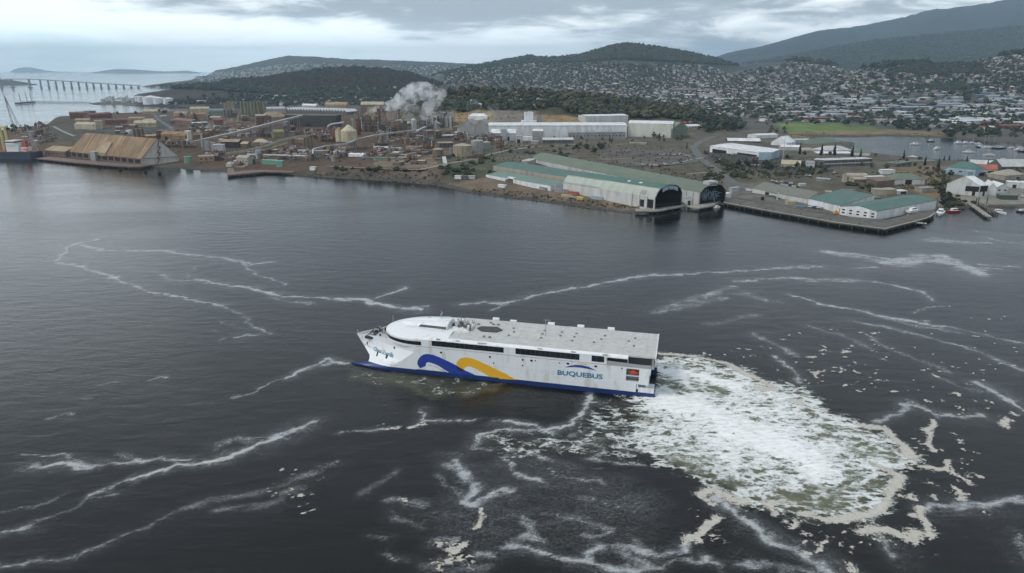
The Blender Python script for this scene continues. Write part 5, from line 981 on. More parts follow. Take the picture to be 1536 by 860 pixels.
    tank(5, 153, 560, 152, 172, m_cream, 'cream_hopper', 'larger round cream hopper with conical roof on legs', 'tall', 'hopper', None, 24, 12)
    plant(4, 485, 600, 600, 605, 10, 45, 'grey pump rack above the pipeline bend', ('grey', 'lgrey'), 10)
    bld(4, 625, 640, 710, 632, 12, 60, 'flat', 'grey', 'stone', 'grey_pump_house', 'building', 'grey pump house with pale roof right of the pipeline bend', wins=3)
    plant(4, 715, 655, 850, 650, 12, 55, 'steel pipe rack on the bank under the cream hoppers', ('grey', 'dgrey', 'brown'), 11)
    bld(3, 680, 770, 800, 775, 14, 75, 'gx', 'stone', 'stone', 'stone_pump_house', 'building', 'pale stone pump house by the pier', rh=20, wins=4)
    bld(3, 800, 765, 885, 760, 10, 45, 'flat', 'dgreen', 'dgreen', 'dark_green_store', 'shed', 'dark green store beside the stone pump house')
    tank(4, 48, 650, 52, 78, pm('pblue'), 'pale_green_tank', 'pale blue green tank on a post at the pipeline end', 'flat', 'tank', None, 14)
    bld(4, 85, 705, 230, 712, 8, 38, 'gx', 'mint', 'mint', 'mint_shed', 'shed', 'long bright green shed on the pier', rh=8)
    bld(4, 230, 735, 290, 732, 6, 58, 'flat', 'mint', 'pblue', 'mint_block', 'building', 'pale mint square block at the end of the green shed')
    bld(4, 560, 765, 608, 765, 5, 30, 'flat', 'white', 'white', 'white_sampler_hut', 'hut', 'tiny white hut on the bank')
    bld(4, 230, 590, 395, 585, 10, 22, 'gx', 'brown', 'tan', 'low_pink_roof_store', 'shed', 'low store with pinkish tan roof above the pipeline', rh=12)
    # the steaming smelter block
    plant(5, 180, 380, 440, 385, 34, 190, 'tall rust brown roaster block at the foot of the big plume', ('rust', 'brown', 'rust', 'olive', 'black'), 12, dense=1.6)
    plant(5, 420, 420, 760, 425, 30, 150, 'dark acid plant with olive towers below the plume', ('black', 'dgrey', 'brown', 'olive'), 13, dense=1.5)
    bld(5, 340, 270, 420, 272, 14, 60, 'flat', 'olive', 'olive', 'olive_tower', 'tower', 'olive tower at the left foot of the big plume', zoff=14)
    bld(5, 615, 330, 740, 330, 14, 40, 'mono', 'dgrey', 'grey', 'dark_conveyor_house', 'building', 'dark slanted house left of the pale scrubber tower', rh=10, zoff=4)
    stack(5, 462, 390, 220, 34, m_rust, 'tall rusty chimney under the big plume', top=.8)
    pipeline('gooseneck_duct', 'rusty gooseneck duct arching beside the rusty chimney', [(5, 462, 165, 36), (5, 468, 145, 40), (5, 488, 145, 40), (5, 505, 175, 34), (5, 512, 240, 22), (5, 512, 330, 8)], 2.2, m_rust, 'duct')
    for i, (x, y, h_) in enumerate(((540, 470, 90), (245, 420, 150), (262, 415, 165))): stack(5, x, y, h_, 22, m_rust if i else pm('grey'), ('slim grey chimney in front of the dark acid plant', 'shorter of two rust chimneys in the roaster block', 'taller of two rust chimneys in the roaster block')[i])
    tank(5, 800, 395, 52, 120, pm('lgrey'), 'scrubber_tower', 'pale grey scrubber tower with conical top on the conveyor', 'tall', 'tower')
    plant(5, 600, 270, 870, 268, 26, 120, 'pale grey steel plant between the two steam plumes', ('grey', 'lgrey', 'brown'), 14, dense=1.4)
    plant(6, 90, 330, 250, 330, 22, 130, 'grey clad plant at the foot of the small plume', ('grey', 'dgrey', 'lgrey', 'brown'), 15, dense=1.4)
    plant(6, 220, 320, 370, 318, 22, 155, 'pale lattice plant right of the small plume', ('lgrey', 'grey', 'dwhite', 'brown'), 16, dense=1.5)
    plant(6, 0, 360, 130, 360, 20, 110, 'dark steel plant left of the small plume', ('black', 'dgrey', 'grey'), 17)
    bld(6, 130, 420, 190, 418, 12, 70, 'flat', 'brown', 'stone', 'brown_block_tower', 'building', 'brown square block below the lattice plant')
    bld(6, 190, 415, 265, 412, 14, 60, 'flat', 'dgrey', 'grey', 'dark_window_block', 'building', 'dark block with window rows below the lattice plant', wins=4, wrows=2)
    bld(6, 0, 420, 135, 418, 8, 26, 'flat', 'dwhite', 'white', 'white_low_office', 'office', 'long low white office below the dark plant', wins=7)
    bld(6, 240, 500, 370, 495, 18, 36, 'flat', 'dgrey', 'stone', 'stone_roof_store', 'shed', 'store with flat stone coloured roof left of the big tanks', wins=4)
    bld(6, 265, 415, 470, 410, 14, 22, 'mono', 'dgrey', 'lgrey', 'pale_roof_store', 'shed', 'pale roofed store below the twin grey gables', rh=5, wins=5)
    for i, (x, w_) in enumerate(((680, 0), (712, 1), (744, 0), (776, 1), (806, 0))): tank(5, x, 505, 34, 50, pm('tan') if w_ else pm('rust'), 'rusty_bin', 'rusty round bin in the row below the acid plant', 'flat', 'bin', 'row of rusty bins', 10)
    bld(5, 480, 448, 530, 448, 5, 18, 'flat', 'cream', 'cream', 'cream_hut', 'hut', 'small cream hut below the grey conveyor')
    bld(5, 795, 450, 926, 448, 8, 18, 'flat', 'dwhite', 'white', 'white_canteen', 'building', 'low white building right of the rusty bins', wins=6)
    for i, (x, y, w_, h_, c_, nm, lb) in enumerate(((225, 600, 98, 78, 'brown', 'dark_tank', 'smallest of three big tanks, dark brown'), (452, 585, 168, 95, 'stone', 'streaked_tank', 'widest of three big tanks, pale with rust streaks'), (588, 565, 112, 118, 'grey', 'grey_tank', 'tallest of three big tanks, blue grey'))):
        tank(6, x, y, w_, h_, mat('tank_streaked', (0.36, 0.32, 0.24), .7, .1, .12, streak=.97, dirt=(0.17, 0.07, 0.04)) if i == 1 else pm(c_), nm, lb, 'cone', 'tank', None, 28, 0, pm('stone'))
    bld(6, 640, 520, 715, 515, 12, 60, 'flat', 'grey', 'lgrey', 'grey_annex', 'building', 'low grey annexe right of the tallest tank')
    # settling ponds and huts in the yard above the bank
    yard = ((150, 630, 290, 25, 'white_roof_row', 'white'), (250, 660, 400, 22, 'dark_vat_row', 'dgrey'), (410, 670, 600, 30, 'pale_green_vat', 'moss'), (400, 560, 560, 20, 'white_slab_store', 'dwhite'), (420, 520, 540, 18, 'dark_slab_store', 'black'), (530, 545, 600, 20, 'low_dark_store', 'dgrey'), (560, 565, 660, 18, 'low_grey_store', 'lgrey'), (440, 490, 600, 15, 'low_stone_store', 'stone'), (620, 690, 720, 22, 'brown_vat', 'brown'), (700, 660, 830, 15, 'steel_vat', 'grey'), (720, 555, 800, 26, 'tan_vat', 'tan'), (820, 580, 920, 18, 'brown_slab', 'brown'))
    for i, (x0, y, x1, h_, nm, c_) in enumerate(yard): bld(5, x0, y, x1, y + 2, 9, h_, 'flat' if i % 3 else 'gx', c_, c_ if i != 0 else 'white', nm, 'shed', ('white roofed row of pump sheds at the yard edge', 'dark row of vats in front of the pump sheds', 'pale green vat housing at the brink of the bank', 'white slab roofed store in the middle of the yard', 'black roofed store in the middle of the yard', 'dark low store right of the white slab store', 'pale grey low store right of the dark one', 'stone coloured low store under the grey conveyor', 'brown vat housing by the bank fence', 'grey steel vat housing near the end of the yard', 'square tan vat housing below the rusty bins', 'brown slab roofed store near the dark tank')[i], rh=8)
    for i in range(4): tank(5, 200 + i * 52, 618, 44, 26, m_white, 'white_vat', 'round white vat in the row above the bank', 'flat', 'tank', 'row of white vats', 14, roofm=m_dark)
    r = random.Random(9); cols = ('brown', 'grey', 'tan', 'brown', 'stone', 'rust', 'dgrey', 'rust', 'dgrey', 'lgrey', 'cream')
    lots = [(3, 560, 690, 800, 760, 6), (3, 380, 560, 500, 600, 2), (4, 0, 330, 560, 640, 5), (5, 500, 900, 600, 720, 9), (4, 300, 620, 560, 640, 5), (3, 120, 500, 380, 440, 6), (3, 560, 880, 390, 450, 5), (2, 560, 900, 330, 420, 4), (6, 130, 560, 540, 640, 6), (6, 280, 520, 340, 400, 5), (1, 260, 480, 430, 600, 6), (4, 640, 900, 560, 640, 5)]
    PLACE = {(3, 560): 'on the wharf road behind the pier', (3, 380): 'beside the filter house', (4, 0): 'under the lower conveyor', (5, 500): 'in the yard above the bank', (4, 300): 'by the grey pipeline', (3, 120): 'near the small steam puff', (3, 560.1): 'near the thin steam jet', (2, 560): 'above the ore shed ridge', (6, 130): 'around the three big tanks', (6, 280): 'below the twin grey gables', (1, 260): 'behind the moored ship', (4, 640): 'under the cream hoppers'}
    for (k, x0, x1, y0, y1, n) in lots:
        where = PLACE[(k, x0)]
        if (k, y0) == (3, 390): where = 'near the thin steam jet'
        for i in range(int(n * 2.6)):
            x, y, c_, c2_ = r.uniform(x0, x1), r.uniform(y0, y1), r.choice(cols), r.choice(cols); nm = {'brown': 'brown', 'grey': 'grey', 'tan': 'tan', 'stone': 'stone coloured', 'rust': 'rusty', 'dgrey': 'dark grey', 'lgrey': 'pale grey', 'cream': 'cream'}
            bld(k, x, y, x + r.uniform(30, 95), y + r.uniform(-3, 4), r.uniform(5, 10), r.uniform(14, 36), r.choice(('flat', 'gx', 'gx')), c_, c2_, 'works_hut', 'hut', f'small {nm[c_]} works hut with {nm[c2_]} roof {where}', rh=r.uniform(5, 12), group='small huts scattered through the works')
    # conveyors and pipelines
    gantry('conveyor', 'long upper conveyor gallery climbing from the white chimney to the cell house', 'conveyor', [(3, 180, 520, 9), (3, 320, 492, 12), (3, 700, 405, 17), (3, 1003, 328, 22), (4, 240, 275, 24), (4, 480, 215, 28)], 5.0, 3.4, pm('stone'), m_steel, 30, None, pm('lgrey'))
    gantry('conveyor', 'lower conveyor gallery bending past the brown block', 'conveyor', [(3, 560, 640, 6), (3, 800, 605, 9), (4, 120, 520, 11), (4, 270, 465, 14), (4, 440, 425, 16), (4, 560, 410, 17)], 4.2, 3.0, pm('stone'), m_steel, 26, None, pm('moss'))
    gantry('conveyor', 'grey conveyor gallery curving past the cream hoppers to the scrubber tower', 'conveyor', [(4, 600, 550, 9), (4, 740, 515, 10), (5, 0, 512, 11), (5, 150, 490, 13), (5, 230, 455, 15), (5, 400, 415, 17), (5, 620, 382, 19), (5, 840, 360, 21), (6, 30, 345, 22), (6, 110, 305, 24)], 3.4, 2.6, pm('grey'), m_steel, 28, None, pm('lgrey'))
    gantry('conveyor', 'short branch conveyor below the lower gallery', 'conveyor', [(4, 20, 560, 7), (4, 150, 548, 9), (4, 340, 490, 13)], 3.2, 2.4, pm('olive'), m_steel, 26)
    pipeline('pipeline', 'pale grey pipeline running level above the pier', [(4, -60, 608, 5), (4, 590, 626, 5), (4, 592, 560, 9), (4, 620, 550, 10)], 1.3, pm('lgrey'))
    pipeline('pipeline', 'thick grey duct bending down left of the roaster block', [(4, 740, 355, 12), (4, 742, 325, 18), (4, 775, 308, 20), (4, 900, 290, 22)], 1.7, pm('lgrey'), 'duct')
    for i, (x, y, h_) in enumerate(((860, 450, 110), (720, 460, 60))): stack(3, x, y, h_, 14, pm('lgrey'), ('thin pale pipe stack giving off the thin steam jet', 'short pale pipe stack under the first conveyor')[i])
    for i, (x, y, h_) in enumerate(((195, 400, 130), (300, 385, 110), (408, 380, 120), (330, 470, 60))): stack(4, x, y, h_, 7, m_steel, ('thin grey mast under the upper conveyor by the brick mill', 'thin grey mast under the middle of the upper conveyor', 'thin grey mast under the upper end of the upper conveyor', 'short grey mast by the olive shed')[i], 'lattice_mast')
works()
def clutter():
    r = random.Random(31)
    Zs = [(3, 0, 550, 270, 330, 4, 'behind the white roofed shed'), (3, 100, 560, 380, 480, 8, 'around the small steam puff'), (3, 560, 1000, 400, 470, 5, 'under the first conveyor'), (3, 330, 1000, 640, 740, 8, 'behind the wharf road'), (4, 20, 330, 340, 440, 6, 'below the brick mill'), (4, 330, 900, 380, 470, 8, 'before the dark cell house'), (4, 0, 480, 560, 680, 9, 'along the grey pipeline'), (4, 480, 900, 590, 690, 8, 'under the cream hoppers'), (5, 420, 900, 430, 520, 7, 'below the acid plant'), (5, 300, 900, 560, 690, 10, 'in the pond yard'), (6, 0, 500, 380, 480, 8, 'below the lattice plant'), (6, 480, 720, 420, 520, 5, 'behind the tallest tank'), (2, 880, 1330, 400, 470, 5, 'beside the crusher house'), (1, 150, 560, 380, 560, 6, 'behind the moored ship'), (7, 0, 260, 440, 560, 5, 'left of the factory forecourt')]
    for k, x0, x1, y0, y1, n, where in Zs:
        for i in range(int(n * 1.7)):
            x, y = r.uniform(x0, x1), r.uniform(y0, y1); w = r.uniform(45, 110) * CR[k][2] / 7; t = r.random(); cols = r.choice((('brown', 'dgrey', 'rust'), ('dgrey', 'black', 'brown'), ('grey', 'brown', 'dgrey'), ('rust', 'tan', 'brown')))
            if t < .7: o = plant(k, x, y, x + w, y + r.uniform(-4, 4), r.uniform(8, 18), r.uniform(35, 90) * CR[k][2] / 7, 'small %s pipe rack %s' % ({'brown': 'brown and rusty', 'dgrey': 'dark steel', 'grey': 'grey brown', 'rust': 'rust and tan'}[cols[0]], where), cols, r.randrange(10000), 'pipe_rack', .7)
            else: o = tank(k, x, y, r.uniform(24, 50), r.uniform(22, 60), pm(r.choice(('brown', 'grey', 'stone', 'rust', 'dgrey'))), 'process_tank', 'small round process tank ' + where, r.choice(('flat', 'cone')), 'tank', None, 12)
            o['group'] = 'pipe racks and small tanks ' + where
clutter()
# ------------------------------------------------------------------ the white factory on the hill foot
def factory():
    bld(7, 25, 402, 1806, 396, 50, 145, 'gx', 'white', 'white', 'white_factory', 'factory', 'very long white factory hall at the foot of the wooded hill', rh=24, strip=(.94, .995, 'lgrey'))
    bld(7, 498, 330, 598, 330, 12, 235, 'flat', 'white', 'white', 'white_roof_tower', 'tower', 'square white tower standing over the white factory roof', doors=(('f', .66, .85, .35),))
    bld(7, 458, 345, 640, 343, 12, 150, 'flat', 'white', 'white', 'white_tower_base', 'building', 'low white block at the foot of the roof tower')
    bld(7, 55, 440, 185, 440, 10, 90, 'mono', 'grey', 'white', 'white_lean_to', 'shed', 'lean-to with white roof at the left end of the factory front', rh=45)
    bld(7, 185, 442, 258, 442, 10, 138, 'flat', 'lgrey', 'lgrey', 'grey_bay', 'building', 'tall plain grey bay between two white lean-tos')
    bld(7, 258, 440, 375, 440, 10, 90, 'mono', 'lgrey', 'white', 'white_lean_to', 'shed', 'second white lean-to right of the tall grey bay', rh=45, doors=(('f', .1, .3, .5),))
    bld(7, 590, 445, 722, 445, 10, 120, 'mono', 'grey', 'white', 'stepped_grey_bay', 'building', 'stepped grey bay under the roof tower', rh=20)
    bld(7, 650, 305, 720, 305, 10, 60, 'flat', 'grey', 'tan', 'grey_roof_house', 'building', 'small grey house on the factory eaves', zoff=16)
    bld(7, 95, 470, 255, 470, 8, 40, 'flat', 'grey', 'dwhite', 'front_annex', 'building', 'low annexe with pale roof before the left lean-to')
    bld(7, 375, 470, 460, 470, 8, 85, 'flat', 'lgrey', 'lgrey', 'grey_gate_house', 'building', 'grey block with a dark doorway before the factory', doors=(('f', .2, .7, .5),))
    bld(7, 465, 440, 590, 440, 8, 40, 'mono', 'white', 'white', 'white_front_annex', 'building', 'low white annexe left of the stepped grey bay', rh=6)
    bld(7, 725, 480, 1120, 475, 10, 45, 'mono', 'dgrey', 'dwhite', 'long_verandah_block', 'building', 'long low block with pale roof along the factory front', rh=20, wins=10)
    bld(7, 570, 485, 665, 485, 8, 35, 'flat', 'grey', 'lgrey', 'grey_weighbridge', 'hut', 'small grey weighbridge hut before the stepped bay')
    bld(7, 1055, 425, 1790, 420, 4, 82, 'mono', 'grey', 'grey', 'grey_window_gallery', 'building', 'grey windowed gallery along the right part of the factory wall', rh=6, wins=16)
    bld(8, -10, 210, 440, 215, 40, 55, 'gx', 'dwhite', 'white', 'upper_white_hall', 'hall', 'upper white hall with bright roof behind the factory', rh=10, zoff=10)
    bld(8, 442, 325, 920, 340, 48, 140, 'gx', 'pale_stone', 'white', 'cream_warehouse', 'warehouse', 'large cream grey warehouse with a green end wall', rh=20, strip=(.02, .1, 'lgrey'))
    a, b, c, d, z, m = foot(8, 915, 342, 1085, 330, 40)
    bld(8, 918, 342, 1083, 325, 34, 92, 'gy', 'moss', 'pgreen', 'green_gable_end', 'warehouse', 'grey green gabled end building with ivy right of the cream warehouse', rh=62)
    for i, (x, y) in enumerate(((1090, 235),)): bld(8, x, y, x + 165, y + 5, 18, 30, 'gx', 'lgrey', 'white', 'white_house_row', 'building', 'pale roofed building behind the green gable end', rh=15, wins=5)
    bld(8, 1050, 200, 1130, 200, 12, 25, 'gx', 'brick', 'red', 'red_roof_hut', 'hut', 'small red roofed building behind the green gable', rh=12)
    # twin grey gables left of the factory, and the heaps behind them
    bld(6, 430, 400, 570, 400, 40, 95, 'gy', 'grey', 'grey', 'grey_gable_shed', 'shed', 'left of the twin grey gabled sheds', rh=48)
    bld(6, 572, 402, 690, 400, 40, 98, 'gy', 'grey', 'grey', 'grey_gable_shed', 'shed', 'right of the twin grey gabled sheds, joined to the white factory', rh=48)
    bld(6, 505, 250, 680, 248, 14, 35, 'hip', 'white', 'white', 'pale_hip_shed', 'shed', 'pale shed with hipped roof behind the twin gables', rh=22)
    bld(6, 565, 135, 630, 135, 10, 26, 'gx', 'grey', 'lgrey', 'hill_house', 'house', 'lone grey house on the bare hillside above the twin gables', rh=14)
    bld(8, 290, 30, 430, 28, 10, 18, 'gx', 'lgrey', 'lgrey', 'hill_store', 'shed', 'long pale shed on the hill behind the wood', rh=8)
    bld(8, 490, 55, 550, 58, 8, 12, 'gx', 'white', 'white', 'hill_white_house', 'house', 'small bright white house on the hill behind the wood', rh=8)
    bld(8, 380, 130, 465, 128, 12, 22, 'gx', 'brick', 'brick', 'hill_brick_house', 'house', 'reddish house among the trees above the upper white hall', rh=10)
    bld(8, 460, 405, 640, 410, 10, 14, 'flat', 'stone', 'stone', 'trackside_store', 'shed', 'low stone coloured store below the cream warehouse')
    bld(8, 318, 505, 378, 508, 5, 22, 'flat', 'brown', 'dgrey', 'brown_site_hut', 'hut', 'small dark site hut beside the terraced car park')
factory()
# ------------------------------------------------------------------ green-roofed boat-building sheds on the point
def sheds():
    def prof_shed(name, label, k, p0, p1, prof, z, m_w, m_list, open_end=False, back=True, ribs=0, cat='shed', holes=()):
        """long shed: p0->p1 front base (crop px, world height z), profile (distance back, height, material index)"""
        a, b = P(*C(k, *p0), z), P(*C(k, *p1), z); L_ = np.hypot(*(b - a)); ux = (b - a) / L_; uy = np.array([-ux[1], ux[0]]); uy = uy if uy[0] > 0 else -uy
        R = empty(name, (a[0], a[1], z), label, cat)
        def q(u, v, w): p = ux * u + uy * v; return (p[0], p[1], w)
        n = len(prof); wall = MB(); roof = MB()
        for i in range(n - 1):
            (v0, h0, mi), (v1, h1, _) = prof[i], prof[i + 1]
            tgt = wall if mi == 0 else roof
            segs = [(0, L_)]
            tgt.face([q(0, v0, h0), q(L_, v0, h0), q(L_, v1, h1), q(0, v1, h1)], max(mi - 1, 0))
            if open_end: tgt.face([q(0, v0, h0), q(L_ - .01, v0, h0), q(L_ - .01, v1, h1), q(0, v1, h1)][::-1], max(mi - 1, 0)) if False else None
        wall.face([q(0, v, h) for v, h, _ in prof])
        if not open_end: wall.face([q(L_, v, h) for v, h, _ in prof])
        else:
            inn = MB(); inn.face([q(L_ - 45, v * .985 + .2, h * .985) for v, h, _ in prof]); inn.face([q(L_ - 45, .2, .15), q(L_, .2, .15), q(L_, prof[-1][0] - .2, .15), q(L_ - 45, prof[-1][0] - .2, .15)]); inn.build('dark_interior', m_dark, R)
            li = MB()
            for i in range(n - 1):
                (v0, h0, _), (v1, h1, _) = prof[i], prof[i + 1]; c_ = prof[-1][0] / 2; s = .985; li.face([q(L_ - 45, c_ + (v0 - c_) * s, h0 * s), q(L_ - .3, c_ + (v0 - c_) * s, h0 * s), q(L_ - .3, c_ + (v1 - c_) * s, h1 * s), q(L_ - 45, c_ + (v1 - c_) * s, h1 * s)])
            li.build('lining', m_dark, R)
            ar = MB()
            for j in range(4):
                for i in range(n - 1): (v0, h0, _), (v1, h1, _) = prof[i], prof[i + 1]; ar.tube(q(L_ + .1 - j * 9, v0, h0 * (1 if j == 0 else .97)), q(L_ + .1 - j * 9, v1, h1 * (1 if j == 0 else .97)), .45 if j == 0 else .3, 5)
            ar.build('arch_frame', mat('arch_steel', (0.10, 0.105, 0.11), .6), R)
        wall.build('wall', m_w, R)
        if roof.f: roof.build('roof', m_list, R)
        return R, q, L_
    gr, pg, wht, lg = pm('green'), pm('pgreen'), pm('white'), pm('dwhite'); Z0 = 4.0
    # low front shed (left)
    R, q, L_ = prof_shed('lean_to_shed', 'low white shed with pale green sloping roof at the left end of the boat sheds', 14, (35, 470), (415, 540), [(0, -3, 0), (0, 5.6, 1), (22, 8.2, 0), (22, -3, 0)], Z0, wht, [pm('pgreen')])
    for u0, u1, hh in ((.37, .45, 7.0),):
        fr = MB(); fr.prism([q(L_ * u0 - 1, -.5, 0), q(L_ * u1 + 1, -.5, 0), q(L_ * u1 + 1, 3, 0), q(L_ * u0 - 1, 3, 0)], -1, 7.6); fr.build('door_porch', wht, R); d = MB(); d.prism([q(L_ * u0, -.62, 0), q(L_ * u1, -.62, 0), q(L_ * u1, -.45, 0), q(L_ * u0, -.45, 0)], -.5, 5.8); d.build('door', m_dark, R)
    # middle high shed (left half), brown wall above the lean-to roof
    a = P(*C(14, 75, 452), Z0)
    R, q, L_ = prof_shed('long_green_shed', 'long shed with dark green roof above a brown wall, behind the lean-to', 14, (78, 443), (560, 528), [(0, -3, 0), (0, 11.2, 1), (22, 14.2, 1), (44, 11, 0), (44, -3, 0)], Z0, pm('stone'), [gr])
    # main arch shed (right half), open at the dock end
    R, q, L_ = prof_shed('arch_boat_shed', 'big white barrel-roofed boat shed with dark green crown, open end over the water', 14, (490, 545), (1032, 641), [(0, -3, 0), (0, 9.8, 2), (3.4, 14.6, 2), (7.2, 17.4, 1), (20, 19.8, 1), (31, 18.4, 2), (37.5, 14.8, 2), (41, 9.8, 0), (41, -3, 0)], Z0, lg, [gr, mat('cladding_pale_green', (0.37, 0.41, 0.36), .6, .1, .07, streak=.7, dirt=(.33,.34,.28))], True)
    gl = MB()
    for v0, h0, v1, h1 in ((10, 17.9, 19, 19.5), (19.6, 19.5, 27, 18.8), (27.6, 18.6, 34, 16.5)): gl.face([q(L_ + .15, v0, h0 - .5), q(L_ + .15, v1, h1 - .5), q(L_ + .15, v1, h1 - 4.0), q(L_ + .15, v0, h0 - 4.0)])
    gl.build('end_glazing', pm('pblue'), R)
    for u0, u1, z0, z1, m_ in ((.855, .895, -.5, 6.2, m_dark), (.925, .985, -.5, 7.6, m_dark)): d = MB(); d.prism([q(L_ * u0, -.15, 0), q(L_ * u1, -.15, 0), q(L_ * u1, .1, 0), q(L_ * u0, .1, 0)], z0, z1); d.build('door', m_, R)
    for u0, u1 in ((.62, .65), (.74, .77)): s = MB(); s.face([q(L_ * u0, 13, 18.65), q(L_ * u1, 13, 18.65), q(L_ * u1, 16, 19.2), q(L_ * u0, 16, 19.2)]); s.build('skylight', wht, R)
    s = MB(); s.face([q(L_ * .84, .5, 10.8), q(L_ * .90, .5, 10.8), q(L_ * .90, 3.3, 14.75), q(L_ * .84, 3.3, 14.75)]); s.build('roof_panel', pm('grey'), R)
    lo = MB(); lo.face([q(-.1, -.25, 9.9), q(L_ * .42, -.25, 9.9), q(L_ * .42, 6.9, 17.4), q(-.1, 6.9, 17.4)]); lo.build('grey_roof_apron', pm('grey'), R)
    # rear shed with its own arch
    R, q, L_ = prof_shed('rear_boat_shed', 'long rear boat shed with faded green roof and a dark arched mouth', 14, (300, 395), (1296, 612), [(0, -3, 0), (0, 10, 1), (5, 14.5, 1), (17, 17.8, 1), (28, 15.5, 1), (34, 9.5, 0), (34, -3, 0)], Z0, pm('dwhite'), [pm('moss')], True)
    cr = MB(); cr.prism([q(L_ - 9, 12, 0), q(L_ - .5, 12, 0), q(L_ - .5, 23, 0), q(L_ - 9, 23, 0)], 15.5, 19.6); cr.build('roof_house', pm('lgrey'), R)
    # things round the sheds
    bld(16, 750, 642, 935, 655, 20, 110, 'gy', 'white', 'pblue', 'dock_office', 'building', 'small white dock office between the two arched sheds', rh=30, doors=(('f', .15, .45, .7),))
    bld(14, 285, 400, 330, 380, 10, 34, 'flat', 'stone', 'lgrey', 'rear_annex', 'building', 'stone coloured annexe at the back corner of the rear boat shed')
    for i, (x, y, w, h_, c_, lb) in enumerate(((440, 545, 85, 18, 'grey', 'dark grey skip beside the open shed yard'), (515, 560, 60, 18, 'red', 'red shipping container on the shed foreshore'), (645, 572, 38, 24, 'blue', 'blue shipping container on end of the foreshore row'), (655, 585, 70, 14, 'pblue', 'pale blue container in front of the blue one'), (480, 570, 60, 10, 'cream', 'cream container lying near the shore'), (570, 588, 36, 14, 'yellow', 'yellow container near the shore'), (530, 580, 36, 8, 'grey', 'low grey tray near the shore'), (815, 605, 22, 16, 'black', 'black bin by the shed wall'))):
        bld(14, x, y, x + w, y + 6, 2.6, h_, 'flat', c_, c_, 'shipping_container', 'container', lb)
    for i, (x, y, lb) in enumerate(((150, 485, 'dark van parked by the lean-to shed'), (350, 530, 'grey van parked near the end of the lean-to'), (105, 515, 'white drum trailer on the foreshore'))): bld(14, x, y, x + 40, y + 6, 4, 14, 'flat', ('dgrey', 'grey', 'white')[i], ('dgrey', 'grey', 'white')[i], ('parked_van', 'parked_van', 'trailer')[i], ('van', 'van', 'trailer')[i], lb)
    for x, w, c_, lb in ((380, 60, 'white', 'white site cabin by the inclined chute'), (447, 52, 'dgrey', 'dark truck between two site cabins'), (508, 58, 'lgrey', 'pale bus parked beside the dark truck')): bld(6, x, 790, x + w, 792, 4, 26, 'flat', c_, c_, 'site_cabin', 'cabin', lb)
    gantry('chute', 'white sloping chute on the bank left of the boat sheds', 'chute', [(6, 285, 690, 9), (6, 300, 775, 3)], 4.5, 3.5, pm('lgrey'), m_steel)
    # timber jetties under the arches
    for lb, pts in (('concrete apron under the big arched shed mouth', ((16, 30, 735), (16, 380, 725), (16, 735, 655), (16, 740, 640), (16, 340, 690), (16, 30, 700))), ('timber dock apron before the dock office', ((16, 735, 655), (16, 930, 690), (16, 1140, 655), (16, 1260, 580), (16, 1255, 560), (16, 940, 640)))):
        w = [P(*C(*p), 3.2) for p in pts]; o = w[0]; R = empty('dock_apron', (o[0], o[1], 0), lb, 'dock'); mb = MB(); mb.prism([p - o for p in w], 2.0, 3.2); mb.build('deck', m_conc, R)
        for i in range(len(w) // 2):
            for t in (.1, .5, .9): p = w[i] * (1 - t) + w[i + 1] * t - o; pl = MB(); pl.cyl(p + np.array([0, .5]), .35, -3, 2.0, 6); pl.build('pile', m_wood, R)
    mb = MB(); random.seed(12); o = P(*C(16, 990, 600), 3.2)
    for _ in range(26): x, y = random.uniform(0, 16), random.uniform(-4, 10); mb.tube((x, y, 0), (x + random.uniform(-4, 4), y, random.uniform(4, 13)), .2, 4); mb.tube((x, y, random.uniform(3, 10)), (x + 5, y + 2, random.uniform(3, 10)), .2, 4)
    R = empty('scaffold', (o[0], o[1], 3.2), 'blue grey scaffold tower in the mouth of the rear shed', 'scaffold'); mb.build('frame', pm('pblue'), R)
sheds()
CR.update({17: (1040, 190, 9.554), 18: (1150, 190, 9.557), 19: (1280, 190, 10.75), 20: (1400, 170, 10.75), 31: (0, 100, 9.557), 32: (130, 110, 6.98)})
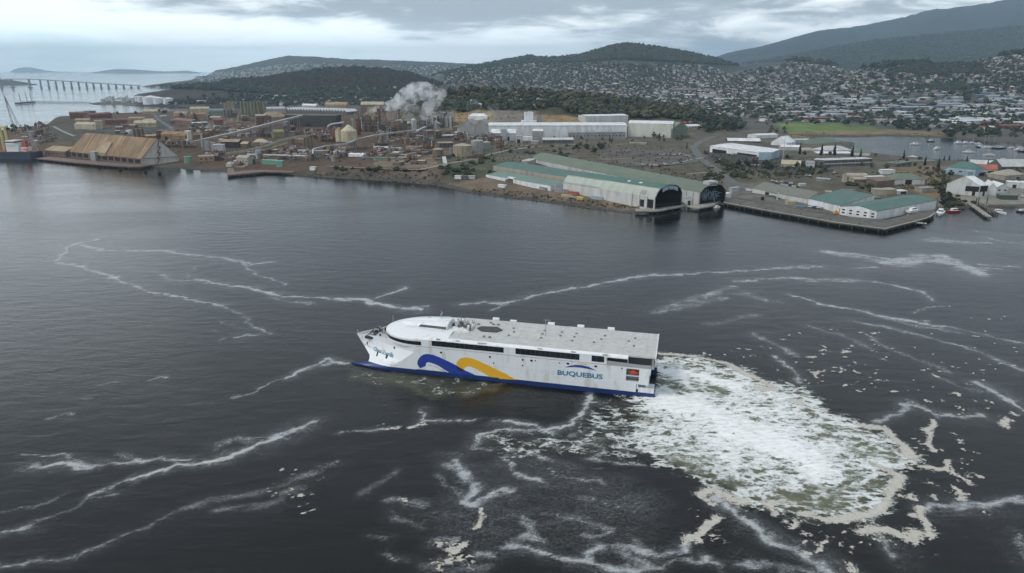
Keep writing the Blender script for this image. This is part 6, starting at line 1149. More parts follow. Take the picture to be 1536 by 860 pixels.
# ------------------------------------------------------------------ right-hand shore: wharf, depot, yards
def rightside():
    edge = [(1085, 304), (1150, 316), (1250, 333.5), (1328, 344), (1345, 339.5), (1372, 333), (1395, 326), (1403, 320)]
    w = [P(*e, 3.4) for e in edge]; o = w[0]; inner = [P(x, y, 3.4) for x, y in ((1400, 314), (1330, 330), (1240, 322), (1150, 306), (1088, 296))]
    R = empty('wharf', (o[0], o[1], 0), 'long timber edged concrete wharf in front of the green roofed depot', 'wharf'); mb = MB(); mb.prism([p - o for p in w + inner], 2.3, 3.45); mb.build('deck', mat('wharf_asphalt', (.125, .118, .105), .9, .25, .06, dirt=(.08, .075, .07)), R)
    cp = MB()
    for a, b in zip(w[:-1], w[1:]):
        d = (b - a) / np.hypot(*(b - a)); n = np.array([-d[1], d[0]]) * .9; cp.prism([a - o - n * .25, b - o - n * .25, b - o + n, a - o + n], 3.46, 3.9)
    cp.build('kerb_beam', mat('pale_kerb', (0.36, 0.34, 0.29), .9, .15), R)
    fc = MB()
    for a, b in zip(w[:-1], w[1:]): d = (b - a) / np.hypot(*(b - a)); n = np.array([-d[1], d[0]]); fc.prism([a - o + n * 2.5, b - o + n * 2.5, b - o + n * 3.2, a - o + n * 3.2], -4, 2.3)
    fc.build('under_deck_shade', m_dark, R)  # near-black wall paints the shaded void under the deck
    for a, b in zip(w[:-1], w[1:]):
        L_ = np.hypot(*(b - a)); n = max(1, int(L_ / 9))
        for i in range(n): p = a + (b - a) * (i + .5) / n - o; d = (b - a) / L_; q = p + np.array([-d[1], d[0]]) * .5; pl = MB(); pl.cyl(q, .38, -4, 2.4, 6); pl.build('pile', m_wood, R)
    for t in (.12, .3, .52, .7, .86):                   # fender piles standing proud
        p = w[0] + (w[3] - w[0]) * t - o; pl = MB(); pl.cyl(p - np.array([.2, .6]), .4, -4, 5.2, 6); pl.build('fender_pile', m_wood, R)
    # depot with green roofs
    bld(0, 1211.5, 307, 1259, 320.5, (1310, 308), 11, 'mono', 'white', 'green', 'depot_shed', 'shed', 'white wharf shed with shallow green roof left of the gabled depot', rh=4)
    bld(0, 1259, 322, 1313.5, 331.5, (1403, 313.5), 13.5, 'gy', 'white', 'green', 'gabled_depot', 'shed', 'white gabled wharf depot with dark green roof and small windows', rh=4.5, wins=5, wrows=2)
    bld(0, 1128, 289, 1211, 306, (1226, 297), 6.5, 'mono', 'dwhite', 'khaki', 'long_wharf_store', 'shed', 'long low white store with drab brownish flat roof behind the wharf', rh=2, doors=(('f', .25, .32, .8),))
    bld(11, 615, 442, 722, 430, 5, 34, 'flat', 'cream', 'cream', 'cream_trailer', 'trailer', 'cream box trailer standing alone on the wharf')
    bld(16, 1262, 590, 1400, 565, 5, 90, 'flat', 'white', 'white', 'container_stack', 'container', 'stack of white containers beside the rear boat shed mouth')
    bld(11, -20, 296, 70, 288, 5, 45, 'flat', 'lgrey', 'pblue', 'grey_cabin', 'cabin', 'row of pale grey site cabins at the foot of the harbour road')
    bld(11, 140, 275, 205, 282, 2.2, 14, 'flat', 'white', 'white', 'white_van', 'van', 'white van parked at the left end of the long wharf store')
    bld(11, 765, 228, 835, 222, 4, 26, 'flat', 'dwhite', 'dwhite', 'white_bus', 'bus', 'white bus at the end of the parked cars behind the wharf store')
    bld(11, 950, 165, 1105, 168, 5, 30, 'flat', 'grey', 'lgrey', 'grey_caravan_row', 'cabin', 'grey and white cabin row on the dirt yard', wins=5)
    for i, (x, y, c_, nm, cat, lb) in enumerate(((390, 345, 'dgrey', 'steel_boom', 'beam', 'dark steel boom lying on the wharf before the long store'), (470, 370, 'dgrey', 'steel_boom', 'beam', 'second shorter dark steel boom on the wharf'), (725, 480, 'blue', 'boat_cradle', 'cradle', 'dark blue cradle by the depot left wall'))): bld(11, x, y, x + (150, 60, 90)[i], y + (14, 4, 2)[i], 2.4, (12, 10, 22)[i], 'flat', c_, c_, nm, cat, lb)
    for i, (x, y, lb) in enumerate(((300, 388, 'black tyre shaped reel lying on the wharf'), (392, 305, 'black reel in front of the doorway of the long store'))):
        p = g1(*C(11, x + 20, y)); R = empty('cable_reel', (p[0], p[1], p[2]), lb, 'reel'); mb = MB(); mb.tube((0, 0, 1.8), (2.2, 0, 1.8), 1.8, 14); mb.build('drum', m_black, R); mb = MB(); mb.tube((-.2, 0, 1.8), (2.4, 0, 1.8), .5, 8); mb.build('axle', m_steel, R)
    p = g1(*C(11, 505, 385)); R = empty('wharf_crane', (p[0], p[1], p[2]), 'small grey wharf crane with stubby post beside the steel booms', 'crane'); mb = MB(); mb.cyl((0, 0), .7, 0, 7, 10); mb.build('post', pm('lgrey'), R); mb = MB(); mb.tube((0, 0, 6), (-8, 4, 7.5), .5, 5); mb.build('boom', m_steel, R)
    p = g1(*C(11, 1160, 555)); R = empty('forklift', (p[0], p[1], p[2]), 'orange yellow forklift by the depot gable', 'forklift'); mb = MB(); mb.box(0, 5, 0, 2.4, .6, 2.0); mb.box(1, 3, .2, 2.2, 2.0, 3.6); mb.build('body', mat('plant_orange', (.6, .3, .04), .5), R); mb = MB(); mb.box(5, 5.4, .3, 2.1, .3, 5.5); mb.tube((5, 1, 4), (8, 1, 1), .2, 4); mb.build('mast', m_steel, R)
    # offices and sheds uphill
    bld(17, 232, 368, 935, 440, (1235, 420), 88, 'gx', 'white', 'white', 'white_distribution_shed', 'warehouse', 'long white distribution shed with open truck bays by the harbour road', rh=6, doors=(('f', .06, .36, .62), ('f', .58, .97, .6)))
    bld(17, 935, 478, 1115, 482, (1235, 440), 105, 'mono', 'pblue', 'white', 'white_shed_wing', 'warehouse', 'square pale wing at the right end of the white distribution shed', rh=6)
    bld(17, 490, 215, 960, 235, 22, 20, 'barrel', 'black', 'white', 'curved_roof_hall', 'hall', 'low hall with curved white roof behind the distribution shed', rh=32)
    bld(18, 60, 262, 290, 285, 30, 40, 'gy', 'white', 'white', 'white_gable_hall', 'hall', 'big white gabled hall with pale roof behind the distribution shed', rh=80)
    bld(18, -150, 170, 160, 160, 24, 40, 'gx', 'white', 'white', 'white_back_hall', 'hall', 'white hall beyond the big gabled one near the playing field', rh=14)
    bld(18, 200, 340, 480, 345, 18, 45, 'gx', 'lgrey', 'white', 'white_side_wing', 'shed', 'low white wing reaching right from the distribution shed', rh=20)
    bld(18, 480, 370, 720, 372, 18, 24, 'hip', 'stone', 'stone', 'stone_hip_house', 'building', 'house with stone grey hipped roof behind the first cypress', rh=30)
    bld(18, 205, 575, 485, 580, 12, 38, 'gx', 'cream', 'cream', 'yellow_roof_block', 'building', 'long low block with yellow cream roof below the lamp mast', rh=48, wins=6)
    bld(18, 565, 590, 685, 592, 12, 66, 'mono', 'lgrey', 'grey', 'grey_annex_block', 'building', 'grey annexe left of the flat roofed office', rh=14)
    bld(18, 665, 565, 820, 575, 14, 88, 'flat', 'dgrey', 'dwhite', 'office_entrance_block', 'office block', 'dark blue grey head block of the long office with pale flat roof', rh=0, wins=2)
    bld(18, 820, 575, 1500, 560, 16, 95, 'flat', 'dgrey', 'dwhite', 'long_office', 'office block', 'long two storey office with pale flat roof and dark window bands', wins=14, wrows=2, strip=(.42, .58, 'lgrey'))
    bld(19, 690, 660, 930, 640, 14, 70, 'flat', 'dgrey', 'moss', 'office_end_wing', 'office block', 'end wing of the long office with pale green roof', wins=3)
    bld(18, 730, 400, 1220, 410, 12, 22, 'mono', 'grey', 'white', 'white_verandah', 'shed', 'long bright white verandah roof between the cypresses', rh=14)
    bld(18, 800, 380, 1230, 385, 26, 40, 'hip', 'dwhite', 'lgrey', 'grey_hip_hall', 'hall', 'large hall with pale grey hipped roof behind the white verandah', rh=52)
    bld(18, 1240, 410, 1480, 420, 24, 40, 'hip', 'dwhite', 'moss', 'pale_green_hall', 'hall', 'hall with pale green hipped roof right of the grey hipped one', rh=52)
    bld(18, 620, 250, 1070, 240, 26, 20, 'hip', 'stone', 'moss', 'green_grey_hall', 'hall', 'wide grey green hipped hall near the head of the cove', rh=55)
    bld(18, 380, 230, 620, 235, 14, 40, 'gx', 'pblue', 'lgrey', 'blue_grey_hall', 'hall', 'blue grey hall between the big gable and the green grey hall', rh=14)
    bld(19, 380, 500, 1130, 505, 22, 22, 'hip', 'stone', 'dwhite', 'cove_side_hall', 'hall', 'long pale hall with low hipped roof at the edge of the cove', rh=55)
    bld(19, 930, 575, 1330, 580, 14, 20, 'gx', 'stone', 'moss', 'cove_green_shed', 'shed', 'pale green roofed shed by the cove behind the pair of dark cypresses', rh=14)
    bld(13, 145, 235, 480, 275, 26, 75, 'hip', 'pblue', 'green', 'teal_roof_hall', 'hall', 'pale blue hall with teal green hipped roof near the cove', rh=62, wins=3)
    bld(13, 150, 235, 235, 238, 6, 40, 'flat', 'blue', 'pblue', 'blue_shop', 'building', 'bright blue front on the teal roofed hall')
    bld(13, 400, 275, 490, 272, 6, 55, 'flat', 'pblue', 'pblue', 'pale_blue_bay', 'building', 'pale blue box at the right corner of the teal roofed hall')
    bld(13, 480, 235, 745, 240, 18, 50, 'gx', 'cream', 'red', 'red_roof_workshop', 'workshop', 'cream workshop with faded red roof by the cove', rh=45, doors=(('f', .6, .85, .7), ('f', .1, .25, .6)))
    bld(13, 490, 270, 605, 262, 8, 45, 'flat', 'dgrey', 'white', 'white_carport', 'shed', 'small white roofed carport below the red roof', doors=(('f', .2, .9, .7),))
    bld(13, 440, 130, 820, 150, 20, 10, 'gx', 'cream', 'dwhite', 'pale_marina_shed', 'shed', 'pale roofed marina shed behind the red roof', rh=35)
    bld(13, 800, 195, 1150, 190, 26, 34, 'gx', 'dgrey', 'lgrey', 'grey_marina_hall', 'hall', 'large grey roofed marina hall with dark front', rh=70, wins=5)
    bld(13, 830, 320, 1063, 300, 20, 50, 'hip', 'stone', 'stone', 'stone_marina_house', 'building', 'stone coloured building with hipped roof at the right edge', rh=50, doors=(('f', .6, .75, .5),))
    bld(13, 860, 400, 1150, 420, 12, 62, 'flat', 'dwhite', 'white', 'white_gate_building', 'building', 'white flat roofed building with a dark doorway at the right edge', doors=(('f', .22, .38, .6),))
    # slipway sheds
    bld(13, 140, 478, 525, 505, (625, 500), 118, 'gy', 'dwhite', 'white', 'slipway_shed', 'shed', 'large white gabled slipway shed with a wide black opening', rh=95)
    a, b, c, d, z, m = foot(13, 365, 490, 615, 500, 3); bld(13, 365, 478, 615, 492, 1.2, 0, 'flat', 'black', 'black', 'shed_mouth', 'opening', 'wide black door opening in the slipway shed front') if False else None
    p0, p1 = g1(*C(13, 362, 486)), g1(*C(13, 618, 490)); z = min(p0[2], p1[2])
    bld(13, 620, 490, 730, 500, 24, 70, 'gy', 'dwhite', 'white', 'middle_slip_shed', 'shed', 'middle white gabled slip shed', rh=75)
    bld(13, 735, 465, 870, 468, 20, 60, 'gy', 'lgrey', 'white', 'right_slip_shed', 'shed', 'smallest white slip shed with two dark windows', rh=45, wins=2)
    bld(13, 785, 545, 985, 550, 8, 50, 'flat', 'dgreen', 'moss', 'green_container_row', 'container', 'row of dark green containers below the slip sheds')
    # yards in the middle: workshops with stone-coloured walls
    bld(12, 0, 300, 260, 300, 14, 70, 'mono', 'stone', 'stone', 'long_stone_workshop', 'workshop', 'long stone coloured workshop with brown roof band', rh=20, strip=(.5, .95, 'brown'))
    bld(12, 135, 290, 358, 290, 6, 92, 'flat', 'lgrey', 'white', 'white_sign_block', 'building', 'white panelled block in front of the stone workshop')
    bld(12, 260, 335, 475, 318, 12, 80, 'mono', 'brown', 'brown', 'brown_roof_workshop', 'workshop', 'workshop with dark brown sloping roof', rh=22)
    bld(12, 475, 290, 830, 292, 22, 62, 'hip', 'dwhite', 'moss', 'green_roof_workshop', 'workshop', 'workshop with pale green roof and a black doorway', rh=55, doors=(('f', .36, .58, .95),))
    bld(12, 240, 412, 395, 418, 10, 62, 'flat', 'stone', 'stone', 'stone_block_store', 'shed', 'square stone coloured store behind the depot roof')
    bld(12, 395, 410, 500, 400, 8, 52, 'mono', 'cream', 'stone', 'cream_block_store', 'shed', 'cream store beside the square stone one', rh=8)
    bld(12, 520, 405, 630, 400, 8, 35, 'flat', 'dwhite', 'white', 'white_shelter', 'shed', 'white roofed shelter with dark mouth behind the depot', doors=(('f', .3, .9, .75),))
    bld(12, 800, 385, 940, 378, 9, 50, 'flat', 'stone', 'grey', 'grey_end_store', 'shed', 'grey store at the end of the yard behind the depot')
    bld(12, 335, 170, 485, 168, 8, 46, 'flat', 'white', 'white', 'white_stair_block', 'building', 'white stair block between the office and the green roofed workshop')
    bld(11, 1250, 160, 1300, 165, 8, 55, 'flat', 'stone', 'cream', 'stone_gate_house', 'building', 'stone gate house at the top of the dirt yard')
    bld(11, 1300, 195, 1536, 200, 12, 90, 'gx', 'stone', 'stone', 'stone_boat_store', 'workshop', 'broad stone walled boat store with brown upper wall above the yard', rh=20, strip=(.45, .8, 'brown'))
    bld(11, 1060, 315, 1130, 318, 6, 24, 'flat', 'stone', 'cream', 'cream_yard_hut', 'hut', 'small cream hut at the foot of the dirt yard')
    bld(11, 1290, 320, 1420, 315, 8, 40, 'flat', 'brown', 'brown', 'brown_yard_shelter', 'shed', 'brown open shelter in the dirt yard', doors=(('f', .1, .9, .7),))
    # jetties and boats on the right
    for lb, k, a, b, wd in (('timber jetty with pale deck reaching out from the slip sheds', 13, (370, 545), (650, 740), 5.0), ('shorter dark jetty beside the pale one', 13, (560, 600), (740, 700), 4.0), ('small pontoon jetty below the depot', 12, (640, 722), (860, 745), 4.2)):
        p, q = P(*C(k, *a), 2.4), P(*C(k, *b), 2.4); d = (q - p) / np.hypot(*(q - p)); n = np.array([-d[1], d[0]]) * wd / 2; R = empty('jetty', (p[0], p[1], 0), lb, 'jetty'); mb = MB(); mb.prism([-n, q - p - n, q - p + n, n], 1.9, 2.4); mb.build('deck', m_conc if 'dark' not in lb else m_wood, R); L_ = np.hypot(*(q - p))
        for i in range(int(L_ / 6) + 1):
            for s in (-1, 1): c_ = d * min(i * 6.0, L_) + n * s * .95; pl = MB(); pl.cyl(c_, .35, -4, 3.0 if i % 2 == 0 else 1.95, 6); pl.build('pile', m_wood, R)
    bld(13, 520, 600, 640, 612, (635, 510), 2, 'flat', 'stone', 'stone', 'slipway', 'slipway', 'pale concrete slipway ramp in front of the slipway shed', zoff=-.3)
    for x0, y0, h_, lb in ((500, 590, 60, 'left frame post beside the slipway'), (525, 592, 70, 'second frame post beside the slipway'), (625, 590, 70, 'right frame post beside the slipway')): stack(13, x0, y0, h_, 9, m_dark, lb, 'slip_post', top=1)
    stack(18, 228, 490, 360, 9, pm('lgrey'), 'tall pale lamp mast above the yellow roofed block', 'lamp_mast', top=.6)
    stack(27, 805, 745, 130, 6, pm('dgrey'), 'thin dark mast above the white gabled hall', 'lattice_mast', top=.5) if False else None
rightside()
def slip_opening():
    for o in COL.objects:
        if o.name == 'slipway_shed':
            a, b, c, d, z, m = foot(13, 140, 478, 525, 505, (625, 500)); ex = b - a; L_ = np.hypot(*ex); u = ex / L_; ey = c - b; h = 118 * m
            v = ey / np.hypot(*ey); W_ = np.hypot(*ey)
            mb = MB(); q = lambda t, w, zz: tuple(u * (L_ + w) + v * t) + (zz,); mb.face([q(.06 * W_, .15, h * .42), q(.94 * W_, .15, h * .42), q(.94 * W_, .15, h * .98), q(.06 * W_, .15, h * .98)]); mb.face([q(.45 * W_, .14, 0), q(.7 * W_, .14, 0), q(.7 * W_, .14, h * .45), q(.45 * W_, .14, h * .45)]); mb.build('door', m_dark, o)
            u2 = lambda t, zz: tuple(u * t * L_ - v * .15) + (zz,)
            mb = MB(); mb.face([u2(.58, h * .42), u2(.99, h * .42), u2(.99, h * .92), u2(.58, h * .92)]); mb.face([u2(.8, -.2), u2(.9, -.2), u2(.9, h * .45), u2(.8, h * .45)]); mb.build('door', m_dark, o)
slip_opening()
# ------------------------------------------------------------------ roads and paths
def road(name, pts, w, m_, label):
    px = np.array([p[0] for p in pts], float); py = np.array([p[1] for p in pts], float); t = np.linspace(0, len(pts) - 1, len(pts) * 14); X = G(np.interp(t, range(len(pts)), px), np.interp(t, range(len(pts)), py)); mb = MB(); prev = None
    for i in range(len(X)):
        a = X[max(i - 1, 0)][:2]; b = X[min(i + 1, len(X) - 1)][:2]; d = (b - a) / max(np.hypot(*(b - a)), 1e-6); n = np.array([-d[1], d[0]]) * w / 2; l, r = X[i][:2] + n, X[i][:2] - n
        zl, zr = float(hgt(*l)), float(hgt(*r)); zz = max(zl, zr, X[i][2]) + .35; cur = ((l[0], l[1], zz), (r[0], r[1], zz))
        if prev: mb.face([prev[0], cur[0], cur[1], prev[1]])
        prev = cur
    kind(mb.build(name, m_), 'structure', label)
m_asph = mat('asphalt', (0.13, 0.13, 0.127), .9, .15, .08); m_dirt = mat('dirt_track', (0.27, 0.23, 0.18), .95, .2, .08)
road('road', [(1075, 205), (1052, 212), (1040, 221), (1046, 232), (1058, 244), (1075, 256), (1090, 268), (1104, 277), (1118, 284)], 11, m_asph, 'grey harbour road running down to the wharf')
road('path', [(630, 256), (665, 247), (700, 241), (735, 232), (760, 226), (800, 221), (870, 217)], 7, m_dirt, 'pale dirt track past the big tanks')
road('road', [(1052, 212), (1000, 211), (940, 212)], 8, m_asph, 'side road in front of the cream warehouse')
road('road', [(1040, 240), (1025, 246), (985, 249), (940, 249)], 6, m_asph, 'loop road round the terraced car park')
road('road', [(915, 233), (960, 232), (1000, 231), (1035, 228)], 7, m_asph, 'upper aisle of the terraced car park')
road('road', [(965, 246.5), (1010, 247), (1040, 243), (1052, 236)], 9, m_asph, 'lower aisle of the terraced car park')
road('road', [(905, 240), (940, 238), (980, 237.5), (1010, 236.5)], 5, m_dirt, 'middle terrace track of the car park')
road('path', [(1030, 262), (1060, 259), (1078, 258)], 5, m_dirt, 'short dirt track behind the rear boat shed')
road('road', [(232, 172), (238, 180), (250, 188), (262, 196)], 8, m_asph, 'forked works road')
road('road', [(120, 196), (170, 197), (215, 197), (262, 194)], 9, m_asph, 'works yard road below the brick office')
road('path', [(80, 190), (95, 198), (112, 205)], 6, m_conc, 'pale ramp track on the bluff')
road('path', [(490, 250), (540, 253), (600, 256), (640, 256)], 4, m_conc, 'fenced path along the top of the bank')
# ------------------------------------------------------------------ cars
def cars():
    cols = {'white': (0.72, 0.73, 0.74), 'silver': (0.42, 0.43, 0.45), 'black': (0.02, 0.02, 0.025), 'blue': (0.04, 0.08, 0.22), 'red': (0.35, 0.03, 0.03)}; protos = {}
    for c_, v in cols.items():
        R = bpy.data.objects.new('parked_car', None); b = MB(); n = 8
        side = [(-2.2, .45), (-2.25, .85), (-1.7, 1.0), (1.0, 1.02), (2.1, .85), (2.2, .45)]
        b.face([(x, -.88, z) for x, z in side]); b.face([(x, .88, z) for x, z in side])
        for (x0, z0), (x1, z1) in zip(side, side[1:] + side[:1]): b.face([(x0, -.88, z0), (x1, -.88, z1), (x1, .88, z1), (x0, .88, z0)])
        b.box(-1.2, .35, -.7, .7, 1.4, 1.5); b.box(-1.3, .5, -.72, .72, 1.0, 1.02)
        g = MB(); g.prism([(-1.75, -.8), (.95, -.8), (.95, .8), (-1.75, .8)], 1.0, 1.02); i = len(g.v); g.v += [(-1.7, -.8, 1.02), (1.0, -.8, 1.02), (1.0, .8, 1.02), (-1.7, .8, 1.02), (-1.2, -.7, 1.44), (.35, -.7, 1.44), (.35, .7, 1.44), (-1.2, .7, 1.44)]
        for q in ((0, 1, 5, 4), (1, 2, 6, 5), (2, 3, 7, 6), (3, 0, 4, 7)): g.f.append(tuple(i + k for k in q)); g.m.append(0)
        bo = b.build('body', mat('car_' + c_, v, .35, .05)); go = g.build('window', m_glass); ws = []
        for x in (-1.35, 1.35):
            for y in (-.86, .86): w = MB(); w.tube((x, y - .1, .33), (x, y + .1, .33), .33, 8); ws.append(w.build('wheel', m_black))
        for ch in [bo, go] + ws: ch.parent = R
        protos[c_] = (R, [bo, go] + ws)
    r = random.Random(21); pal = ['white'] * 9 + ['silver'] * 3 + ['black'] * 2 + ['blue', 'red']; seen = set()
    lots = [(8, (585, 632), (800, 642), 15, 'in the lower row of the terraced car park', 'cars in the terraced car park'), (8, (830, 615), (870, 640), 4, 'in the lower row of the terraced car park', 'cars in the terraced car park'), (8, (750, 522), (1030, 522), 12, 'in the upper row of the terraced car park', 'cars in the terraced car park'), (8, (925, 625), (1250, 560), 9, 'along the curved end of the terraced car park', 'cars in the terraced car park'),
            (8, (990, 505), (1160, 560), 5, 'along the curved end of the terraced car park', 'cars in the terraced car park'), (11, (425, 172), (690, 205), 9, 'in the rear row behind the long wharf store', 'cars behind the long wharf store'), (11, (470, 202), (760, 250), 9, 'in the front row behind the long wharf store', 'cars behind the long wharf store'), (17, (640, 545), (1080, 575), 8, 'on the grass strip below the distribution shed', 'cars below the distribution shed'), (17, (340, 460), (440, 520), 3, 'at the bend of the harbour road', 'cars by the harbour road'), (17, (220, 590), (300, 610), 2, 'driving on the harbour road', 'cars by the harbour road'), (17, (490, 415), (640, 400), 3, 'outside the open bays of the distribution shed', 'cars at the distribution shed'), (17, (860, 460), (930, 450), 2, 'outside the open bays of the distribution shed', 'cars at the distribution shed'), (13, (620, 258), (790, 268), 6, 'beside the red roofed workshop', 'cars by the red roofed workshop'), (11, (860, 470), (1030, 490), 5, 'against the left wall of the wharf depot', 'cars by the wharf depot'), (18, (565, 712), (640, 715), 2, 'on the dirt yard under the office', 'cars on the dirt yard'), (18, (850, 575), (1000, 690), 3, 'in front of the long office', 'cars at the long office'), (13, (1000, 480), (1060, 520), 3, 'at the right edge yard', 'cars in the right edge yard'), (7, (380, 505), (560, 520), 6, 'on the paved yard before the white factory', 'cars before the white factory'), (18, (100, 580), (420, 585), 4, 'in front of the yellow roofed block', 'cars by the yellow roofed block'), (12, (150, 445), (320, 450), 5, 'on the yard behind the gabled depot', 'cars behind the gabled depot'), (12, (620, 675), (800, 620), 4, 'on the apron right of the gabled depot', 'vehicles right of the gabled depot')]
    used = {}
    for k, a, b, n, where, grp in lots:
        for i in range(n):
            t = (i + .5) / n; p = g1(*C(k, a[0] + (b[0] - a[0]) * t + r.uniform(-4, 4), a[1] + (b[1] - a[1]) * t + r.uniform(-4, 4))); c_ = r.choice(pal); R, ch = protos[c_]
            if (R.name in COL.objects) is False and c_ not in used: o = R; COL.objects.link(o); used[c_] = 1
            else:
                o = R.copy(); COL.objects.link(o)
                for c2 in ch: q = c2.copy(); COL.objects.link(q); q.parent = o
            o.location = (p[0], p[1], p[2] + .45); o.rotation_euler = (0, 0, r.uniform(-.25, .25) + (1.4 if 'row' in where else .6)); o.scale = (1.12, 1.12, 1.12); tag(o, f'{c_} parked car {where}' if 'driving' not in where else f'{c_} car {where}', 'car', grp)
    for c_, (R, ch) in protos.items():
        if c_ not in used:
            for c2 in ch: bpy.data.objects.remove(c2)
cars()
# ------------------------------------------------------------------ boats, buoys, cargo ship
def boat(p, rz, L_, kindn, label, group=None, name='moored_boat', cat='boat'):
    hullm = {'navy': mat('hull_navy', (0.02, 0.03, 0.07), .4), 'red': mat('hull_red', (.3, .04, .03), .4)}.get(kindn.split('_')[-1], mat('hull_white', (.72, .73, .74), .35, .05))
    R = empty(name, (p[0], p[1], 0), label, cat, group, rz); b = MB(); w = L_ * .15 if 'yacht' in kindn else L_ * .17; pl = [(-L_ / 2, -w), (L_ * .2, -w), (L_ * .42, -w * .5), (L_ / 2, 0), (L_ * .42, w * .5), (L_ * .2, w), (-L_ / 2, w)]; n = len(pl); h = L_ * .09 + .3
    i = len(b.v); b.v += [(x * .93, y * .7, -.4) for x, y in pl] + [(x, y, h) for x, y in pl]
    for k in range(n): b.f.append((i + k, i + (k + 1) % n, i + n + (k + 1) % n, i + n + k)); b.m.append(0)
    b.f.append(tuple(i + n + k for k in range(n))); b.m.append(0); b.build('hull', hullm, R)
    c = MB(); ch = h + (L_ * .06 if 'yacht' in kindn else L_ * .14); c.prism([(-L_ * .25, -w * .6), (L_ * .18, -w * .55), (L_ * .18, w * .55), (-L_ * .25, w * .6)], h, ch); c.build('cabin', m_white, R)
    wd = MB(); wd.prism([(-L_ * .2, -w * .63), (L_ * .19, -w * .58), (L_ * .19, w * .58), (-L_ * .2, w * .63)], h + (ch - h) * .45, h + (ch - h) * .8); wd.build('window', m_glass, R)
    if 'yacht' in kindn: m_ = MB(); m_.tube((L_ * .08, 0, h), (L_ * .08, 0, h + L_ * 1.15), .14, 5); m_.tube((L_ * .08, 0, h + 1.6), (-L_ * .35, 0, h + 1.6), .16, 5); m_.build('mast', pm('lgrey'), R)
    else: m_ = MB(); m_.tube((0, 0, ch), (0, 0, ch + L_ * .15), .1, 4); m_.build('aerial', pm('lgrey'), R)
    return R
def boats():
    cove_b = [(20, 415, 490, 'motor', 17, 'white motor boat at the left end of the far cove mooring'), (20, 520, 488, 'motor', 15, 'small white launch second along the far cove mooring'), (20, 625, 488, 'yacht', 15, 'white yacht in the middle of the far cove mooring'), (20, 720, 495, 'motor', 10, 'tiny dinghy right of the mooring yachts'), (20, 760, 550, 'motor_navy', 16, 'dark launch before the yacht cluster'), (20, 820, 555, 'yacht', 17, 'leftmost tall yacht of the moored cluster'), (20, 880, 560, 'yacht', 19, 'tallest yacht in the middle of the moored cluster'), (20, 950, 562, 'yacht', 15, 'right yacht of the moored cluster with white cabin'), (20, 1030, 570, 'motor_navy', 17, 'dark blue boat moored right of the yacht cluster'), (20, 1115, 565, 'motor_navy', 12, 'small dark boat right of the dark blue one'), (20, 1250, 570, 'motor', 13, 'grey white launch alone near the right edge of the cove'), (20, 1380, 600, 'motor', 22, 'big white cruiser at the right edge of the cove'), (20, 1440, 620, 'motor_navy', 18, 'dark hulled boat below the big white cruiser'), (20, 575, 640, 'motor', 18, 'white launch moored alone in mid cove'), (20, 890, 685, 'yacht', 17, 'white yacht moored alone in the near cove'), (20, 65, 580, 'motor', 16, 'long pale launch at the left of mid cove'), (19, 1005, 295, 'motor', 18, 'white launch heading left across the cove'), (19, 1250, 245, 'motor_navy', 14, 'small dark boat near the far bank of the cove'), (20, 1130, 770, 'motor', 14, 'white boat at the marina behind the grey hall'), (20, 1215, 775, 'yacht', 13, 'yacht at the marina behind the grey hall'), (20, 1300, 770, 'yacht', 14, 'second yacht at the marina, further right'), (20, 1400, 800, 'motor', 16, 'white boat at the right end of the marina'), (26, 1430, 1050, 'yacht', 12, 'yacht close to the marina shed roofs')]
    r = random.Random(5)
    for k, x, y, kd, L_, lb in cove_b[:-1]: boat(P(*C(k, x, y)), r.uniform(-.35, .35) + (math.pi if r.random() < .5 else 0), L_, kd, lb, 'boats moored in the cove', 'yacht' if 'yacht' in kd else 'motor_boat', 'yacht' if 'yacht' in kd else 'boat')
    boat(P(*C(13, 80, 715)), -2.2, 19, 'motor', 'white fishing boat moored at the right end of the wharf', None, 'fishing_boat')
    boat(P(*C(13, 245, 690)), .2, 14, 'motor_red', 'low dark red barge right of the white fishing boat', None, 'barge')
    boat(P(*C(13, 770, 705)), -1.2, 14, 'motor', 'white launch at the dark jetty', None, 'launch')
    boat(P(*C(16, 1200, 690)), .6, 9, 'motor', 'small pale workboat under the rear boat shed mouth', None, 'workboat')
    boat(P(*C(13, 1040, 690)), .1, 10, 'motor_navy', 'small dark boat at the right edge quay', None, 'workboat')
    b = boat(g1(*C(12, 690, 655)), .5, 15, 'motor', 'white boat standing ashore on the apron right of the depot', None, 'boat_ashore'); b.location.z = 4.4
    for x, y, lb in ((640, 738, 'leftmost of four black mooring buoys off the ore wharf, a cluster of two drums'), (775, 757, 'second black mooring buoy off the ore wharf'), (938, 767, 'third black mooring buoy off the ore wharf'), (1028, 779, 'rightmost black mooring buoy off the ore wharf')):
        p = P(*C(15, x, y)); R = empty('mooring_buoy', (p[0], p[1], 0), lb, 'buoy', 'mooring buoys off the ore wharf'); b = MB(); b.cyl((0, 0), 2.0, -.6, 2.2, 12); b.build('float', m_black, R); t = MB(); t.tube((0, 0, 2.2), (0, 0, 4.4), .5, 6); t.build('post', m_black, R)
    # bulk carrier at the far left
    a, b_ = P(53, 239.5), P(-75, 239); d = a - b_; L_ = np.hypot(*d); u = d / L_; R = empty('bulk_carrier', (b_[0], b_[1], 0), 'dark blue bulk carrier with white bridge and cargo cranes moored at the left edge', 'ship', None, math.atan2(u[1], u[0])); W_ = 22
    h = MB(); pl = [(-5, 0), (L_ - 6, 0), (L_, 4), (L_, W_ - 4), (L_ - 6, W_), (-5, W_)]; h.prism(pl, -2, 10.5); h.build('hull', mat('carrier_blue', (.02, .028, .06), .5, .2), R)
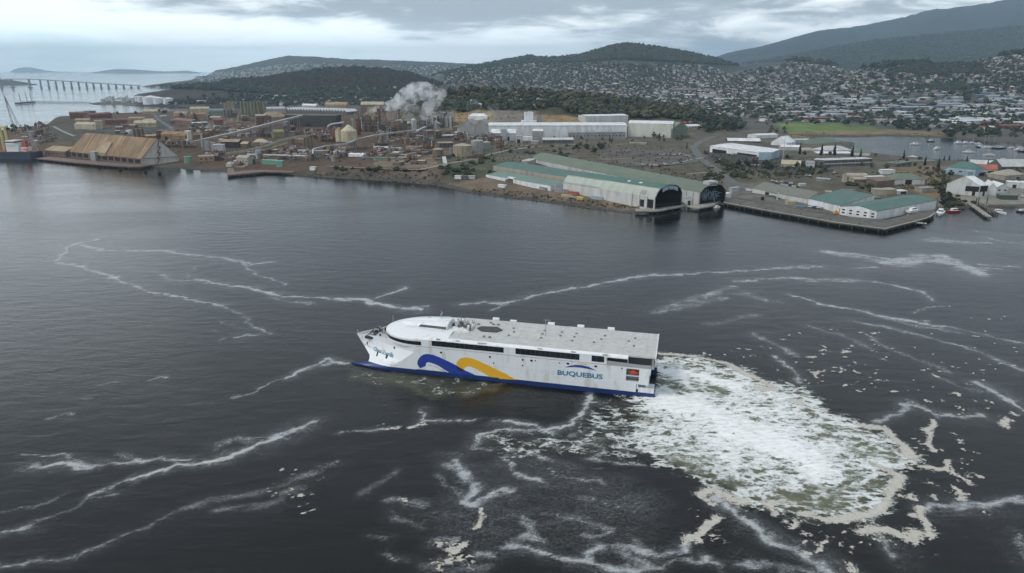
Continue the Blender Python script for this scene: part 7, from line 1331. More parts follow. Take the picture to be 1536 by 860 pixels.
    dk = MB(); dk.prism([(-5, .8), (L_ - 7, .8), (L_ - 1, 5), (L_ - 1, W_ - 5), (L_ - 7, W_ - .8), (-5, W_ - .8)], 10.5, 11.1); dk.build('deck', mat('deck_red', (.22, .07, .045), .8), R)
    s = MB(); s.box(L_ - 42, L_ - 24, 2, W_ - 2, 11, 21); s.box(L_ - 41, L_ - 28, 1, W_ - 1, 21, 27); s.box(L_ - 24, L_ - 15, 5, W_ - 4, 11, 17); s.build('bridge_house', m_white, R); wn = MB(); wn.box(L_ - 41.5, L_ - 27.8, .9, W_ - .9, 24, 25.6); wn.build('window', m_glass, R)
    f_ = MB(); f_.box(L_ - 22, L_ - 16, 8, 14, 17, 27); f_.build('funnel', mat('funnel_red', (.35, .09, .05), .6), R); lb_ = MB(); lb_.tube((L_ - 16, 2, 15), (L_ - 10, 2, 14), 1.3, 8); lb_.build('lifeboat', mat('rescue_orange', (0.75, 0.10, 0.03), 0.5), R)
    yl = mat('crane_yellow', (.52, .46, .20), .6)
    for x in (L_ - 52, L_ - 45): c = MB(); c.cyl((x, W_ * .5), 1.6, 10, 46, 10); c.build('crane_post', yl, R)
    c = MB(); c.box(L_ - 54, L_ - 43, W_ * .5 - 2, W_ * .5 + 2, 44, 47); c.build('crane_head', yl, R)
    def lattice(x0, y0, z0, x1, y1, z1, w): m_ = MB(); [m_.tube((x0 + i * w, y0 + j * w * .5, z0), (x1, y1, z1), .35, 4) for i in (-1, 1) for j in (-1, 1)]; [m_.tube((x0 + (x1 - x0) * t - w * (1 - t), y0, z0 + (z1 - z0) * t), (x0 + (x1 - x0) * (t + .08) + w * (1 - t), y0, z0 + (z1 - z0) * (t + .08)), .22, 4) for t in np.arange(.0, .9, .1)]; return m_
    lattice(L_ - 28, 20, 14, L_ - 42, 20, 92, 7).build('loader_boom', m_steel, R); lattice(L_ - 6, 14, 10, L_ - 14, 14, 46, 3).build('derrick', pm('lgrey'), R)
    # wharf under the ore shed
    e = [(54, 239), (100, 244), (150, 248.5), (196, 251.5), (212, 251.5)]; w = [P(x, y - 1.5, 3.6) for x, y in e]; o = w[0]; R = empty('ore_wharf', (o[0], o[1], 0), 'weathered concrete wharf along the front of the ore shed', 'wharf'); n = np.array([.25, .97]) * 22; mb = MB(); mb.prism([p - o for p in w] + [p - o + n for p in w[::-1]], 2.2, 3.6); mb.build('deck', pm('brown'), R)
    for a, b_ in zip(w[:-1], w[1:]):
        for i in range(6): p = a + (b_ - a) * (i + .5) / 6 - o; pl = MB(); pl.cyl(p + np.array([0, .6]), .5, -4, 2.3, 6); pl.build('pile', m_wood, R)
    fw = MB(); [fw.prism([a - o + n * .12, b_ - o + n * .12, b_ - o + n * .2, a - o + n * .2], -4, 2.2) for a, b_ in zip(w[:-1], w[1:])]; fw.build('under_deck_shade', m_dark, R)  # near-black wall behind the piles paints the under-deck shade
    e = [(341, 263), (372, 260), (398, 257.5), (440, 258.5), (440, 257), (396, 255), (366, 256), (352, 257.5), (350, 252), (341, 251)]; w = [P(*q, 3.4) for q in e]; o = w[0]; R = empty('pier', (o[0], o[1], 0), 'stubby brown pier with dark piles below the mint green sheds', 'pier'); mb = MB(); mb.prism([p - o for p in w], 1.6, 3.4); mb.build('deck', pm('brown'), R)
    for i in range(12): t = i / 11; p = w[0] + (w[2] - w[0]) * t - o + np.array([.3, .8]); pl = MB(); pl.cyl(p, .6, -4, 1.7, 6); pl.build('pile', m_wood, R)
    for i in range(5): t = i / 4; p = w[0] + (w[9] - w[0]) * t - o + np.array([.8, 0]); pl = MB(); pl.cyl(p, .6, -4, 1.7, 6); pl.build('pile', m_wood, R)
boats()
# ------------------------------------------------------------------ bridge, oil jetty, tank farm
def estuary():
    pier_x = [(-88, 197), (-10, 197), (22, 293), (183, 293), (432, 293), (590, 298), (702, 300), (810, 301), (916, 302), (1028, 302), (1135, 304), (1245, 305)]
    bs = [C(31, x, y) for x, y in pier_x[2:]] + [C(15, x, 226) for x in (605, 653, 701, 749, 798, 846, 893)]; bs = [(-38, 130.6), (-18, 130.6)] + bs
    tp = lambda px: float(np.interp(px, [-50, 0, 44, 60, 120, 209], [118.6, 118.3, 118.4, 119.0, 122.7, 128.2]))
    p0, p1 = P(-30, 131.2), P(208, 132.6); o = p0; R = empty('road_bridge', (o[0], o[1], 0), 'long low road bridge on many slender piers across the estuary', 'bridge'); cm = mat('bridge_concrete', (.23, .24, .25), .8, .08)
    def on(px): x, y, w = ray(px, 131); d = p1 - p0; A = np.array([[x / y, -d[0]], [1, -d[1]]]); Y, t = np.linalg.solve(A, p0); return np.array([x / y * Y, Y])
    xs = np.linspace(-60, 212, 30); top = [(on(x), float(zat(x, tp(x), on(x)[1]))) for x in xs]; dk = MB()
    for (a, za), (b, zb) in zip(top[:-1], top[1:]):
        n = np.array([-(p1 - p0)[1], (p1 - p0)[0]]); n = n / np.hypot(*n) * 9; c = [(a - o - n, za), (b - o - n, zb), (b - o + n, zb), (a - o + n, za)]; dk.face([(*p, z) for p, z in c]); dk.face([(*p, z - 5.5) for p, z in c]); dk.face([(*c[0][0], za - 5.5), (*c[1][0], zb - 5.5), (*c[1][0], zb), (*c[0][0], za)]); dk.face([(*c[3][0], za - 5.5), (*c[2][0], zb - 5.5), (*c[2][0], zb), (*c[3][0], za)])
    dk.build('deck', cm, R)
    for px, py in bs:
        p = on(px); z = float(zat(px, tp(px), p[1])) - 5.5; pr = MB(); wide = 6.5 if px < 50 else 4.6; pr.prism([p - o + np.array(q) for q in ((-wide, -4), (wide, -4), (wide, 4), (-wide, 4))], -2, z); pr.build('pier', cm, R); b = MB(); s = 2.6 if px < 50 else 1.5; b.prism([p - o + np.array(q) for q in ((-wide * s, -7), (wide * s, -7), (wide * s, 7), (-wide * s, 7))], -2, 6); b.build('pile_cap', cm, R)
    # oil jetty with loading head
    a, b = P(136, 155), P(44, 154.6); o = a; R = empty('oil_jetty', (o[0], o[1], 0), 'thin piled jetty with loading arms far out on the estuary', 'jetty'); dm = mat('jetty_dark', (.10, .105, .11), .8); k = MB(); d = b - a; L_ = np.hypot(*d); n = np.array([-d[1], d[0]]) / L_ * 2; k.prism([n * -1, d - n, d + n, n], 3.6, 5.0); k.build('walkway', dm, R)
    for i in range(26): q = d * (i + .5) / 26; pl = MB(); pl.cyl(q, 1.5, -2, 3.8, 5); pl.build('pile', dm, R)
    h0, h1 = P(26, 157) - o, P(50, 154.8) - o; hd = MB(); e = (h1 - h0) / np.hypot(*(h1 - h0)); n = np.array([-e[1], e[0]]) * 9; hd.prism([h0 - n, h1 - n, h1 + n, h0 + n], 1.5, 7); hd.build('loading_head', dm, R)
    for t, hh in ((.25, 38), (.65, 44), (.93, 40)): q = h0 + (h1 - h0) * t; ms = MB(); ms.tube((*q, 7), (q[0] - 3, q[1], hh), 1.1, 5); ms.build('loading_arm', dm, R)
    m_tank = mat('tank_white', (.66, .67, .68), .5, .06, .02); lst = [(32, 655, 322, 150, 62, 'widest white oil tank in the front row of the tank farm'), (32, 740, 318, 110, 52, 'second white oil tank of the front row'), (32, 845, 318, 95, 48, 'third white oil tank of the front row, standing alone'), (32, 560, 305, 60, 55, 'narrow pale oil tank left of the front row')]
    for k, x, y, w_, h_, lb in lst: tank(k, x, y, w_, h_, m_tank, 'oil_tank', lb, 'cone', 'tank', 'oil tanks on the far point', 24)
    for i in range(11): x = 165 + i * 36; tank(32, x, 308 - (i % 3) * 12, 34 if i % 2 else 44, 34 + (i % 4) * 8, m_tank if i % 3 else pm('lgrey'), 'oil_tank', 'small pale oil tank among the left cluster on the far point', 'cone', 'tank', 'cluster of small oil tanks on the far point', 16)
    bld(32, 270, 308, 370, 306, 14, 14, 'gx', 'dwhite', 'white', 'depot_hut', 'shed', 'small white depot shed before the tank cluster', rh=8)
    bld(32, 1150, 312, 1245, 312, 16, 16, 'gx', 'stone', 'stone', 'shore_hut', 'building', 'stone coloured shed by the trees on the far point', rh=10)
    bld(32, 715, 155, 765, 153, 20, 12, 'gx', 'stone', 'cream', 'shore_house', 'house', 'pale house at the waters edge near the end of the bridge', rh=6)
estuary()
# ------------------------------------------------------------------ vegetation
ICO_V = np.array([(0, 0, 1)] + [(.894 * math.cos(a * 1.2566), .894 * math.sin(a * 1.2566), .447) for a in range(5)] + [(.894 * math.cos((a + .5) * 1.2566), .894 * math.sin((a + .5) * 1.2566), -.447) for a in range(5)] + [(0, 0, -1)])
ICO_F = np.array([(0, 1 + a, 1 + (a + 1) % 5) for a in range(5)] + [(1 + a, 6 + a, 1 + (a + 1) % 5) for a in range(5)] + [(6 + a, 6 + (a + 1) % 5, 1 + (a + 1) % 5) for a in range(5)] + [(11, 6 + (a + 1) % 5, 6 + a) for a in range(5)])
def clumps(seed, n, shape, rr, flat=.75, jit=.28):
    """unit-height crown made of n ragged leaf clumps; returns verts, faces, tint"""
    r = np.random.default_rng(seed); V = []; Fc = []; T = []; o = 0
    for i in range(n):
        for _ in range(30):
            p = r.uniform(-1, 1, 3)
            if 0.25 < np.linalg.norm(p) < 1: break
        c = np.array([p[0] * shape[0], p[1] * shape[0], shape[1] + p[2] * shape[2]]); s = rr * r.uniform(.55, 1.25); q = ICO_V * (1 + r.uniform(-jit, jit, (12, 1))) * np.array([s, s, s * flat]); a = r.uniform(0, 6.28); q = np.stack([q[:, 0] * math.cos(a) - q[:, 1] * math.sin(a), q[:, 0] * math.sin(a) + q[:, 1] * math.cos(a), q[:, 2]], 1)
        V.append(q + c); Fc.append(ICO_F + o); o += 12; T.append(np.full(12, r.uniform(.65, 1.4)))
    return np.concatenate(V), np.concatenate(Fc), np.concatenate(T)
def leafmat(name): return mat(name, (0, 0, 0), .85, .35, .5, attr='leaf')
M_LEAF = leafmat('foliage')
GREENS = {'euc': np.array([.045, .052, .030]), 'dark': np.array([.020, .030, .019]), 'bush': np.array([.034, .044, .022]), 'olive': np.array([.072, .068, .036]), 'brown': np.array([.036, .031, .027]), 'cyp': np.array([.013, .020, .014])}
def crown_mesh(name, seed, n, shape, rr, col, sc, flat=.75):
    v, f, t = clumps(seed, n, shape, rr, flat); return npmesh(name, v * sc, f, [M_LEAF], colors={'leaf': GREENS[col][None, :] * t[:, None]})
def proto(name, kindn, seed):
    R = bpy.data.objects.new(name, None)
    if kindn == 'tall': me = crown_mesh('crown', seed, 26, (.30, .66, .34), .13, 'euc', 14); th, tr = 8.0, .32
    elif kindn == 'round': me = crown_mesh('crown', seed, 30, (.42, .56, .38), .17, 'dark', 11); th, tr = 4.5, .4
    elif kindn == 'olive': me = crown_mesh('crown', seed, 24, (.40, .58, .36), .16, 'olive', 10); th, tr = 4.5, .3
    elif kindn == 'shrub': me = crown_mesh('crown', seed, 12, (.75, .42, .42), .36, 'bush', 3.6, .8); th, tr = .9, .15
    elif kindn == 'cyp':
        v, f, t = [], [], []; r = np.random.default_rng(seed); o = 0
        for i in range(30):
            z = (i + .5) / 30; w = .125 * (1 - z) ** .7 * min(1, z * 8 + .5); a = r.uniform(0, 6.28); q = ICO_V * (1 + r.uniform(-.25, .25, (12, 1))) * np.array([w * 1.1 + .012, w * 1.1 + .012, .06]); v.append(q + np.array([math.cos(a) * w * .35, math.sin(a) * w * .35, z * .95 + .06])); f.append(ICO_F + o); o += 12; t.append(np.full(12, r.uniform(.7, 1.3)))
        me = npmesh('crown', np.concatenate(v) * 13, np.concatenate(f), [M_LEAF], colors={'leaf': GREENS['cyp'][None, :] * np.concatenate(t)[:, None]}); th, tr = 1.5, .3
    c = bpy.data.objects.new('crown', me); c.parent = R; tb = MB(); tb.tube((0, 0, -1.5), (.15, .1, th), tr, 6, tr * .5)
    if kindn in ('tall', 'round', 'olive'):
        for a in range(3): b = a * 2.1 + seed; tb.tube((.1, .05, th * .8), (math.cos(b) * th * .35, math.sin(b) * th * .35, th * 1.25), tr * .5, 4, tr * .2)
    tk = tb.build('trunk', m_trunk); tk.parent = R
    return R, [c, tk]
PRO = {k: [proto({'tall': 'eucalyptus_tree', 'round': 'dark_tree', 'olive': 'olive_tree', 'shrub': 'shrub', 'cyp': 'cypress_tree'}[k], k, s) for s in range(3 if k != 'cyp' else 2)] for k in ('tall', 'round', 'olive', 'shrub', 'cyp')}
_used = set()
def put(kindn, p, sc, label, cat, group, r):
    R, ch = r.choice(PRO[kindn])
    if id(R) not in _used:
        _used.add(id(R)); o = R; COL.objects.link(o)
    else:
        o = R.copy(); COL.objects.link(o)
        for c in ch: q = c.copy(); COL.objects.link(q); q.parent = o
    o.location = (p[0], p[1], p[2] - .1); o.rotation_euler = (0, 0, r.uniform(0, 6.28)); o.scale = (sc * r.uniform(.9, 1.1), sc * r.uniform(.9, 1.1), sc); tag(o, label, cat, group); return o
def inpoly_px(poly, n, r):
    xs = [p[0] for p in poly]; ys_ = [p[1] for p in poly]; out = []
    while len(out) < n:
        x = r.uniform(min(xs), max(xs), n * 3); y = r.uniform(min(ys_), max(ys_), n * 3); k = inside(poly, x, y); out += list(zip(x[k], y[k]))
    return np.array(out[:n])
def trees():
    r = random.Random(3); g = np.random.default_rng(3)
    Z_ = [('tall', [(870, 146), (960, 158), (1045, 172), (1040, 179), (900, 178), (850, 166)], 62, (.75, 1.15), 'grey green gum tree in the tall wood above the white factory', 'gum trees above the white factory'),
          ('round', [(645, 138), (720, 134), (830, 140), (840, 160), (760, 166), (660, 158)], 40, (.7, 1.1), 'dark tree on the wooded hill behind the twin gables', 'dark trees on the hill behind the works'),
          ('round', [(1045, 176), (1095, 176), (1110, 206), (1060, 200)], 26, (.8, 1.35), 'big dark tree right of the green gable end', 'dark trees by the green gable end'),
          ('olive', [(1150, 188), (1185, 186), (1180, 206), (1150, 204)], 12, (.7, 1.1), 'brownish tree at the left end of the playing field', 'trees at the playing field'),
          ('round', [(1330, 182), (1440, 188), (1430, 198), (1340, 196)], 12, (.8, 1.3), 'dark round tree on the far bank of the cove', 'trees on the far bank of the cove'),
          ('olive', [(1420, 195), (1520, 200), (1525, 210), (1440, 206)], 22, (.6, 1.0), 'olive tree on the far bank of the cove near the yachts', 'olive trees by the yacht moorings'),
          ('round', [(268, 150), (345, 140), (480, 138), (480, 152), (340, 156), (290, 157)], 46, (.9, 1.6), 'big dark tree on the far point behind the silos', 'dark trees on the far point'),
          ('round', [(160, 168), (250, 166), (255, 172), (170, 174)], 12, (.5, .8), 'dark tree on the back shore behind the brick office', 'trees on the back shore'),
          ('round', [(5, 192), (62, 186), (66, 196), (10, 202)], 14, (.6, .95), 'dark tree at the shore behind the moored ship', 'trees behind the moored ship'),
          ('round', [(862, 222), (905, 220), (915, 229), (870, 230)], 9, (.6, .8), 'low dark tree in the clump above the long boat sheds', 'dark clump above the boat sheds'),
          ('olive', [(730, 208), (870, 208), (1040, 205), (1045, 213), (900, 218), (740, 216)], 30, (.35, .65), 'small olive tree along the front of the white factory', 'small trees along the factory front'),
          ('olive', [(975, 203), (1020, 202), (1030, 212), (985, 214)], 6, (.7, 1.0), 'tall olive tree before the cream warehouse', 'tall trees before the cream warehouse'),
          ('round', [(1120, 246), (1200, 248), (1190, 258), (1090, 252)], 12, (.5, .75), 'dark tree in the hedge below the distribution shed', 'trees in the hedge below the distribution shed'),
          ('round', [(1085, 232), (1250, 232), (1240, 240), (1180, 238)], 4, (.4, .6), 'low dark tree by the yellow roofed block', 'trees by the yellow roofed block'),
          ('olive', [(1190, 225), (1400, 238), (1420, 262), (1330, 256), (1230, 240)], 14, (.45, .8), 'spreading olive tree between the office and the yards', 'trees between the office and the yards'),
          ('round', [(1404, 285), (1420, 280), (1430, 305), (1410, 312)], 7, (.5, .8), 'dark tree between the depot and the slipway shed', 'trees between the depot and the slipway')]
    for kd, poly, n, (s0, s1), lb, grp in Z_:
        for p in G(*inpoly_px(poly, n, g).T):
            if p[3]: put(kd, p, r.uniform(s0, s1), lb, 'tree', grp, r)
    SH = [([(655, 238), (735, 222), (742, 240), (735, 262), (680, 268), (665, 262)], 46, 'dark green shrub on the overgrown bank left of the boat sheds', 'shrubs on the bank left of the boat sheds'), ([(745, 226), (870, 215), (900, 226), (860, 238), (800, 234)], 34, 'low shrub above the rear boat shed', 'shrubs above the rear boat shed'),
          ([(1055, 228), (1072, 232), (1120, 268), (1100, 266)], 34, 'shrub in the hedge along the harbour road', 'shrubs along the harbour road'), ([(1095, 246), (1245, 246), (1235, 262), (1110, 266)], 60, 'dense dark shrub in the thicket behind the long wharf store', 'shrubs in the thicket behind the wharf store'), ([(1050, 262), (1085, 258), (1092, 275), (1060, 272)], 16, 'shrub behind the rear boat shed', 'shrubs behind the rear boat shed'),
          ([(1385, 250), (1430, 262), (1436, 285), (1405, 290)], 22, 'shrub on the brown slope left of the slipway shed', 'shrubs on the slope by the slipway'), ([(1405, 290), (1440, 296), (1460, 306), (1420, 312)], 20, 'green shrub on the shore beside the slipway', 'shrubs on the shore by the slipway'), ([(500, 252), (640, 254), (650, 258), (510, 257)], 16, 'small shrub along the fence at the top of the bank', 'shrubs at the top of the bank'), ([(1480, 255), (1530, 258), (1530, 264), (1480, 262)], 10, 'shrub behind the slip sheds', 'shrubs behind the slip sheds'), ([(1270, 275), (1330, 272), (1310, 288), (1280, 286)], 14, 'shrub in the dirt yard', 'shrubs in the dirt yard')]
    for poly, n, lb, grp in SH:
        for p in G(*inpoly_px(poly, n, g).T):
            if p[3]: put('shrub', p, r.uniform(.6, 1.35), lb, 'shrub', grp, r)
    cyp = [(17, 52, 310, 150, 'tall cypress on the left verge of the harbour road'), (8, 1075, 455, 70, 'dark cypress at the mouth of the side road'), (7, 1375, 400, 45, 'cypress behind the dark clump'), (8, 248, 375, 70, 'left of two cypresses before the factory'), (8, 275, 370, 50, 'right of two cypresses before the factory'), (17, 1188, 270, 80, 'cypress before the white gabled hall'), (18, 470, 400, 155, 'cypress behind the white side wing'), (18, 782, 412, 155, 'cypress at the left end of the white verandah'), (18, 872, 345, 60, 'small cypress behind the white verandah'), (18, 966, 415, 165, 'tallest cypress, in the middle of the white verandah'), (18, 1015, 355, 50, 'smallest cypress by the grey hipped hall'), (18, 1222, 440, 165, 'cypress at the right end of the white verandah'), (19, 110, 510, 150, 'cypress before the pale green hall'), (19, 805, 530, 145, 'lone cypress at the edge of the cove'), (19, 1150, 630, 155, 'cypress right of the long office'), (19, 1355, 735, 215, 'left of the dark cypress pair beside the teal roof'), (20, 75, 880, 150, 'right of the dark cypress pair beside the teal roof'), (20, 170, 765, 90, 'first cypress on the ridge of the teal roof'), (20, 252, 762, 95, 'second cypress on the ridge of the teal roof'), (20, 395, 770, 52, 'third cypress behind the teal roof'), (20, 455, 770, 45, 'fourth and smallest cypress behind the teal roof'), (20, 538, 782, 95, 'fifth cypress at the right end of the teal roof'), (20, 875, 840, 95, 'cypress standing before the pale marina shed')]
    for k, x, y, h_, lb in cyp:
        p = g1(*C(k, x, y)); m = math.hypot(p[1], H - p[2]) / F / CR[k][2]; put('cyp', p, h_ * m / 13, lb, 'tree', 'cypresses of the right shore', r)
trees()
# ------------------------------------------------------------------ far woods and suburbs
def mass(name, label, P3, sizes, protos, cols, sq=1.0):
    """one mesh of many small crowns"""
    r = np.random.default_rng(len(P3)); V = []; Fc = []; Cc = []; o = 0; which = r.integers(0, len(protos), len(P3))
    for k, (v, f, t) in enumerate(protos):
        sel = np.where(which == k)[0]
        if not len(sel): continue
        a = r.uniform(0, 6.28, len(sel)); ca, sa = np.cos(a)[:, None], np.sin(a)[:, None]; s = sizes[sel][:, None]; q = np.stack([(v[None, :, 0] * ca - v[None, :, 1] * sa) * s, (v[None, :, 0] * sa + v[None, :, 1] * ca) * s, v[None, :, 2] * s * sq], -1) + P3[sel][:, None, :3]
        n = len(v); V.append(q.reshape(-1, 3)); Fc.append((f[None] + (o + np.arange(len(sel)) * n)[:, None, None]).reshape(-1, 3)); o += n * len(sel); c = np.array(cols)[r.integers(0, len(cols), len(sel))]; Cc.append((c[:, None, :] * t[None, :, None] * r.uniform(.7, 1.3, (len(sel), 1, 1))).reshape(-1, 3))
    kind(link(name, npmesh(name, np.concatenate(V), np.concatenate(Fc), [M_LEAF], colors={'leaf': np.concatenate(Cc)})), 'stuff', label)
LOW = [clumps(s, 6, (.42, .5, .36), .30) for s in range(5)]
HMAT = mat('suburb', (0, 0, 0), .7, .12, .2, attr='tone')
ROOFS = [((.20, .21, .22), 'grey'), ((.34, .35, .36), 'pale grey'), ((.19, .085, .065), 'red'), ((.13, .10, .085), 'brown'), ((.075, .08, .085), 'dark'), ((.15, .18, .17), 'greenish'), ((.52, .53, .53), 'white')]
WALLS = [((.40, .38, .33), 'cream'), ((.50, .50, .48), 'white'), ((.22, .13, .10), 'brick'), ((.26, .25, .24), 'grey')]
def house_geo(L_, W_, h, rh, hip):
    e = .5; v = [(-L_, -W_, -3), (L_, -W_, -3), (L_, W_, -3), (-L_, W_, -3), (-L_, -W_, h), (L_, -W_, h), (L_, W_, h), (-L_, W_, h)]; f = [(0, 1, 5, 4), (1, 2, 6, 5), (2, 3, 7, 6), (3, 0, 4, 7)]; t = [0] * 8
    v += [(-L_ - e, -W_ - e, h), (L_ + e, -W_ - e, h), (L_ + e, W_ + e, h), (-L_ - e, W_ + e, h), (-L_ + hip, 0, h + rh), (L_ - hip, 0, h + rh), (L_ - hip, 0, h + rh), (-L_ + hip, 0, h + rh)]; f += [(8, 9, 13, 12), (9, 10, 14, 13), (10, 11, 15, 14), (11, 8, 12, 15)]; t += [1] * 8
    return np.array(v, float), np.array(f), np.array(t)
HG = [house_geo(6.5, 4.2, 3.2, 2.3, 3.0), house_geo(8, 4.5, 3.4, 2.4, 0), house_geo(5.5, 4.5, 5.6, 2.0, 3.2), house_geo(9.5, 5.5, 3.4, 2.6, 4.0), house_geo(12, 7, 4.5, 1.2, 0)]
def suburbs():
    g = np.random.default_rng(17); r = random.Random(17)
    ZN = [([(665, 112), (720, 102), (800, 95), (870, 96), (930, 96), (985, 100), (1010, 118), (1000, 140), (900, 138), (760, 130), (670, 128)], 1250, 1150), ([(985, 96), (1060, 100), (1110, 116), (1130, 150), (1120, 176), (1060, 165), (980, 140), (930, 132)], 800, 560), ([(1060, 130), (1120, 108), (1190, 93), (1240, 98), (1290, 112), (1310, 140), (1280, 165), (1130, 178), (1090, 170)], 900, 700),
          ([(1285, 106), (1330, 101), (1400, 102), (1500, 86), (1600, 80), (1620, 145), (1300, 145), (1270, 130)], 900, 900), ([(1130, 160), (1300, 150), (1620, 150), (1620, 200), (1420, 196), (1330, 186), (1200, 182), (1130, 185)], 620, 420), ([(900, 138), (1010, 136), (1090, 168), (1080, 182), (1000, 160), (930, 150)], 260, 240), ([(690, 150), (780, 142), (860, 146), (850, 156), (720, 158)], 30, 60),
          ([(400, 138), (520, 128), (660, 128), (650, 146), (420, 148)], 140, 420), ([(345, 148), (420, 142), (640, 145), (650, 158), (430, 160), (400, 157)], 170, 620), ([(240, 152), (340, 148), (400, 156), (250, 157)], 10, 130), ([(295, 118), (345, 108), (420, 97), (480, 100), (440, 106), (380, 116), (310, 124)], 750, 220), ([(600, 100), (680, 98), (740, 99), (700, 112), (640, 114)], 420, 200), ([(430, 95), (600, 98), (600, 101), (440, 100)], 60, 20)]
    HP = []; TP = []
    for poly, nh, nt in ZN:
        a = inpoly_px(poly, nh, g); X = G(*a.T); HP.append(X[(X[:, 3] > 0) & (X[:, 2] > .8)]); a = inpoly_px(poly, int(nt * 1.8), g); X = G(*a.T); TP.append(X[(X[:, 3] > 0) & (X[:, 2] > .8)])
    HP = np.concatenate(HP); TP = np.concatenate(TP)
    th = np.floor(fbm(HP[:, 0] / 900, HP[:, 1] / 900, 23, 2) * 9) * .35; ca, sa = np.cos(th), np.sin(th); uu = HP[:, 0] * ca + HP[:, 1] * sa; vv = -HP[:, 0] * sa + HP[:, 1] * ca
    row = np.round(vv / 27); vv = row * 27 + np.where(row % 2 == 0, 4, -4) + g.normal(0, .8, len(vv)); un = np.round(uu / 17); uu = un * 17 + g.normal(0, 1.2, len(uu)); _, keep = np.unique(np.stack([un, row, np.round(th * 100)], 1), axis=0, return_index=True)
    hx, hy = uu * ca - vv * sa, uu * sa + vv * ca; HP = np.stack([hx, hy, hgt(hx, hy), th], 1)[keep]; HP = HP[HP[:, 2] > 1.0]
    order = np.argsort(HP[:, 1]); near, far = order[:290], order[290:]
    ang = lambda p: math.floor(fbm(np.array([p[0] / 400.0]), np.array([p[1] / 400.0]), 3, 2)[0] * 8) * .4
    meshes = {}
    for i in near:
        p = HP[i]; k = r.randrange(4); w = r.randrange(len(WALLS)); ro = r.choice((0, 0, 1, 1, 2, 3, 4, 5, 6)); key = (k, w, ro)
        if key not in meshes:
            v, f, t = HG[k]; c = np.where(t[:, None] == 0, np.array(WALLS[w][0]), np.array(ROOFS[ro][0])); meshes[key] = npmesh('suburban_house', v, f, [HMAT], colors={'tone': c})
        o = link('suburban_house', meshes[key], None, (p[0], p[1], p[2])); o.rotation_euler = (0, 0, p[3] + r.choice((0, 0, 1.57))); s = r.uniform(.85, 1.2); o.scale = (s, s, s)
        where = 'beyond the cove' if proj(p[0], p[1], p[2])[0] > 1180 else 'behind the wooded hill'
        tag(o, f'{WALLS[w][1]} walled suburban house with {ROOFS[ro][1]} roof {where}', 'house', 'nearer houses of the suburbs')
    V = []; Fc = []; Cc = []; o = 0; kk = g.integers(0, 5, len(far)); kk = np.where((kk == 4) & (g.random(len(far)) < .6), 0, kk)
    for k, (v, f, t) in enumerate(HG):
        sel = far[kk == k]; n = len(sel); a = HP[sel][:, 3] + (g.random(n) < .3) * 1.57; s = g.uniform(.85, 1.3, n)[:, None] * np.clip(HP[sel][:, 1:2] / 4500, 1, 1.3); ca, sa = np.cos(a)[:, None], np.sin(a)[:, None]
        q = np.stack([(v[None, :, 0] * ca - v[None, :, 1] * sa) * s, (v[None, :, 0] * sa + v[None, :, 1] * ca) * s, v[None, :, 2] * s], -1) + HP[sel][:, None, :3]; V.append(q.reshape(-1, 3)); Fc.append((f[None] + (o + np.arange(n) * len(v))[:, None, None]).reshape(-1, 4)); o += n * len(v)
        wc = np.array([w[0] for w in WALLS])[g.choice(4, n, p=[.3, .2, .25, .25])]; rc = np.array([x[0] for x in ROOFS])[g.choice(7, n, p=[.26, .26, .11, .13, .11, .06, .07])]; Cc.append(np.where(t[None, :, None] == 0, wc[:, None, :], rc[:, None, :]).reshape(-1, 3))
    kind(link('suburb_houses', npmesh('suburb_houses', np.concatenate(V), np.concatenate(Fc), [HMAT], colors={'tone': np.concatenate(Cc)})), 'stuff', 'countless far suburban houses spread over the hillsides')
    # commercial halls on the flat beyond the cove
    wn = 0; hz = [([(1150, 146), (1250, 143), (1300, 150), (1300, 166), (1170, 166)], 26), ([(1260, 146), (1400, 142), (1560, 140), (1560, 164), (1300, 166)], 66), ([(1300, 168), (1560, 166), (1560, 198), (1430, 194), (1330, 184)], 44), ([(1150, 172), (1290, 168), (1330, 182), (1200, 181)], 22), ([(960, 128), (1080, 140), (1110, 160), (1000, 142)], 14)]
    cc = [((.36, .38, .40), 'pale grey'), ((.52, .54, .55), 'white'), ((.28, .33, .38), 'blue grey'), ((.15, .155, .16), 'dark grey'), ((.27, .26, .24), 'stone coloured'), ((.20, .075, .06), 'red'), ((.12, .16, .21), 'blue')]
    hm = {}
    for zi, (poly, n) in enumerate(hz):
        for p in G(*inpoly_px(poly, n, g).T):
            if not p[3]: continue
            c = r.choice((0, 0, 0, 1, 1, 2, 2, 3, 4, 4, 5, 6)) ; L_, W_ = r.choice(((22, 11), (34, 14), (16, 10), (46, 16))); key = (c, L_)
            if key not in hm:
                v, f, t = house_geo(L_, W_, 6.5, 1.8, 0); hm[key] = npmesh('commercial_hall', v, f, [HMAT], colors={'tone': np.where(t[:, None] == 0, np.array(cc[c][0]) * .8, np.array(cc[c][0]))})
            o = link('commercial_hall', hm[key], None, (p[0], p[1], p[2])); o.rotation_euler = (0, 0, r.choice((.08, .08, .2, -.1, 1.65))); tag(o, f'{cc[c][1]} roofed commercial hall, {"very long" if L_ == 46 else "long" if L_ == 34 else "mid sized" if L_ == 22 else "small"}, {("below the far suburb", "in the industrial belt right of centre", "just beyond the cove", "behind the playing field", "behind the wooded hill")[zi]}', 'hall', 'commercial halls on the flat')
    mass('suburb_trees', 'dark garden trees between the far suburban houses', TP, g.uniform(6, 13, len(TP)) * np.clip(TP[:, 1] / 3200, .9, 1.5), LOW, [GREENS['dark'], GREENS['euc'], GREENS['bush'], GREENS['dark']])
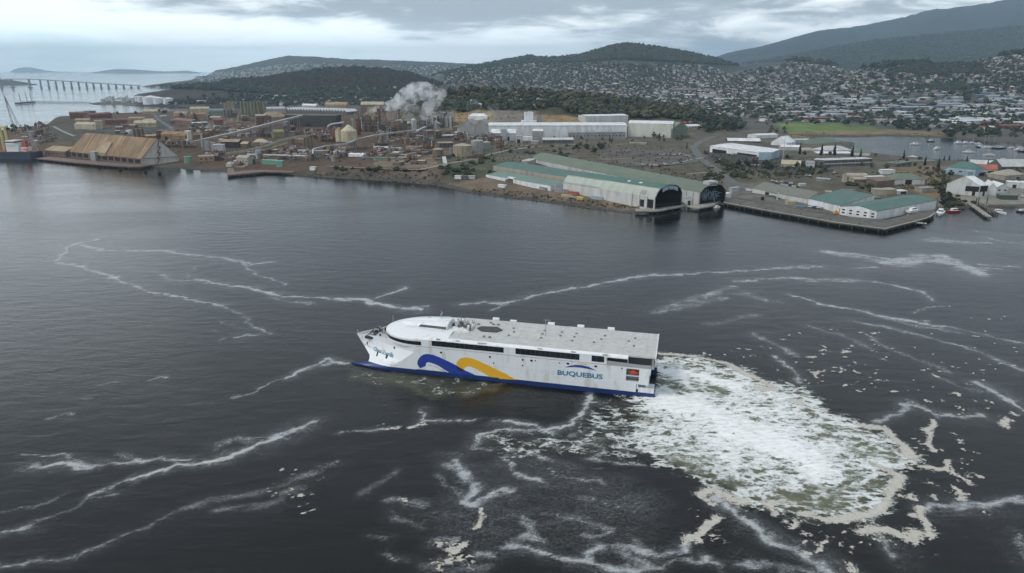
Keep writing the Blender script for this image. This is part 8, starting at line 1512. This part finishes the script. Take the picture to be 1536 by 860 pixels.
    woods = [([(225, 130), (300, 122), (400, 114), (450, 107), (500, 101), (570, 102), (620, 110), (665, 126), (650, 134), (540, 132), (420, 138), (340, 136), (250, 133)], 6500, (6, 12), 'far_wood', 'dark scrubby wood covering the domed hill behind the works', ['brown', 'brown', 'brown', 'dark']),
             ([(215, 131), (260, 127), (340, 128), (480, 138), (640, 140), (640, 147), (480, 147), (335, 137), (250, 133)], 1100, (10, 18), 'shore_wood', 'belt of dark trees along the far shore below the domed hill', ['dark', 'dark', 'euc']),
             ([(640, 138), (700, 133), (800, 135), (860, 141), (880, 156), (800, 166), (700, 164), (648, 156)], 480, (6, 12), 'hill_wood', 'scrub and trees covering the low hill behind the works', ['bush', 'dark', 'olive', 'euc']),
             ([(840, 144), (900, 147), (960, 155), (1050, 169), (1050, 180), (890, 178), (840, 166)], 430, (10, 17), 'gum_wood', 'tall gum wood on the hill above the white factory', ['euc', 'olive', 'euc', 'brown']),
             ([(1330, 108), (1370, 97), (1470, 97), (1480, 112), (1380, 116)], 700, (10, 16), 'ridge_wood', 'brown wood on the ridge above the right suburb', ['brown', 'dark']), ([(1350, 131), (1420, 128), (1490, 131), (1420, 138)], 320, (9, 15), 'park_wood', 'dark wooded park below the right suburb', ['dark', 'dark', 'euc']),
             ([(1020, 175), (1110, 180), (1120, 196), (1060, 200), (1030, 190)], 90, (8, 14), 'grove', 'dark grove behind the green gable end', ['dark', 'euc'])]
    woods += [([(640, 116), (720, 98), (790, 85), (868, 84), (935, 66), (985, 71), (1075, 89), (1110, 100), (1060, 97), (940, 90), (870, 94), (790, 96), (700, 106)], 4200, (11, 20), 'ridge_forest', 'dense forest over the middle ridge above the suburbs', ['dark', 'euc', 'dark', 'brown']),
             ([(1110, 97), (1210, 78), (1310, 62), (1536, 40), (1560, 80), (1400, 96), (1290, 106), (1195, 92)], 5200, (16, 28), 'mountain_forest', 'dark forest on the foothill of the mountain', ['dark', 'dark', 'euc']),
             ([(1130, 110), (1290, 104), (1560, 90), (1560, 165), (1300, 160), (1130, 172)], 170, (13, 24), 'garden_trees', 'large dark garden trees in clumps through the right suburb', ['dark', 'dark', 'euc']), ([(1150, 168), (1560, 168), (1560, 208), (1430, 206), (1320, 190), (1150, 186)], 260, (8, 15), 'street_trees', 'dark street trees between the halls beyond the cove', ['dark', 'dark', 'bush']),
             ([(560, 158), (700, 150), (730, 166), (620, 176)], 120, (6, 11), 'works_wood', 'dark trees behind the steam plumes', ['dark', 'bush'])]
    for poly, n, (s0, s1), nm, lb, cl in woods:
        X = G(*inpoly_px(poly, n, g).T); X = X[(X[:, 3] > 0) & (X[:, 2] > .8)]; mass(nm, lb, X, g.uniform(s0, s1, len(X)), LOW, [GREENS[c] for c in cl])
    gz = [([(660, 238), (740, 212), (880, 214), (1040, 222), (1080, 258), (1085, 285), (900, 250), (745, 240), (680, 268)], 700), ([(1055, 226), (1250, 240), (1240, 266), (1120, 272), (1090, 262)], 620), ([(1240, 262), (1420, 255), (1436, 290), (1330, 285)], 320), ([(690, 285), (760, 285), (960, 312), (930, 315), (780, 299)], 160), ([(640, 165), (760, 160), (880, 178), (860, 190), (650, 192)], 130), ([(460, 258), (660, 258), (660, 272), (480, 264)], 120), ([(100, 180), (660, 170), (660, 250), (300, 245), (100, 215)], 520), ([(1170, 200), (1430, 200), (1400, 208), (1290, 208), (1200, 206)], 120)]
    X = np.concatenate([G(*inpoly_px(p, n, g).T) for p, n in gz]); X = X[(X[:, 3] > 0) & (X[:, 2] > 1)]; mass('scrub', 'low dry scrub and weeds over the rough ground of the shore', X, g.uniform(.8, 2.6, len(X)), LOW, [GREENS['bush'], GREENS['olive'], GREENS['dark'], np.array([.13, .10, .05])], .8)
suburbs()
# ------------------------------------------------------------------ shore rocks
def rocks():
    r = np.random.default_rng(8); pts = []
    for a, b in (((668, 281), (945, 320)), ((272, 253), (340, 258)), ((395, 260), (668, 281)), ((1408, 316), (1540, 312))):
        cs = [q for q in COAST_F if a[0] <= q[0] <= b[0]]; w = [P(*q) for q in cs]
        for p, q in zip(w[:-1], w[1:]):
            L_ = np.hypot(*(q - p)); n = int(L_ * 1.1); t = r.random(n)[:, None]; d = (q - p) / L_; pts.append(p + (q - p) * t + np.array([-d[1], d[0]]) * r.normal(1.0, 2.2, (n, 1)))
    p = np.concatenate(pts); z = np.maximum(hgt(p[:, 0], p[:, 1]), -.3); P3 = np.stack([p[:, 0], p[:, 1], z], 1); V = []; Fc = []
    for i, q in enumerate(P3): s = r.uniform(.4, 1.3); V.append(ICO_V * (1 + r.uniform(-.3, .3, (12, 1))) * np.array([s, s * .9, s * .6]) + q); Fc.append(ICO_F + 12 * i)
    kind(link('shore_rocks', npmesh('shore_rocks', np.concatenate(V), np.concatenate(Fc), [mat('dark_rock', (.085, .078, .07), .9, .35, .4)])), 'stuff', 'dark rubble and rocks along the waterline')
rocks()
# ------------------------------------------------------------------ steam
def steam(label, blobs, Y, dens, nsc, name='steam_plume'):
    bm = bmesh.new(); o = None
    for i, (px, py, rp) in enumerate(blobs):
        x, y, w = ray(px, py); p = Vector((x / y * Y, Y + (i % 3 - 1) * rp * .4, float(H + w / y * Y))); o = o or p; rr = rp * math.hypot(Y, 100) / F; mtx = Matrix.Translation(p - o) @ Matrix.Diagonal((rr, rr * .9, rr, 1)); bmesh.ops.create_icosphere(bm, subdivisions=2, radius=1, matrix=mtx)
    me = bpy.data.meshes.new('tmp'); bm.to_mesh(me); bm.free(); t = bpy.data.objects.new('tmp', me); COL.objects.link(t); md = t.modifiers.new('r', 'REMESH'); md.mode = 'VOXEL'; md.voxel_size = 1.6
    dg = bpy.context.evaluated_depsgraph_get(); dg.update(); m2 = bpy.data.meshes.new_from_object(t.evaluated_get(dg)); bpy.data.objects.remove(t); m2.name = name
    M = bpy.data.materials.new('steam'); M.use_nodes = True; nt = M.node_tree; nt.nodes.clear(); N = nt.nodes.new; L = nt.links.new; out = N('ShaderNodeOutputMaterial'); v = N('ShaderNodeVolumePrincipled'); L(v.outputs[0], out.inputs['Volume']); v.inputs['Color'].default_value = (.97, .98, 1, 1); v.inputs['Anisotropy'].default_value = 0.0
    tc = N('ShaderNodeTexCoord'); n = N('ShaderNodeTexNoise'); n.inputs['Scale'].default_value = nsc; n.inputs['Detail'].default_value = 7; n.inputs['Roughness'].default_value = .68; n.inputs['Distortion'].default_value = .8; L(tc.outputs['Object'], n.inputs['Vector']); mr = N('ShaderNodeMapRange'); mr.interpolation_type = 'SMOOTHSTEP'; L(n.outputs['Fac'], mr.inputs[0]); mr.inputs[1].default_value = .40; mr.inputs[2].default_value = .72; mr.inputs[3].default_value = 0; mr.inputs[4].default_value = dens; L(mr.outputs[0], v.inputs['Density'])
    m2.materials.clear(); m2.materials.append(M); tag(link(name, m2, None, o), label, 'steam')
Y1 = float(g1(*C(5, 300, 385))[1]) + 10; Y2 = float(g1(*C(6, 140, 330))[1]) + 12
steam('big white steam plume billowing up to the right from the roaster block', [(546, 173, 2.5), (551, 170, 4), (557, 166, 5), (564, 163, 5.5), (571, 161, 6), (578, 160, 7), (585, 159, 8.5), (592, 157, 9.5), (598, 153, 10.5), (603, 148, 11), (609, 143, 12), (615, 139, 12.5), (622, 136, 13), (630, 134, 12), (638, 134, 11), (647, 136, 10), (655, 140, 8), (622, 146, 9), (612, 152, 8), (634, 142, 9)], Y1, .13, .075)
steam('smaller soft steam plume right of the big one', [(640, 176, 8), (641, 170, 10), (643, 164, 12), (646, 158, 12), (651, 151, 12), (656, 145, 11), (636, 172, 7), (662, 140, 9)], Y2, .10, .085)
steam('thin brownish vapour drifting over the acid plant', [(590, 172, 12), (610, 168, 14), (630, 166, 14), (655, 164, 12), (680, 160, 12), (710, 160, 12), (740, 162, 10)], Y2 + 40, .018, .05)
for lb, k, bl in (('small white puff of steam above the dark white roofed shed', 3, [(305, 392, 10), (325, 380, 16), (345, 368, 22), (370, 350, 26), (395, 342, 26), (420, 345, 24), (440, 355, 18)]), ('thin white steam jet beside the upper conveyor', 3, [(850, 435, 8), (855, 415, 9), (860, 395, 10), (866, 370, 12), (872, 345, 14), (880, 325, 14)]), ('faint patch of steam left of the tan block', 3, [(560, 310, 22), (590, 300, 26), (620, 295, 24), (545, 330, 18)]), ('low white steam over the vats under the conveyor', 3, [(720, 435, 14), (750, 432, 16), (790, 428, 18), (820, 436, 14)]), ('pair of white steam wisps at the grey vats', 4, [(590, 400, 12), (598, 380, 13), (634, 385, 12), (640, 350, 10), (612, 395, 11)])):
    b2 = [(*C(k, x, y), rr / CR[k][2]) for x, y, rr in bl]; steam(lb, b2, float(g1(*C(k, bl[0][0], bl[0][1] + 60))[1]), .14 if 'faint' not in lb else .05, .14)
# ------------------------------------------------------------------ haze
def haze():
    M = bpy.data.materials.new('haze_air'); M.use_nodes = True; nt = M.node_tree; nt.nodes.clear(); out = nt.nodes.new('ShaderNodeOutputMaterial'); v = nt.nodes.new('ShaderNodeVolumePrincipled'); nt.links.new(v.outputs[0], out.inputs['Volume'])
    v.inputs['Color'].default_value = (0.62, 0.83, 1.0, 1); v.inputs['Density'].default_value = 4.9e-5; v.inputs['Anisotropy'].default_value = 0.2
    mb = MB(); mb.box(-33000, 33000, -1000, 45000, -8, 1420); kind(mb.build('haze', M), 'stuff', 'pale blue air between the harbour and the far hills')
haze()
